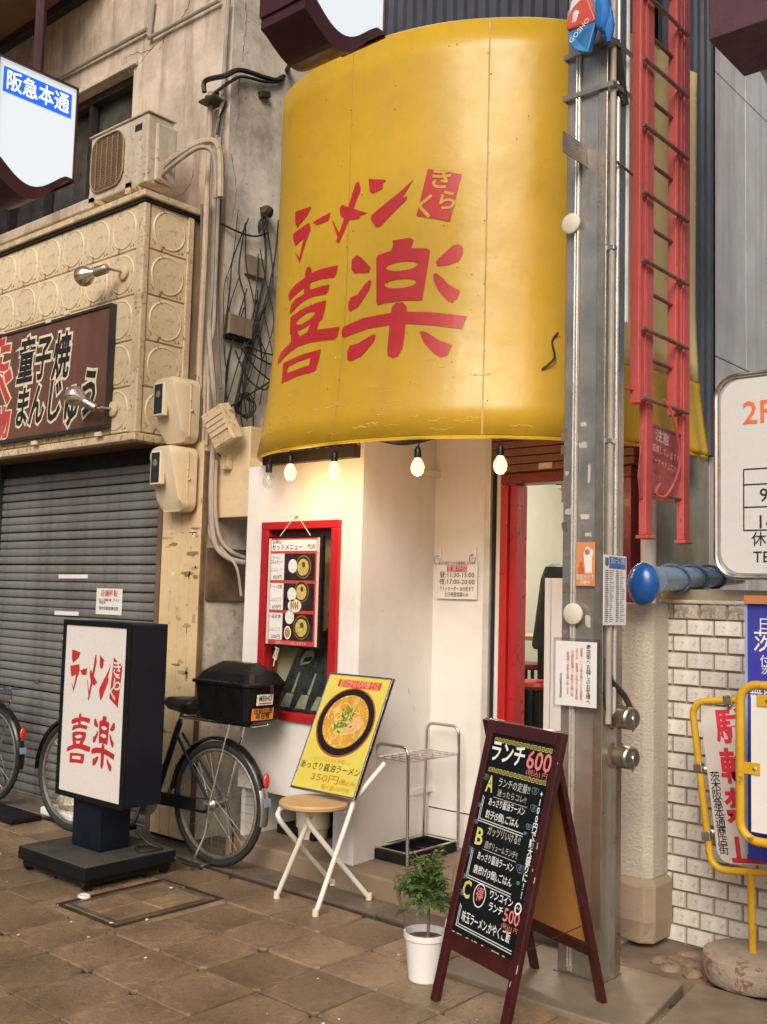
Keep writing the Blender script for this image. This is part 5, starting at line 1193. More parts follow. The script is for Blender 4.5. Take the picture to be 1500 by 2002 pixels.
# ------------------------------------------------------------------ folding stool with framed poster
T = thing('folding_stool', (-3.35, 3.47, 0), 'round pale wood folding stool with white crossed tube legs', 'stool')
sx, sy, sz = -3.33, 3.40, .465
MB().lathe((sx, sy, sz - .026), [(.145, 0), (.158, .006), (.16, .018), (.154, .026)], 32).build('seat', mat('seat_wood', (.56, .36, .18), .42, var=.12, sc=6, bump=.05, streak=((.45, .27, .12), .5)), T, smooth=True)
m_wt = mat('white_tube', (.74, .70, .62), .35, var=.06, bump=.03, speck=(.4, .33, .26), specsc=40, spect=.72)
f1, f2, f3, f4 = V((-3.51, 3.36, .012)), V((-3.48, 3.70, .012)), V((-3.20, 3.30, .012)), V((-3.20, 3.65, .012))
def leg(foot, top, knee): return smoothpath([foot, foot.lerp(knee, .5), knee, top], 6)
LG = [(f1, V((sx + .10, sy - .07, sz - .03)), V((sx + .075, sy - .075, sz - .06))), (f2, V((sx - .11, sy - .08, sz - .03)), V((sx - .10, sy - .06, sz - .07)))]
MB().tube([f1, V((sx + .02, sy - .02, sz - .03))], .012, 10).build('leg', m_wt, T, smooth=True)
MB().tube(smoothpath([f2, V((sx - .09, sy - .1, sz - .11)), V((sx - .12, sy - .1, sz - .05)), V((sx - .09, sy - .1, sz - .03))], 6), .012, 10).build('leg', m_wt, T, smooth=True)
tp = V((-3.06, 3.62, .70))
MB().tube([f3, V((sx + .17, sy + .09, sz + .02)), V((sx + .24, sy + .21, .64))], .012, 10).build('leg', m_wt, T, smooth=True)
MB().tube(smoothpath([f4, V((sx + .03, sy - .02, sz - .13)), V((sx + .0, sy - .04, sz - .05)), V((sx - .03, sy - .02, sz - .03))], 6), .012, 10).build('leg', m_wt, T, smooth=True)
for p in (f1, f2, f3, f4): MB().lathe(p - V((0, 0, .01)), [(.015, 0), (.0155, .004), (.0145, .03)], 12).build('rubber_foot', m_cream_let, T, smooth=True)
MB().tube([V((sx - .1, sy + .02, sz - .04)), V((sx + .13, sy + .07, sz - .04))], .007, 8).build('cross_bar', m_wt, T)
# poster
T = thing('framed_poster', (-3.33, 3.45, sz), 'yellow framed ramen poster leaning on the folding stool', 'poster')
Yb, Yt = 3.45, 3.70; bl = W(568, 1540, Yb); br = W(693, 1562, Yb); tl = W(650, 1315, Yt)
u = V((1, 0, 0)); O = V((bl.x, Yb, (bl.z + br.z) / 2)); up = V((0, Yt - Yb, tl.z - O.z)); PH = up.length; PW = br.x - bl.x
S = Sheet(O + u * PW / 2 + up / 2, u, up); hw, hh = PW / 2, PH / 2
mb = MB(); S.board(mb, -hw, hw, -hh, hh, .012, -.002); mb.build('backing', m_silver, T)
m_py = mat('poster_yellow', (.62, .52, .09), .25, var=.06, sc=3, bump=.0, coat=.3)
mb = MB(); S.rect(mb, -hw + .008, hw - .008, -hh + .008, hh - .008, 0); mb.build('yellow_sheet', m_py, T)
mb = MB()
for a, b, c_, d in ((-hw, hw, hh - .009, hh), (-hw, hw, -hh, -hh + .009), (-hw, -hw + .009, -hh + .009, hh - .009), (hw - .009, hw, -hh + .009, hh - .009)): S.board(mb, a, b, c_, d, .016, .004)
mb.build('silver_frame', m_chrome, T, bevel=.002)
mb = MB(); S.rect(mb, -hw * .62, hw * .72, hh * .77, hh * .9, .001); mb.build('red_banner', mat('banner_red', (.52, .05, .03), .4, bump=0), T)
mb = MB(); S.text(mb, '昔ながらの中華そば', hw * .05, hh * .83, .045, .004, .002, wide=hw * 1.22); mb.build('banner_lettering', mat('banner_pink', (.75, .4, .25), .4, bump=0), T)
mb = MB(); S.disc(mb, 0, hh * .18, .178, .172, .001, 48); mb.build('bowl_rim', mat('bowl_red', (.33, .09, .03), .2, bump=0), T)
mb = MB(); S.disc(mb, 0, hh * .185, .17, .164, .0016, 48); mb.build('bowl_inside', mat('bowl_black', (.015, .01, .009), .2, bump=0), T)
mb = MB(); S.disc(mb, 0, hh * .19, .138, .132, .0022, 48); mb.build('broth', mat('broth', (.52, .27, .035), .2, var=.25, sc=16, bump=0), T)
mb = MB(); rd = random.Random(3)
for k in range(60):
    a = rd.uniform(0, 6.28); r_ = rd.uniform(0, .09); cx_, cy_ = r_ * math.cos(a) - .012, hh * .19 + r_ * math.sin(a) - .015; q = rd.uniform(.02, .05); t0 = rd.uniform(0, 6.28)
    P = [(cx_ + q * math.cos(t0 + i * .35), cy_ + q * .8 * math.sin(t0 + i * .35)) for i in range(7)]; P = [p for p in P if p[0] ** 2 + (p[1] - hh * .19) ** 2 < .0155]
    if len(P) > 1: S.line(mb, P, .0055, .003 + k * .00001)
mb.build('noodles', mat('noodle', (.66, .48, .13), .35, var=.25, sc=50, bump=0), T)
mb = MB(); S.disc(mb, .058, hh * .19 - .012, .058, .045, .0042, 20, .5); mb.build('pork_slice', mat('pork', (.60, .36, .15), .4, var=.3, sc=40, bump=0), T)
mb = MB(); S.poly(mb, [(.02, hh * .19 + .11), (.05, hh * .19 + .12), (.03, hh * .19 + .03), (.01, hh * .19 + .03)], .0044); S.poly(mb, [(-.1, hh * .19 + .05), (-.06, hh * .19 + .085), (-.05, hh * .19 + .05), (-.08, hh * .19 + .02)], .0044); mb.build('bamboo_shoots', mat('bamboo', (.62, .42, .14), .4, bump=0), T)
mb = MB()
for k in range(70):
    cx_, cy_ = rd.gauss(.0, .02), hh * .19 + rd.gauss(.035, .02); S.disc(mb, cx_, cy_, rd.uniform(.003, .008), rd.uniform(.002, .005), .0047 + k * .00001, 7, rd.uniform(0, 3))
for k in range(18): S.disc(mb, rd.gauss(-.03, .03), hh * .19 + rd.gauss(-.03, .02), .01, .005, .0047 + k * .00001, 9, rd.uniform(0, 3))
mb.build('spring_onion', mat('onion_green', (.1, .2, .03), .4, var=.5, sc=60, bump=0), T)
mb = MB()
for k in range(26):
    a = rd.uniform(0, 6.28); S.disc(mb, .131 * math.cos(a), hh * .19 + .125 * math.sin(a), .004, .004, .0046, 6)
mb.build('broth_bubbles', mat('bubble', (.75, .62, .36), .3, bump=0), T)
mb = MB(); S.text(mb, 'あっさり醤油ラーメン', 0, -hh * .6, .04, .002, .0016, wide=hw * 1.84); mb.build('lettering', mat('poster_ink', (.1, .035, .01), .4, bump=0), T)
mb = MB(); S.text(mb, '350円', -hw * .05, -hh * .77, .044, .002, .0016, wide=hw * .85); S.text(mb, '(税込み)', hw * .66, -hh * .78, .028, 0, .0016, wide=hw * .5); mb.build('price_lettering', mat('poster_orange', (.55, .16, .01), .4, bump=0), T)
mb = MB(); S.text(mb, 'シンプルだから美味しい', 0, -hh * .47, .026, .0, .0016, wide=hw * 1.15); S.text(mb, '麺大盛100円増', hw * .35, -hh * .9, .026, 0, .0016, wide=hw * .85); mb.build('faint_lettering', mat('poster_ochre', (.5, .33, .03), .4, bump=0), T)
# ------------------------------------------------------------------ cream pot and dark mat under the bay
p = G(608, 1680, fz); T = thing('cream_pot', (-3.76, 3.92, fz), 'empty cream plastic plant pot under the white bay', 'pot')
px_, py_ = -3.72, 4.02
q = W(613, 1610, py_); qb = W(613, 1672, py_)
px_ = q.x
MB().lathe((px_, py_, fz), [(.075, 0), (.08, .004), (.098, .2), (.105, .2), (.105, .225), (.097, .225), (.094, .06)], 24, caps=False).build('pot', mat('pot_cream', (.62, .55, .42), .5, var=.1), T, smooth=True)
MB().lathe((px_, py_, fz + .19), [(.093, 0), (.093, .003)], 20).build('soil', m_dark, T)
o = MB().box(-4.15, -3.86, 3.95, 4.3, fz, fz + .05).build('dark_tray', m_black, bevel=.01); tag(o, 'low black tray on the floor under the bay', 'tray')
# ------------------------------------------------------------------ umbrella stand
T = thing('umbrella_stand', (-3.3, 4.1, fz), 'chrome wire umbrella stand with black drip tray', 'umbrella stand')
xa, xb, ya, yb, zt = -3.425, -3.215, 3.93, 4.34, .60
def loop(y, zt_, dx0=0, dx1=0):
    P = [V((xa - .01, y, fz + .005)), V((xa, y, zt_ - .04))] + arc((xa + .04, y, zt_ - .04), .04, math.pi, math.pi / 2, 5, (1, 0, 0), (0, 0, 1)) + arc((xb - .04, y, zt_ - .04), .04, math.pi / 2, 0, 5, (1, 0, 0), (0, 0, 1)) + [V((xb, y, zt_ - .05)), V((xb + .01, y, fz + .005))]
    return P
MB().tube(loop(ya, .665), .0085, 10).build('front_loop', m_chrome, T, smooth=True); MB().tube(loop(yb, .735), .0085, 10).build('back_loop', m_chrome, T, smooth=True)
mb = MB(); zg = .595
for x in (xa, xb): mb.tube([(x, ya, zg), (x, yb, zg)], .006, 6)
for k in range(1, 4): mb.tube([(xa + (xb - xa) * k / 4, ya, zg), (xa + (xb - xa) * k / 4, yb, zg)], .003, 6)
for k in range(8): mb.tube([(xa, ya + (yb - ya) * k / 7, zg), (xb, ya + (yb - ya) * k / 7, zg)], .003, 6)
mb.build('grid', m_chrome, T)
mb = MB()
for x in (xa - .008, xb + .008): mb.tube([(x, ya, fz + .06), (x, yb, fz + .06)], .004, 6)
for y in (ya, yb): mb.tube([(xa - .008, y, fz + .06), (xb + .008, y, fz + .06)], .004, 6)
mb.build('lower_rails', m_chrome, T)
mb = MB(); e = .012; mb.box(xa + e, xb - e, ya + e, yb - e, fz + .002, fz + .012)
mb.box(xa + .001, xb - .001, ya, ya + .011, fz + .002, fz + .05).box(xa + .001, xb - .001, yb - .011, yb, fz + .002, fz + .05).box(xa + .001, xa + .011, ya + .0115, yb - .0115, fz + .002, fz + .05).box(xb - .011, xb - .001, ya + .0115, yb - .0115, fz + .002, fz + .05)
tr = mb.build('drip_tray', m_black, T, bevel=.003)
mb = MB()
for k in range(1, 6): mb.box(xa + .014, xb - .014, ya + (yb - ya) * k / 6 - .003, ya + (yb - ya) * k / 6 + .003, fz + .0121, fz + .02)
mb.box((xa + xb) / 2 - .003, (xa + xb) / 2 + .003, ya + .014, yb - .014, fz + .0121, fz + .021); mb.build('tray_ribs', m_black, tr)
# ------------------------------------------------------------------ white pot with a leafy plant wrapped in clear film
pc = V((-2.40, 3.06, 0)); c0 = W(832, 1835, 3.06); pc.x = c0.x
T = thing('potted_plant', pc, 'leafy green sapling in a white pot wrapped in clear film', 'potted plant')
m_pot = mat('pot_white', (.78, .76, .73), .35, var=.04, bump=.02)
MB().lathe(pc + V((0, 0, .002)), [(.056, 0), (.06, .004), (.075, .15), (.081, .152), (.081, .172), (.074, .172), (.072, .15)], 28, caps=False).build('pot', m_pot, T, smooth=True)
MB().lathe(pc + V((0, 0, .145)), [(.072, 0), (.072, .004)], 20).build('soil', mat('soil', (.06, .04, .025), .9, bump=.6), T)
MB().tube(smoothpath([pc + V((.01, 0, .14)), pc + V((.005, .01, .25)), pc + V((-.008, .0, .32)), pc + V((.0, .0, .39))]), [.0055] * 17 + [.005, .0045, .004, .0035, .003, .0025, .002, .001], 7).build('stem', mat('stem_brown', (.16, .11, .06), .7), T, smooth=True)
mls = [mat('leaf_a', (.055, .115, .02), .45, var=.3, sc=20, bump=0), mat('leaf_b', (.09, .165, .03), .45, var=.3, sc=20, bump=0), mat('leaf_c', (.03, .065, .015), .5, var=.3, sc=20, bump=0)]
rd = random.Random(11); mb = MB(); tw = MB()
top = pc + V((.01, .0, .46))
for k in range(95):
    a = rd.uniform(0, 6.28); el = rd.uniform(-.5, 1.25); L = rd.uniform(.05, .125); b0 = pc + V((rd.uniform(-.02, .02), rd.uniform(-.02, .02), rd.uniform(.28, .40))); d = V((math.cos(a) * math.cos(el), math.sin(a) * math.cos(el), math.sin(el) * .8)); e = b0 + d * L
    tw.tube([b0, b0.lerp(e, .6) + V((0, 0, .008)), e], .0014, 4)
    for j in range(9):       # pinnate leaflets along the twig
        t = .35 + .65 * j / 8; q = b0 + (e - b0) * t; sd = 1 if j % 2 else -1; pr_ = d.cross(V((0, 0, 1)))
        pr_ = pr_.normalized() if pr_.length > .05 else V((1, 0, 0))
        ld = (pr_ * sd + d * .7 + V((0, 0, rd.uniform(-.5, .1)))).normalized(); LL = rd.uniform(.02, .036); wv = ld.cross(V((rd.uniform(-.4, .4), rd.uniform(-.4, .4), 1))).normalized() * LL * .26
        mb.mat(rd.choice((0, 0, 1, 1, 2))); tip = q + ld * LL - V((0, 0, LL * .22)); mid = q + ld * LL * .5
        mb.add([q, mid + wv, tip, mid - wv], [(0, 1, 2, 3)])
tag(mb.build('leaflets', mls, T, fix=False), kind='stuff'); tw.build('twigs', mat('twig', (.1, .12, .04), .6), T)
for k in range(14):
    a = rd.uniform(0, 6.28); c = pc + V((math.cos(a) * rd.uniform(.02, .1), math.sin(a) * rd.uniform(.02, .1), rd.uniform(.24, .34))); ld = V((math.cos(a), math.sin(a), rd.uniform(-.6, .2))).normalized() * .06; wv = ld.cross(V((0, 0, 1))).normalized() * .016
    MB().add([c, c + ld * .5 + wv + V((0, 0, .004)), c + ld - V((0, 0, .015)), c + ld * .5 - wv + V((0, 0, .004))], [(0, 1, 2, 3)]).build('leaf', mls[2 if k % 2 else 0], T, fix=False)
vs_ = []; fs = []; n = 40
for i, (r_, z) in enumerate(((.071, .155), (.076, .19), (.09, .25), (.108, .31), (.125, .36))):
    for k in range(n):
        a = 2 * math.pi * k / n; q = r_ * (1 + .07 * math.sin(9 * a + i) + .05 * math.sin(17 * a + 2 * i) * i / 4); vs_.append(pc + V((q * math.cos(a), q * math.sin(a), z + (.05 * math.sin(3 * a + 1) + .02 * math.sin(7 * a) if i == 4 else 0))))
for i in range(4): fs += [(i * n + k, i * n + (k + 1) % n, (i + 1) * n + (k + 1) % n, (i + 1) * n + k) for k in range(n)]
MB().add(vs_, fs).build('clear_film', glass('clear_film', (1, 1, 1), .1, .93), T, smooth=True, fix=False)
# ------------------------------------------------------------------ A-frame chalkboard
T = thing('sandwich_board', (-2.03, 3.12, 0), 'dark red wooden sandwich board with handwritten chalk lunch menu', 'sandwich board')
m_mah = mat('mahogany', (.048, .006, .007), .3, var=.2, sc=5, bump=.05, coat=.3, speck=(.4, .24, .16), specsc=26, spect=.755)
m_chalk = mat('chalkboard', (.006, .008, .0075), .5, spec=.25, var=.25, bump=.02)
A1, A2, Bk1, Bk2 = V((-2.279, 2.93, 0)), V((-1.875, 2.80, 0)), V((-2.162, 3.436, 0)), V((-1.786, 3.311, 0))
T1, T2 = V((-2.233, 3.165, .958)), V((-1.850, 3.043, .958))
wdv = (A2 - A1).normalized()
def frame_side(F1, F2, q1, q2, mm, name, zc, thick=.02, sgn=1):
    ux = (F2 - F1).normalized(); m0 = (F1 + F2) / 2; m1 = (q1 + q2) / 2; up = (m1 - m0); H = up.length; up.normalize(); up = (up - ux * up.dot(ux)).normalized(); n = ux.cross(up); Wd = (F2 - F1).length * .5 + (q2 - q1).length * .5
    return Sheet(m0, ux, up), Wd / 2, H
S, hw, H = frame_side(A1, A2, T1, T2, 0, '', 0)
fr = .034
mb = MB(); S.board(mb, -hw, -hw + fr, 0, H, .024, .0)
mb.build('stile', m_mah, T, bevel=.004); mb = MB(); S.board(mb, hw - fr, hw, 0, H, .024); mb.build('stile', m_mah, T, bevel=.004)
mb = MB(); S.board(mb, -hw + fr, hw - fr, H - .048, H - .0005, .023, -.0005); mb.build('top_rail', m_mah, T, bevel=.004)
mb = MB(); S.board(mb, -hw + fr, hw - fr, .185, .245, .023, -.0005); mb.build('bottom_rail', m_mah, T, bevel=.004)
mb = MB(); S.board(mb, -hw + fr, hw - fr, .245, H - .048, .008, -.008); mb.build('chalk_panel', m_chalk, T)
# chalk lettering: panel coordinates
bx0, bx1, by0, by1 = -hw + fr, hw - fr, .245, H - .048
PWd, PHt = bx1 - bx0, by1 - by0
def bp(u_, v_): return bx0 + u_ * PWd, by1 - v_ * PHt     # u right, v down, 0..1
m_chw = mat('chalk_white', (.80, .80, .78), .7, var=.05, bump=0); m_chy = mat('chalk_yellow', (.62, .55, .14), .7, bump=0); m_chp = mat('chalk_pink', (.70, .20, .19), .7, bump=0); m_chb = mat('chalk_blue', (.14, .26, .34), .7, bump=0); m_chg = mat('chalk_dim', (.5, .52, .44), .7, bump=0); m_chd = mat('chalk_dkred', (.33, .035, .04), .7, bump=0)
w_, yl, pk, bl_, gr, dr = MB(), MB(), MB(), MB(), MB(), MB(); hh_ = -.0068; CMI = ((w_, m_chw), (yl, m_chy), (pk, m_chp), (bl_, m_chb), (gr, m_chg))
CM = {id(a_): b_ for a_, b_ in CMI}
def ct(mb, s, u_, v_, size, bold=.006, wide=None, rot=0, al='CENTER', sx=1.0):
    x, y = bp(u_, v_); q = MB(); S.text(q, s, x, y, size, bold, hh_, wide=wide * PWd if wide else None, rot=rot, align=al, sx=sx); q.build('chalk_lettering', CM[id(mb)], T, fix=False)
ct(w_, 'ランチ', .30, .092, .082, .022, .54); ct(pk, '600', .80, .093, .09, .014, .37); ct(pk, '(税込) 円', .80, .152, .022, .0, .32)
for v_ in (.027, .182):
    for k in range(16):
        x, y = bp(.07 + .058 * k, v_); q = .0068; P = [(x - q, y - q), (x - q, y + q), (x + q, y + q), (x + q, y - q), (x - q * .2, y - q), (x - q * .2, y + q * .2), (x + q * .35, y + q * .2)] if k % 2 else [(x - q, y + q), (x - q, y - q), (x + q, y - q), (x + q, y + q), (x - q * .2, y + q), (x - q * .2, y - q * .2), (x + q * .35, y - q * .2)]
        S.line(yl, P, .002, hh_)
    yl.build('yellow_chalk_border', m_chy, T, fix=False); yl.v, yl.f, yl.m = [], [], []
ct(yl, 'A', .12, .258, .082, .02, .12); ct(yl, 'B', .12, .525, .082, .02, .12); ct(yl, 'C', .10, .79, .082, .024, .13)
ct(gr, 'ランチの定番!!', .50, .236, .034, .004, .5); ct(gr, '迷ったらコレ!!', .5, .287, .027, .002, .46)
ct(w_, 'あっさり醤油ラーメン', .45, .342, .031, .008, .58); ct(w_, '餃子(5個),ごはん', .42, .405, .031, .008, .54)
ct(gr, 'ガッツリいける!!', .50, .48, .034, .006, .52); ct(gr, '超ボリュームランチ!!', .5, .55, .027, .002, .52)
ct(w_, 'あっさり醤油ラーメン', .45, .612, .031, .008, .58); ct(w_, '唐揚げ(3個),ごはん', .45, .68, .031, .008, .62)
ct(w_, 'ワンコイン', .65, .765, .032, .016, .36); ct(w_, 'ランチ', .60, .82, .032, .016, .22); ct(pk, '500', .85, .826, .06, .012, .24); ct(pk, '(税込) 円', .85, .874, .018, .0, .24)
ct(w_, '味玉ラーメン,かやくご飯', .5, .917, .04, .008, .78)
for v0, v1 in ((.318, .445), (.588, .73), (.862, .968)):
    for k, o_ in enumerate((0, .022)):
        S.line(w_, [bp(.05 + o_, v0 + o_ * .3), bp(.045 + o_, v1 - o_ * .5), bp(.78 if v0 < .8 else .95, v1 + .008 - o_ * .55)], .0026, hh_)
for v_ in (.312, .573): S.line(gr, [bp(.22, v_), bp(.76, v_ + .004)], .002, hh_)
x, y = bp(.32, .79); S.line(w_, [(x + .032 * math.cos(2 * math.pi * k / 24), y + .038 * math.sin(2 * math.pi * k / 24)) for k in range(25)], .004, hh_); S.text(pk, '得', x, y, .05, .014, hh_, sx=.85)
x, y = bp(.92, .775)
S.line(w_, [(x + .015 * math.cos(2 * math.pi * k / 14), y + .017 * math.sin(2 * math.pi * k / 14)) for k in range(15)], .006, hh_); S.disc(w_, x - .005, y + .002, .002, .004, hh_, 8); S.disc(w_, x + .005, y + .002, .002, .004, hh_, 8)
for k, ch in enumerate('+100円で麺大盛りに!!'): ct(w_, ch, .93, .238 + .0395 * k, .031, .018, sx=.85)
rd = random.Random(5)
for u_, v_, q in ((.03, .225, .014), (.83, .23, .016), (.86, .31, .016), (.03, .37, .01), (.84, .4, .013), (.03, .455, .01), (.03, .6, .017), (.84, .6, .019), (.85, .665, .007), (.02, .73, .01), (.03, .81, .012), (.81, .435, .007)):
    x, y = bp(u_, v_); S.line(bl_, [(x + q * math.cos(t) * (1 + .25 * math.sin(3 * t)), y + q * .8 * math.sin(t) * (1 + .2 * math.cos(2 * t))) for t in [2 * math.pi * i / 16 for i in range(17)]], .002, hh_)
    S.line(bl_, [(x + q * .5 * (1 - i / 14) * math.cos(i * .9), y + q * .5 * (1 - i / 14) * math.sin(i * .9)) for i in range(13)], .0016, hh_)
for mb, nm, m in ((w_, 'white_chalk_lines', m_chw), (pk, 'pink_chalk_seal', m_chp), (bl_, 'blue_chalk_doodles', m_chb), (gr, 'pale_chalk_lines', m_chg)): mb.build(nm, m, T, fix=False)
mb = MB(); rd = random.Random(9)
for k in range(12):
    x = rd.choice((-hw + .001, hw - .001, hw - .001, hw - .02)); y = rd.uniform(.02, H * .98); S.board(mb, x - rd.uniform(.001, .003), x + rd.uniform(.0005, .002), y, y + rd.uniform(.004, .03), .001, .0012)
for k in range(14): x = rd.uniform(-hw + fr, hw - fr); S.board(mb, x, x + rd.uniform(.004, .016), .2445, .2475, .001, .0008)
tag(mb.build('paint_chips', mat('chip_pale', (.6, .48, .38), .7, bump=0), T), kind='stuff')
# back leaf
S2, hw2, H2 = frame_side(Bk2, Bk1, T2 + V((0, .03, 0)), T1 + V((0, .03, 0)), 0, '', 0)
mb = MB(); S2.board(mb, -hw2, -hw2 + fr, 0, H2, .024); mb.build('stile', m_mah, T, bevel=.004); mb = MB(); S2.board(mb, hw2 - fr, hw2, 0, H2, .024); mb.build('stile', m_mah, T, bevel=.004)
mb = MB(); S2.board(mb, -hw2 + fr, hw2 - fr, H2 - .06, H2 - .0005, .023, -.0005); mb.build('top_rail', m_mah, T, bevel=.004)
mb = MB(); S2.board(mb, -hw2 + fr, hw2 - fr, .185, .23, .023, -.0005); mb.build('bottom_rail', m_mah, T, bevel=.004)
mb = MB(); S2.board(mb, -hw2 + fr, hw2 - fr, .23, H2 - .06, .008, -.006); mb.build('back_panel', mat('plywood', (.46, .21, .055), .45, var=.12, sc=3, streak=((.36, .15, .035), .5), bump=.05), T)
for t in (.12, .88): p = T1.lerp(T2, t) + V((.01, .02, -.004)); MB().obox(p, wdv, V((-wdv.y, wdv.x, 0)), (0, 0, 1), .05, .04, .006).build('hinge', m_silver, T)
MB().tube(smoothpath([A1.lerp(T1, .3) + V((.02, .03, 0)), (A1.lerp(T1, .22) + Bk1.lerp(T1, .22)) / 2 - V((0, 0, .03)), Bk1.lerp(T1, .3) + V((.02, -.03, 0))]), .0022, 5).build('stay_cord', m_cable, T)
MB().tube(smoothpath([A2.lerp(T2, .25) + V((-.02, .03, 0)), (A2.lerp(T2, .2) + Bk1.lerp(T1, .16)) / 2, Bk2.lerp(T2, .3) + V((-.03, -.03, 0))]), .0022, 5).build('stay_cord', m_cable, T)
# ------------------------------------------------------------------ steel arcade column
CX0, CX1, CY0, CY1 = -2.075, -1.895, 3.45, 3.575
T = thing('steel_column', ((CX0 + CX1) / 2, (CY0 + CY1) / 2, 0), 'tall dull steel arcade column with conduits and peeled stickers', 'column')
MB().box(CX0, CX1, CY0, CY1, .0, 7.0).build('shaft', m_steel, T, bevel=.004)
MB().box(CX0 - .012, CX1 + .012, CY0 - .012, CY1 + .012, .0, .022).build('foot_plate', m_conc, T)
def xpx(px, Y, py=1100): return W(px, py, Y).x
x1 = xpx(1122, CY0 - .008)
MB().box(x1 - .011, x1 + .011, CY0 - .012, CY0 - .0005, .03, 7).build('cable_channel', m_pipe, T, bevel=.003)
for d_ in (-.006, .006): MB().tube([(x1 + d_, CY0 - .014, .05), (x1 + d_, CY0 - .014, 7)], .0042, 8).build('conduit', mat('pale_conduit', (.66, .62, .58), .3, .5), T, smooth=True)
x2 = xpx(1163, CY0 - .004); MB().box(x2, CX1 + .003, CY0 - .008, CY0 - .0005, .02, 7).build('corner_strip', m_silver, T, bevel=.002)
MB().tube([(CX1 + .018, CY0 + .01, .95), (CX1 + .018, CY0 + .01, 7)], .012, 10).build('conduit', m_pipe, T, smooth=True)
MB().tube([(CX1 + .016, CY0 + .055, .97), (CX1 + .016, CY0 + .055, 7)], .009, 10).build('conduit', mat('pale_conduit', (.66, .62, .58), .3, .5), T, smooth=True)
MB().box(CX1 + .0005, CX1 + .02, CY0 + .07, CY0 + .08, .02, 7).build('side_rib', m_silver, T); MB().box(CX1 + .0005, CX1 + .012, CY1 - .03, CY1 + .004, .02, 7).build('side_rib', m_silver, T, bevel=.003)
MB().box(CX1 - .04, CX1 + .012, CY1 + .012, CY1 + .03, 2.5, 7).build('daylight_strip', mat('daylight_white', (.8, .8, .8), .4), T)  # painted reflection: white strip for bright daylight along the column edge
for z in (1.55, 2.0, 2.75): MB().box(CX1 + .001, CX1 + .034, CY0 - .004, CY0 + .024, z, z + .018).build('pipe_clip', m_chrome, T, bevel=.002)
for py in (103, 183):
    z = W(1110, py, CY0).z - .04
    mb = MB().box(CX0 - .01, CX1 + .036, CY0 - .022, CY0 - .016, z, z + .02).box(CX1 + .03, CX1 + .036, CY0 - .0155, CY1 + .01, z, z + .02).box(CX0 - .01, CX0 - .004, CY0 - .0155, CY1, z, z + .02); mb.build('steel_band', m_silver, T)
for px, py in ((1118, 438), (1122, 1200)):
    c = W(px, py, CY0 - .02); o = MB().lathe(c + V((0, .004, 0)), [(.038, 0), (.041, .006), (.040, .014), (.034, .018)], 28, (0, -1, 0)).build('round_cap', mat('cap_cream', (.66, .6, .5), .45, var=.04), smooth=True)
    tag(o, 'round cream cap on the steel column, %s' % ('the upper one' if py < 900 else 'the lower one above the laminated notice'), 'cap', 'round caps on the column')
rd = random.Random(21); COLT = [o for o in bpy.data.objects if o.name.startswith('steel_column')][0]
m_res = [mat('tape_brown', (.20, .135, .085), .7, var=.3, sc=20), mat('tape_pale', (.52, .46, .39), .6, var=.2, sc=20), mat('tape_dark', (.12, .09, .07), .7, var=.3, sc=20)]
for px, py, w1, h1, m_i in ((1104, 850, .035, .06, 0), (1102, 880, .03, .05, 2), (1140, 830, .03, .02, 1), (1140, 870, .045, .03, 1), (1102, 960, .025, .09, 0), (1112, 1000, .04, .03, 1), (1104, 1030, .03, .05, 2), (1143, 1010, .045, .025, 1), (1108, 1085, .03, .03, 0), (1150, 1045, .03, .018, 1), (1105, 1150, .035, .05, 2), (1143, 1165, .05, .035, 0), (1150, 1215, .03, .05, 1), (1104, 1235, .03, .02, 0), (1108, 925, .02, .02, 1), (1152, 925, .014, .08, 1)):
    c = W(px, py, CY0 - .0008); P = []
    for k in range(9): a = 2 * math.pi * k / 9; q = rd.uniform(.65, 1.1); P.append((c.x + w1 * .55 * q * max(-.8, min(.8, 1.3 * math.cos(a))), CY0 - .0008, c.z + h1 * .55 * q * max(-.8, min(.8, 1.3 * math.sin(a)))))
    MB().slab(P, (0, -1, 0), .0006).build('tape_residue', m_res[m_i], COLT)
# flag plate and band
P = [XP(1102, 250, -1.98), XP(1165, 304, -1.98), XP(1163, 341, -1.98), XP(1102, 292, -1.98)]
T = thing('name_plate', P[3], 'weathered brown metal name plate projecting from the steel column', 'plate')
a, b, c_, d = P; ym, yM = min(p.y for p in P), max(p.y for p in P); z0 = (c_.z + d.z) / 2; z1 = (a.z + b.z) / 2
MB().box(-1.984, -1.98, ym, yM, z0, z1).build('plate', mat('plate_brown', (.22, .17, .15), .5, .4, var=.2), T)
S = Sheet((-1.98, (ym + yM) / 2, (z0 + z1) / 2), (0, 1, 0), (0, 0, 1)); mb = MB(); S.text(mb, '茨木市', 0, 0, (z1 - z0) * .55, .0, .001, wide=(yM - ym) * .7); mb.build('lettering', mat('plate_letters', (.4, .33, .3), .5), T)
MB().tube([(-1.98, yM - .01, z0 + .02), (CX1 + .03, CY0 + .02, z0 + .0), (CX1 + .034, CY1 + .02, z0 - .01)], .006, 6).build('strap', m_rust, T)
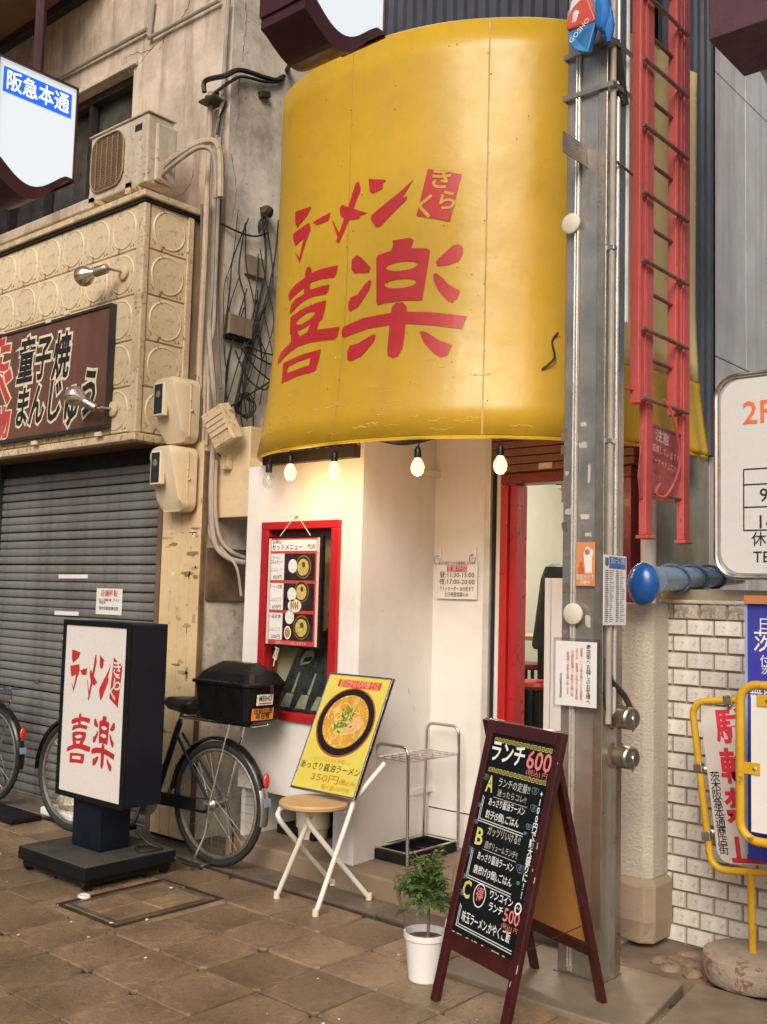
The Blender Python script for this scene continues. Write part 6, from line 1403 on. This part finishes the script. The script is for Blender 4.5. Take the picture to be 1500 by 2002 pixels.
# pennant bundle and bracket at the top
c = W(1140, 38, CY0 - .1); T = thing('hanging_pennant', c - V((0, 0, .12)), 'red and blue plastic pennant bundle tied high on the steel column', 'pennant')
def fan(a0, a1, rr, cc, nx): return [cc + V((rr * math.cos(R(a0 + (a1 - a0) * i / 8)), -.02 * math.sin(R(20 * i)), rr * math.sin(R(a0 + (a1 - a0) * i / 8)))) for i in range(9)]
q = W(1166, 40, CY0 - .1)
mb = MB(); mb.slab([q] + fan(110, 180, .125, q, 0), (0, -1, 0), .03); mb.build('red_panel', mat('pennant_red', (.55, .07, .05), .4, var=.15), T, bevel=.006)
mb = MB(); mb.slab([q - V((0, .001, 0))] + fan(180, 255, .125, q, 0), (0, -1, 0), .03); mb.build('blue_panel', mat('pennant_blue', (.03, .17, .40), .4, var=.15), T, bevel=.006)
S = Sheet(q + V((-.055, -.03, -.035)), (1, 0, .8), (-.8, 0, 1)); mb = MB(); S.text(mb, 'GOSHO', 0, 0, .03, .003, .002); mb.build('lettering', m_paper, T)
mb = MB(); mb.ball(q + V((.03, 0, .02)), .03, .03, .09, 10, 8, .12).ball(q + V((.05, .01, -.03)), .02, .02, .07, 10, 8, .12); mb.build('blue_cloth', mat('cloth_blue', (.02, .16, .5), .7, var=.2, bump=.4), T, smooth=True)
mb = MB(); mb.ball(q + V((-.1, .02, .06)), .04, .03, .08, 10, 8, .15); mb.build('plastic_wrap', mat('pale_wrap', (.6, .58, .57), .3, var=.15, bump=.5), T, smooth=True)
T = thing('iron_bracket', XP(1222, 208, CX1 + .03), 'dark triangular iron bracket on the side of the steel column', 'bracket')
A_, B_, C_ = V((CX1 + .02, CY0 + .02, W(1180, 80, CY0).z)), XP(1222, 205, CX1 + .03), V((CX1 + .02, CY0 + .04, W(1180, 175, CY0).z))
MB().bar(A_, B_, .018, .03).build('brace', m_iron, T); MB().bar(C_, B_ - V((0, 0, .0)), .016, .02).build('arm', m_iron, T)
# orange sticker
def plate(name, label, cat, px0, py0, px1, py1, Y, m, th=.0015):
    a, b = W(px0, py0, Y), W(px1, py1, Y); hw, hh = (b.x - a.x) / 2, (a.z - b.z) / 2; T = thing(name, ((a.x + b.x) / 2, Y, b.z), label, cat); S = Sheet(((a.x + b.x) / 2, Y, (a.z + b.z) / 2), (1, 0, 0), (0, 0, 1))
    mb = MB(); S.board(mb, -hw, hw, -hh, hh, th); mb.build('sheet', m, T); return T, S, hw, hh
T, S, hw, hh = plate('camera_sticker', 'peeling orange security camera sticker on the steel column', 'sticker', 1127, 1060, 1163, 1146, CY0 - .0145, mat('sticker_or', (.66, .26, .1), .5, var=.15))
mb = MB(); S.disc(mb, -hw * .45, 0, .008, .01); S.rect(mb, -hw * .75, -hw * .15, -hh * .45, -hh * .12); mb.build('figure', mat('figure_or', (.5, .14, .04), .5, bump=0), T)
mb = MB(); S.poly(mb, [(hw * .0, -hh * .4), (hw * .7, -hh * .4), (hw * .7, hh * .3), (hw * .9, hh * .6), (hw * .1, hh * .8), (-hw * .2, hh * .5)]); S.text(mb, '防犯カメラ', 0, -hh * .62, .022, .006, .002, wide=hw * 1.8); S.text(mb, '作動中', 0, -hh * .86, .02, .006, .002, wide=hw * 1.0); mb.build('white_print', m_paper, T)
mb = MB(); S.disc(mb, hw * .2, hh * .55, .011, .011, .002); mb.build('lens', mat('lens_red', (.6, .16, .1), .5, bump=0), T)
# laminated notice
T, S, hw, hh = plate('laminated_notice', 'laminated white notice with vertical red and black writing on the steel column', 'notice', 1087, 1252, 1166, 1385, CY0 - .03, m_paper)
mb = MB(); S.board(mb, -hw - .012, hw + .012, -hh - .012, hh + .012, .0006, -.002); mb.build('laminate', glass('laminate', (.95, .95, .95), .15, .7), T)
mb = MB(); S.text(mb, '\n'.join('商店街へお越しのお客様へ'), hw * .62, 0, .02, .006, .0015, .92)
mb2 = MB()
for k, s_ in enumerate(('自転車・バイク等は通行人との接触防', '止のため、駐輪場へお停めか当商店街', 'の指定駐輪場へご移動をお願い致', '駐輪場へ移動をお願い致します')): S.text(mb2, '\n'.join(s_), hw * (.28 - .22 * k), 0, .0125, .003, .0015, .92)
S.text(mb, '\n'.join('茨木阪急本通商店街'), -hw * .72, -hh * .4, .0115, .002, .0015, .9); mb.build('black_lettering', m_ink, T); mb2.build('red_lettering', mat('notice_red', (.55, .1, .1), .5, bump=0), T)
# timetable on the side face
a, b = XP(1181, 1084, CX1 + .034), XP(1224, 1222, CX1 + .034)
T = thing('timetable_poster', ((CX1 + .03), a.y, b.z), 'narrow blue headed fixture list poster on the side of the steel column', 'poster'); S = Sheet((CX1 + .034, (a.y + b.y) / 2, (a.z + b.z) / 2), (0, 1, 0), (0, 0, 1)); hw, hh = (b.y - a.y) / 2, (a.z - b.z) / 2
mb = MB(); S.board(mb, -hw, hw, -hh, hh, .002); mb.build('sheet', m_paper, T)
mb = MB(); S.rect(mb, -hw * .55, hw * .92, hh * .62, hh * .96); mb.build('blue_header', mat('header_blue', (.02, .13, .38), .4, bump=0), T)
mb = MB(); S.text(mb, '2021シーズン日程', hw * .18, hh * .84, .03, .004, .0015, wide=hw * 1.25); mb.build('header_lettering', m_paper, T)
mb = MB(); S.poly(mb, [(-hw * .9, hh * .92), (-hw * .6, hh * .92), (-hw * .6, hh * .72), (-hw * .75, hh * .66), (-hw * .9, hh * .72)]); rd = random.Random(2)
mr = MB()
for k in range(26):
    y = hh * (.54 - .058 * k)
    for c0 in (-.88, .06):
        S.rect(mr if k % 6 == 0 else mb, hw * c0, hw * (c0 + rd.uniform(.2, .3)), y, y + hh * .03); S.rect(mb, hw * (c0 + .36), hw * (c0 + rd.uniform(.5, .8)), y + .001, y + hh * .026)
mb.build('table_print', mat('print_grey', (.14, .14, .16), .5, bump=0), T); mr.build('table_print', mat('print_red', (.5, .1, .1), .5, bump=0), T)
# hose connections
for k, (px, py) in enumerate(((1205, 1400), (1207, 1476))):
    c = XP(px - 15, py, CX1 + .01); c = V((CX1 + .012, CY0 + .085, W(px, py, CY0 + .09).z)); T = thing('hose_connection', c, ('capped metal hose connection on the column, with black hose beside it' if k == 0 else 'capped metal hose connection on the column, below another one'), 'hose connection', 'hose connections on the column')
    ax = V((1, -.35, 0)).normalized()
    MB().lathe(c, [(.05, -.012), (.05, .004)], 22, ax).build('flange', m_rust, T, smooth=True); MB().lathe(c, [(.036, .004), (.036, .03), (.042, .031), (.042, .08), (.036, .086)], 24, ax).build('cap', mat('brass_grey', (.38, .34, .26), .3, .9, var=.15), T, smooth=True)
    MB().tube(smoothpath([c + ax * .087 + V((.0, .01, .02)), c + ax * .09 + V((.0, -.005, .0)), c + ax * .089 + V((0, .01, -.03)), c + ax * .06 + V((.02, .0, -.05))]), .0035, 5).build('chain', m_chrome, T)
    MB().bar(c + ax * .088 + V((0, 0, -.022)), c + ax * .088 + V((0, 0, .022)), .006, .006, (1, 0, 0)).build('handle', m_chrome, T)
P = smoothpath([V((CX1 + .018, CY0 + .01, .96)), W(1180, 1290, CY0 + .01), W(1195, 1330, CY0 + .04), W(1222, 1362, CY0 + .1), W(1237, 1395, CY0 + .12)], 8)
o = MB().tube(P, .011, 8).build('corrugated_hose', m_cable, smooth=True); tag(o, 'black corrugated flexible hose bending from the column conduit', 'hose')
# ------------------------------------------------------------------ red escape ladder
LX = -1.95; YA0, YA1, YB0, YB1 = 3.80, 3.845, 4.165, 4.21
T = thing('red_ladder', (LX, 4.0, 1.66), 'red steel escape ladder in two overlapping sections beside the column', 'ladder')
m_lad = mat('ladder_red', (.52, .09, .08), .42, var=.16, sc=5, bump=.15, speck=(.16, .04, .03), specsc=26, spect=.62, streak=((.36, .05, .045), .5), grime=((.4, .1, .09), .4))
for y in (3.835, 4.18):
    MB().box(LX - .03, LX + .01, y - .025, y + .025, 2.22, 7).build('rail', m_lad, T, bevel=.003)
    MB().box(LX + .0105, LX + .018, y - .025, y - .019, 2.22, 7).build('rail_lip', m_lad, T); MB().box(LX + .0105, LX + .018, y + .019, y + .025, 2.22, 7).build('rail_lip', m_lad, T)
for y in (3.915, 4.275):
    MB().box(LX - .025, LX + .008, y - .03, y + .03, 1.68, 5.5).build('rail', m_lad, T, bevel=.003); MB().box(LX - .035, LX + .018, y - .04, y + .04, 1.664, 1.679).build('foot', m_lad, T, bevel=.004)
k = 0; z = 2.24
while z < 5.6:
    MB().tube([(LX + .026, 3.81, z), (LX + .026, 4.24, z)], .0092, 10).build('rung', mat('rung_steel', (.34, .2, .17), .35, .6, var=.3), T, smooth=True); z += .29
z = 1.86
while z < 5.4:
    MB().tube([(LX - .012, 3.93, z), (LX - .012, 4.26, z)], .0092, 10).build('rung', mat('rung_dark', (.25, .1, .085), .45, .3, var=.3), T, smooth=True); z += .285
MB().bar((LX - .02, 3.7, 2.28), (LX - .02, 3.84, 2.28), .014, .014).build('tie_bar', m_lad, T)
P = smoothpath([V((LX + .03, 4.0, 2.26)), V((LX + .045, 4.05, 2.2)), V((LX + .045, 4.12, 2.05)), V((LX + .045, 4.1, 1.95)), V((LX + .04, 4.0, 1.85)), V((LX + .02, 3.95, 1.86)), V((LX + .03, 3.97, 1.9))], 7)
MB().tube(P, .006, 7).build('red_cord', m_lad, T, smooth=True)
a, b = XP(1262, 832, LX - .0), XP(1345, 840, LX)
S = Sheet((LX - .005, 4.08, 2.0), (0, 1, 0), (0, 0, 1)); T = thing('warning_plate', (LX, 4.08, 1.8), 'faded red warning plate with white writing hanging on the ladder', 'sign')
m_wp = mat('faded_plate', (.36, .055, .05), .5, var=.2, grime=((.42, .24, .2), .6), grimesc=6)
mb = MB(); mb.slab([S.p(-.19, .17), S.p(.22, .12), S.p(.2, .02), S.p(.1, -.16), S.p(-.22, -.17), S.p(-.24, -.08)], S.n, .004); mb.build('plate', m_wp, T)
mb = MB(); S.text(mb, '注意', -.02, .105, .055, .006, .001, wide=.13, rot=-.1); S.text(mb, '非常設備していますので', .0, .045, .036, .003, .001, wide=.36, rot=-.1); S.text(mb, 'なくアーケード上にから', -.02, -.005, .034, .001, .001, wide=.34, rot=-.1); mb.build('lettering', mat('plate_white', (.62, .52, .48), .6, bump=0), T)
mb = MB(); S.text(mb, '立入禁止\nさわらないで下さい', -.06, -.09, .036, 0, .001, .9, wide=.26, rot=-.08); mb.build('faint_lettering', mat('plate_faint', (.48, .22, .2), .6, bump=0), T)
# ------------------------------------------------------------------ side wall, down pipe, number plate
T = thing('grey_side_building', (SWX, 5.6, 0), 'grey panelled side wall beyond the ramen shop', 'building')
m_gw = mat('grey_panel_wall', (.58, .565, .56), .6, var=.12, sc=2.5, bump=.12, streak=((.3, .27, .25), .6), zs=.05, grime=((.3, .26, .22), .4), grimesc=1.2)
zz = 0
for (y0, y1) in ((ye + .003, 5.62), (5.626, 6.3), (6.306, 7.1)):
    for (z0, z1) in ((0, 1.2), (1.206, 2.72), (2.726, 4.3), (4.306, 7.0)): MB().box(SWX - .1, SWX - .002, y0, y1, z0, z1).build('wall_panel', m_gw, T, bevel=.003)
MB().box(SWX - .12, SWX - .101, 4.55, 7.2, 0, 7).build('panel_backing', mat('pale_joint', (.5, .49, .48), .7), T)
MB().box(SWX - .1, SWX - .003, 4.56, ye, 0, 2.165).build('lower_wall', mat('algae_wall', (.36, .33, .27), .8, var=.2, bump=.3, streak=((.24, .19, .1), .8), grime=((.28, .22, .12), .5)), T)
q = W(1268, 1050, 4.42); o = MB().tube([(q.x, 4.42, .0), (q.x, 4.42, 2.2)], .036, 16).build('down_pipe', mat('pipe_white', (.66, .62, .58), .4, var=.08), smooth=True); tag(o, 'white round down pipe behind the red ladder', 'pipe')
q = W(1297, 1000, 4.6); o = MB().tube([(q.x, 4.52, .5), (q.x - .01, 4.52, 2.1)], .006, 6).build('wall_cable', m_pipe, smooth=True); tag(o, 'thin grey cable running down beside the white down pipe', 'cable')
q = XP(1320, 965, SWX + .002); T = thing('number_plate', q, 'small dark green house number plate on the lower wall', 'plate'); S = Sheet((SWX + .006, q.y, q.z), (0, 1, 0), (0, 0, 1))
mb = MB(); S.board(mb, -.07, .045, -.035, .035, .004); mb.build('plate', mat('plate_green', (.03, .06, .055), .4), T, bevel=.004); mb = MB(); S.text(mb, '1-24', -.01, 0, .045, .006, .001, wide=.085); mb.build('lettering', m_paper, T)
# maroon box at the top right and slanted rail
a = W(1385, 79, 3.6); T = thing('maroon_box', (a.x, 3.6, a.z), 'maroon metal sign box high at the right edge', 'box')
MB().box(a.x, a.x + .26, 3.6, 3.95, a.z, a.z + 1.2).build('box', mat('maroon_purple', (.085, .03, .04), .5, var=.15), T, bevel=.005)
p, q = W(1440, 30, 4.2), W(1500, 145, 4.2); o = MB().bar(p, q + (q - p) * .6, .02, .035).build('slanted_rail', mat('rail_grey', (.3, .3, .31), .4, .4)); tag(o, 'dark slanted steel rail crossing before the grey side wall', 'rail')
# ------------------------------------------------------------------ rough white pillar, blue roll, brick wall
T = thing('plaster_pillar', (-1.93, 3.98, 0), 'rough white plastered gate pillar with chipped cement foot', 'pillar')
m_rough = mat('rough_plaster', (.58, .51, .43), .9, var=.14, sc=5, bump=1.0, bsc=90, streak=((.36, .27, .18), .6), speck=(.3, .23, .16), specsc=30, spect=.66, grime=((.4, .31, .22), .35))
vs_ = []; fs = []
X0, X1, Y0, Y1 = -2.085, -1.94, 3.93, 4.098
P = [(X0, Y0), (X1 - .03, Y0), (X1, Y0 + .03), (X1, Y1), (X0, Y1)]
mb = MB().slab([(x, y, 1.40) for x, y in P], (0, 0, 1), 1.12); mb.build('shaft', m_rough, T, bevel=.006)
P2 = [(X0 - .02, Y0 - .03), (X1 - .01, Y0 - .03), (X1 + .022, Y0 + .01), (X1 + .022, Y1 - .001), (X0 - .02, Y1 - .001)]
P3 = [(X0 + .01, Y0 + .0), (X1 - .04, Y0 - .02), (X1 + .012, Y0 + .02), (X1 + .012, Y1 - .001), (X0 + .01, Y1 - .001)]
k = len(P2); vs_ = [(x, y, .03) for x, y in P3] + [(x, y, .12) for x, y in P2] + [(x, y, .262) for x, y in P2] + [(x, y, .282) for x, y in P]
fs = [tuple(range(k)), tuple(3 * k + i for i in range(k))]
for r_ in range(3): fs += [(r_ * k + i, r_ * k + (i + 1) % k, (r_ + 1) * k + (i + 1) % k, (r_ + 1) * k + i) for i in range(k)]
MB().add(vs_, fs).build('cement_foot', mat('cement_foot', (.36, .27, .18), .85, var=.2, sc=5, bump=.4, grime=((.22, .15, .1), .6)), T, bevel=.008)
T = thing('blue_roll', (-1.93, 3.8, 1.42), 'blue ball ended tube with spiral rings lying along the gate pillar top', 'roll')
m_blue = mat('blue_plastic', (.008, .075, .30), .3, var=.12, bump=.05, coat=.3, grime=((.02, .05, .12), .4)); m_blue2 = mat('blue_grey', (.28, .36, .44), .25, .4, var=.1)
bc = V((-1.905, 3.82, 1.475))
MB().ball(bc + V((-.015, 0, 0)), .066, .05, .088, 24, 16).build('ball_end', m_blue, T, smooth=True)
MB().tube([bc + V((.02, .03, .02)), bc + V((.02, .9, .06))], [.055, .036], 18).build('tube', m_blue2, T, smooth=True)
for k in range(3):
    y = .2 + .19 * k; c = bc + V((.02, y, .022 + .045 * y)); rr = .060 - .02 * y
    MB().tube([c + V((rr * math.cos(t), .05 * math.sin(t + 2.2), rr * math.sin(t))) for t in [2 * math.pi * i / 22 for i in range(22)]], .006, 6, True).build('ring', mat('blue_ring', (.05, .12, .2), .35), T, smooth=True)
# brick wall: every brick
BY = 4.10
bw_ = thing('brick_wall', (-1.3, BY, 0), 'low wall of white glazed bricks with stained top course', 'wall')
MB().box(-1.99, -.4, BY + .008, BY + .18, -.02, 1.40).build('mortar_core', mat('mortar', (.30, .245, .19), .9, var=.2, bump=.4), bw_)
m_br = mat('white_brick', (.72, .68, .63), .42, var=.1, sc=14, bump=.22, bsc=50, rand=.11, speck=(.34, .28, .21), specsc=34, spect=.6, grime=((.48, .41, .33), .6), grimesc=4, streak=((.5, .43, .35), .5))
m_brd = mat('stained_brick', (.42, .35, .29), .6, var=.3, sc=12, bump=.5, bsc=50, speck=(.12, .09, .07), specsc=26, spect=.52, rand=.15)
def brick_me(L, m):
    mb = MB(); e = .003; h = .0305; d = .012
    mb.add([(0, 0, -h), (L, 0, -h), (L, 0, h), (0, 0, h), (e, -d, -h + e), (L - e, -d, -h + e), (L - e, -d, h - e), (e, -d, h - e)], [(4, 5, 6, 7), (0, 1, 5, 4), (1, 2, 6, 5), (2, 3, 7, 6), (3, 0, 4, 7)])
    me = bpy.data.meshes.new('brick'); me.from_pydata(mb.v, [], mb.f); me.materials.append(m); me.update(); return me
BM = {(L, q): brick_me(L, m_brd if q else m_br) for L in (.109, .048) for q in (0, 1)}
cp = .0698; nc = 20; off0 = OFF[bw_.name]
for r_ in range(nc):
    z = .012 + cp * (r_ + .5); x = -1.975 + (0 if r_ % 2 == 0 else .0); first = r_ % 2
    if r_ == nc - 1: z -= .004
    while x < -1.05:
        L = .048 if first else .109; first = 0
        o = bpy.data.objects.new('brick', BM[(L, 1 if r_ == nc - 1 else 0)]); COL.objects.link(o); o.parent = bw_
        o.location = V((x, BY + .006 + random.uniform(-.0015, .0015), z)) - off0; o.rotation_euler = (0, random.uniform(-.006, .006), random.uniform(-.006, .006)); x += L + .009
MB().box(-1.985, -.45, BY - .01, BY + .19, 1.402, 1.418).build('top_edge', m_rough, bw_, bevel=.004)
MB().box(-1.99, -1.45, BY + .02, BY + .16, 1.419, 1.462).build('cap_block', mat('cap_stained', (.3, .24, .18), .85, var=.3, bump=.4, streak=((.14, .1, .07), .6)), bw_)
# ------------------------------------------------------------------ clinic sign
CY = 4.02; a = W(1398, 800, CY); zt, zb_ = W(1440, 732, CY).z, W(1440, 1132, CY).z; cw = .95
T = thing('clinic_sign', (a.x + cw / 2, CY, zb_), 'white rounded clinic sign panel with silver rim and consulting hours', 'sign')
S = Sheet((a.x + cw / 2, CY, (zt + zb_) / 2), (1, 0, 0), (0, 0, 1)); chh = (zt - zb_) / 2; P = roundrect(cw, zt - zb_, .09, 8)
mb = MB(); mb.slab([S.p(x, y, 0) for x, y in P], S.n, .12); mb.build('case', mat('case_silver', (.55, .53, .5), .35, .6, var=.08), T, bevel=.004)
mb = MB(); mb.tube([S.p(x * .985, y * .985, .004) for x, y in P], .011, 8, True); mb.build('rim', m_chrome, T, smooth=True)
mb = MB(); S.poly(mb, [(x * .945, y * .945) for x, y in P], .003); mb.build('face', mat('clinic_face', (.64, .615, .61), .3, var=.02, bump=0), T)
lx = -cw / 2
def cl(px, py): p = W(px, py, CY); return p.x - S.O.x, p.z - S.O.z
x, y = cl(1452, 811); mb = MB(); S.text(mb, '2F', x, y, .13, .008, .005, align='LEFT'); mb.build('floor_lettering', mat('clinic_orange', (.72, .16, .05), .4, bump=0), T)
mb = MB(); x, y = cl(1475, 970); S.text(mb, ' 9:00', x, y, .075, .004, .005, align='LEFT'); x, y = cl(1479, 1022); S.text(mb, '16:00', x, y, .075, .004, .005, align='LEFT'); x, y = cl(1470, 1056); S.text(mb, '休診日', x, y, .06, .006, .005, align='LEFT'); x, y = cl(1473, 1090); S.text(mb, 'TEL', x, y, .062, .004, .005, align='LEFT')
x0, y0 = cl(1455, 918); _, y1 = cl(1457, 948); _, y2 = cl(1459, 992); _, y3 = cl(1461, 1037)
for yy in (y0, y1, y2, y3): S.line(mb, [(x0, yy), (.4, yy)], .005, .005)
S.line(mb, [(x0, y0), (x0, y3)], .005, .0045); mb.build('black_lettering', m_ink, T)
mb = MB(); mb.box(a.x + .12, a.x + .2, CY + .13, CY + .2, zb_ + .05, zt); mb.build('mount', m_iron, T)
# ------------------------------------------------------------------ blue notice board
BYY = 3.74; a = W(1459, 1172, BYY); zt = W(1459, 1180, BYY).z; bwid = .5
T = thing('blue_notice_board', (a.x + bwid / 2, BYY, .0), 'blue notice board with white writing and wooden cap rail', 'board')
MB().box(a.x, a.x + bwid, BYY, BYY + .012, zt - .92, zt).build('blue_panel', mat('board_blue', (.045, .05, .36), .35, var=.08, bump=.03), T, bevel=.002)
MB().box(a.x - .004, a.x + .006, BYY - .006, BYY - .0005, zt - .9, zt).build('pale_edge', mat('edge_blue', (.3, .38, .55), .4), T)
MB().box(a.x + .0, a.x + bwid, BYY - .02, BYY + .03, zt + .001, zt + .03).build('wood_cap', mat('cap_wood', (.5, .2, .07), .5, var=.15), T)
for x in (a.x + .12, a.x + bwid - .06): MB().box(x - .015, x + .015, BYY + .013, BYY + .04, .005, zt).build('post', m_silver, T)
S = Sheet((0, BYY, 0), (1, 0, 0), (0, 0, 1)); mb = MB()
for s_, px, py, sz in (('日極', 1494, 1222, .05), ('茨木市駅', 1493, 1257, .085), ('付近', 1496, 1293, .042), ('茨木', 1497, 1311, .036), ('無断駐輪', 1478, 1352, .05)):
    p = W(px, py, BYY); mb = MB(); S.text(mb, s_, p.x - .025 * (sz / .055), p.z, sz, .006, .002, align='LEFT'); mb.build('lettering', m_paper, T, fix=False)
# ------------------------------------------------------------------ no-parking sign on a concrete base
m_yt = mat('yellow_tube', (.66, .38, .015), .35, var=.12, sc=8, bump=.1, speck=(.16, .08, .03), specsc=24, spect=.6, grime=((.5, .27, .02), .5), streak=((.4, .2, .02), .4), coat=.1)
ap = W(1470, 1868, 3.76); base = V((-1.43, 3.86, 0)); q = W(1468, 1868, 3.84); base.x = q.x
T = thing('no_parking_sign', (base.x, base.y, 0), 'tilted no bicycle parking sign in yellow tube frame on round concrete base', 'sign')
vs_ = []; fs = []
rr = random.Random(4); n = 36; prof = [(.165, .0), (.178, .015), (.182, .06), (.178, .09), (.163, .1), (.02, .102)]
for r_, h_ in prof:
    for k in range(n): q_ = r_ * (1 + rr.uniform(-.012, .012)); t = 2 * math.pi * k / n; vs_.append(base + V((q_ * math.cos(t), q_ * math.sin(t), .024 + h_)))
for i in range(len(prof) - 1): fs += [(i * n + k, i * n + (k + 1) % n, (i + 1) * n + (k + 1) % n, (i + 1) * n + k) for k in range(n)]
fs.append(tuple((len(prof) - 1) * n + k for k in range(n)))
MB().add(vs_, fs).build('concrete_base', mat('base_concrete', (.36, .29, .23), .9, var=.2, sc=7, bump=.9, bsc=35, speck=(.2, .09, .06), specsc=14, spect=.56, grime=((.22, .17, .13), .5)), T, smooth=True)
SY2 = 3.80; t0 = base + V((0, 0, .12)); bt = W(1453, 1692, SY2); bt.y = SY2
tl, blc = W(1352, 1372, SY2), W(1388, 1672, SY2)
upv = (tl - blc).normalized(); upv = V((upv.x, 0, upv.z)).normalized(); rx_ = V((upv.z, 0, -upv.x)); FH, FW = (tl - W(1396, 1700, SY2)).length, .30
O = V((tl.x, SY2, tl.z)) + rx_ * FW / 2 - upv * FH / 2
S = Sheet(O, rx_, upv); P = roundrect(FW, FH, .055, 6)
MB().tube([S.p(x, y, 0) for x, y in P], .0135, 10, True).build('tube_frame', m_yt, T, smooth=True)
MB().tube([t0, S.p(.0, -FH / 2, 0)], .0135, 10).build('post', m_yt, T, smooth=True)
P = roundrect(FW - .06, FH - .05, .05, 5); mb = MB(); mb.slab([S.p(x, y, .0) for x, y in P], S.n, .003); mb.build('plate', mat('plate_pinkwhite', (.62, .55, .51), .45, var=.08, bump=.08, speck=(.3, .2, .14), specsc=24, spect=.66), T)
mb = MB()
for k, ch in enumerate('駐輪禁止'): S.text(mb, ch, .0, FH * (.33 - .235 * k), .135, .026, .0015)
mb.build('red_lettering', mat('nopark_red', (.58, .03, .05), .4, bump=0), T)
mb = MB(); S.text(mb, '\n'.join('茨木阪急本通商店街'), -.092, -FH * .17, .04, .008, .0015, .83); mb.build('black_lettering', m_ink, T)
for x, y in ((.0, FH / 2), (-FW / 2, FH * .1), (-FW / 2, -FH * .3)):
    MB().obox(S.p(x, y, .003), S.ux, S.n, S.uy, .034, .03, .034).build('clamp', m_silver, T, bevel=.003); MB().lathe(S.p(x * .86, y * .93, .004), [(.011, 0), (.011, .004), (.005, .008)], 10, tuple(S.n)).build('bolt', m_chrome, T)
# white board in yellow frame
FY2 = 3.52; a = W(1447, 1337, FY2); b = W(1450, 1640, FY2); FH, FW = a.z - b.z, .5
T = thing('white_board_stand', (a.x + FW / 2, FY2, 0), 'blank white board clamped in a thick yellow tube stand', 'sign stand')
S = Sheet((a.x + FW / 2, FY2, (a.z + b.z) / 2), (1, 0, 0), (0, 0, 1)); P = roundrect(FW, FH, .06, 6)
MB().tube([S.p(x, y, 0) for x, y in P], .0155, 12, True).build('tube_frame', m_yt, T, smooth=True)
mb = MB(); S.board(mb, -FW / 2 + .038, FW / 2 - .038, -FH / 2 + .03, FH / 2 - .035, .004); mb.build('white_panel', mat('panel_white', (.74, .70, .66), .4, var=.04, bump=.02), T)
for x, y in ((-FW / 2 + .04, -.02), (-FW / 2 + .085, FH / 2 - .05)):
    mb = MB(); S.board(mb, x - .025, x + .03, y - .02, y + .02, .003, .005); mb.build('tab', m_yt, T); MB().lathe(S.p(x + .012, y, .005), [(.006, 0), (.006, .003), (.002, .005)], 10, tuple(S.n)).build('bolt', m_chrome, T)
for x in (-.12, .18): MB().tube([S.p(x, -FH / 2, 0), V((S.O.x + x, FY2, .03))], .0155, 10).build('leg', m_yt, T, smooth=True)
o = MB().box(S.O.x - .2, S.O.x + .25, FY2 - .12, FY2 + .12, .02, .032)
for o in bpy.data.objects:       # print and marks too small to pick apart singly
    if o.parent is not None and o.name.split('.')[0] in ('scratches', 'blue_chalk_doodles', 'bamboo_shoots', 'pale_chalk_lines', 'noodles', 'spring_onion', 'broth_bubbles', 'pale_shapes'): o['kind'] = 'stuff'
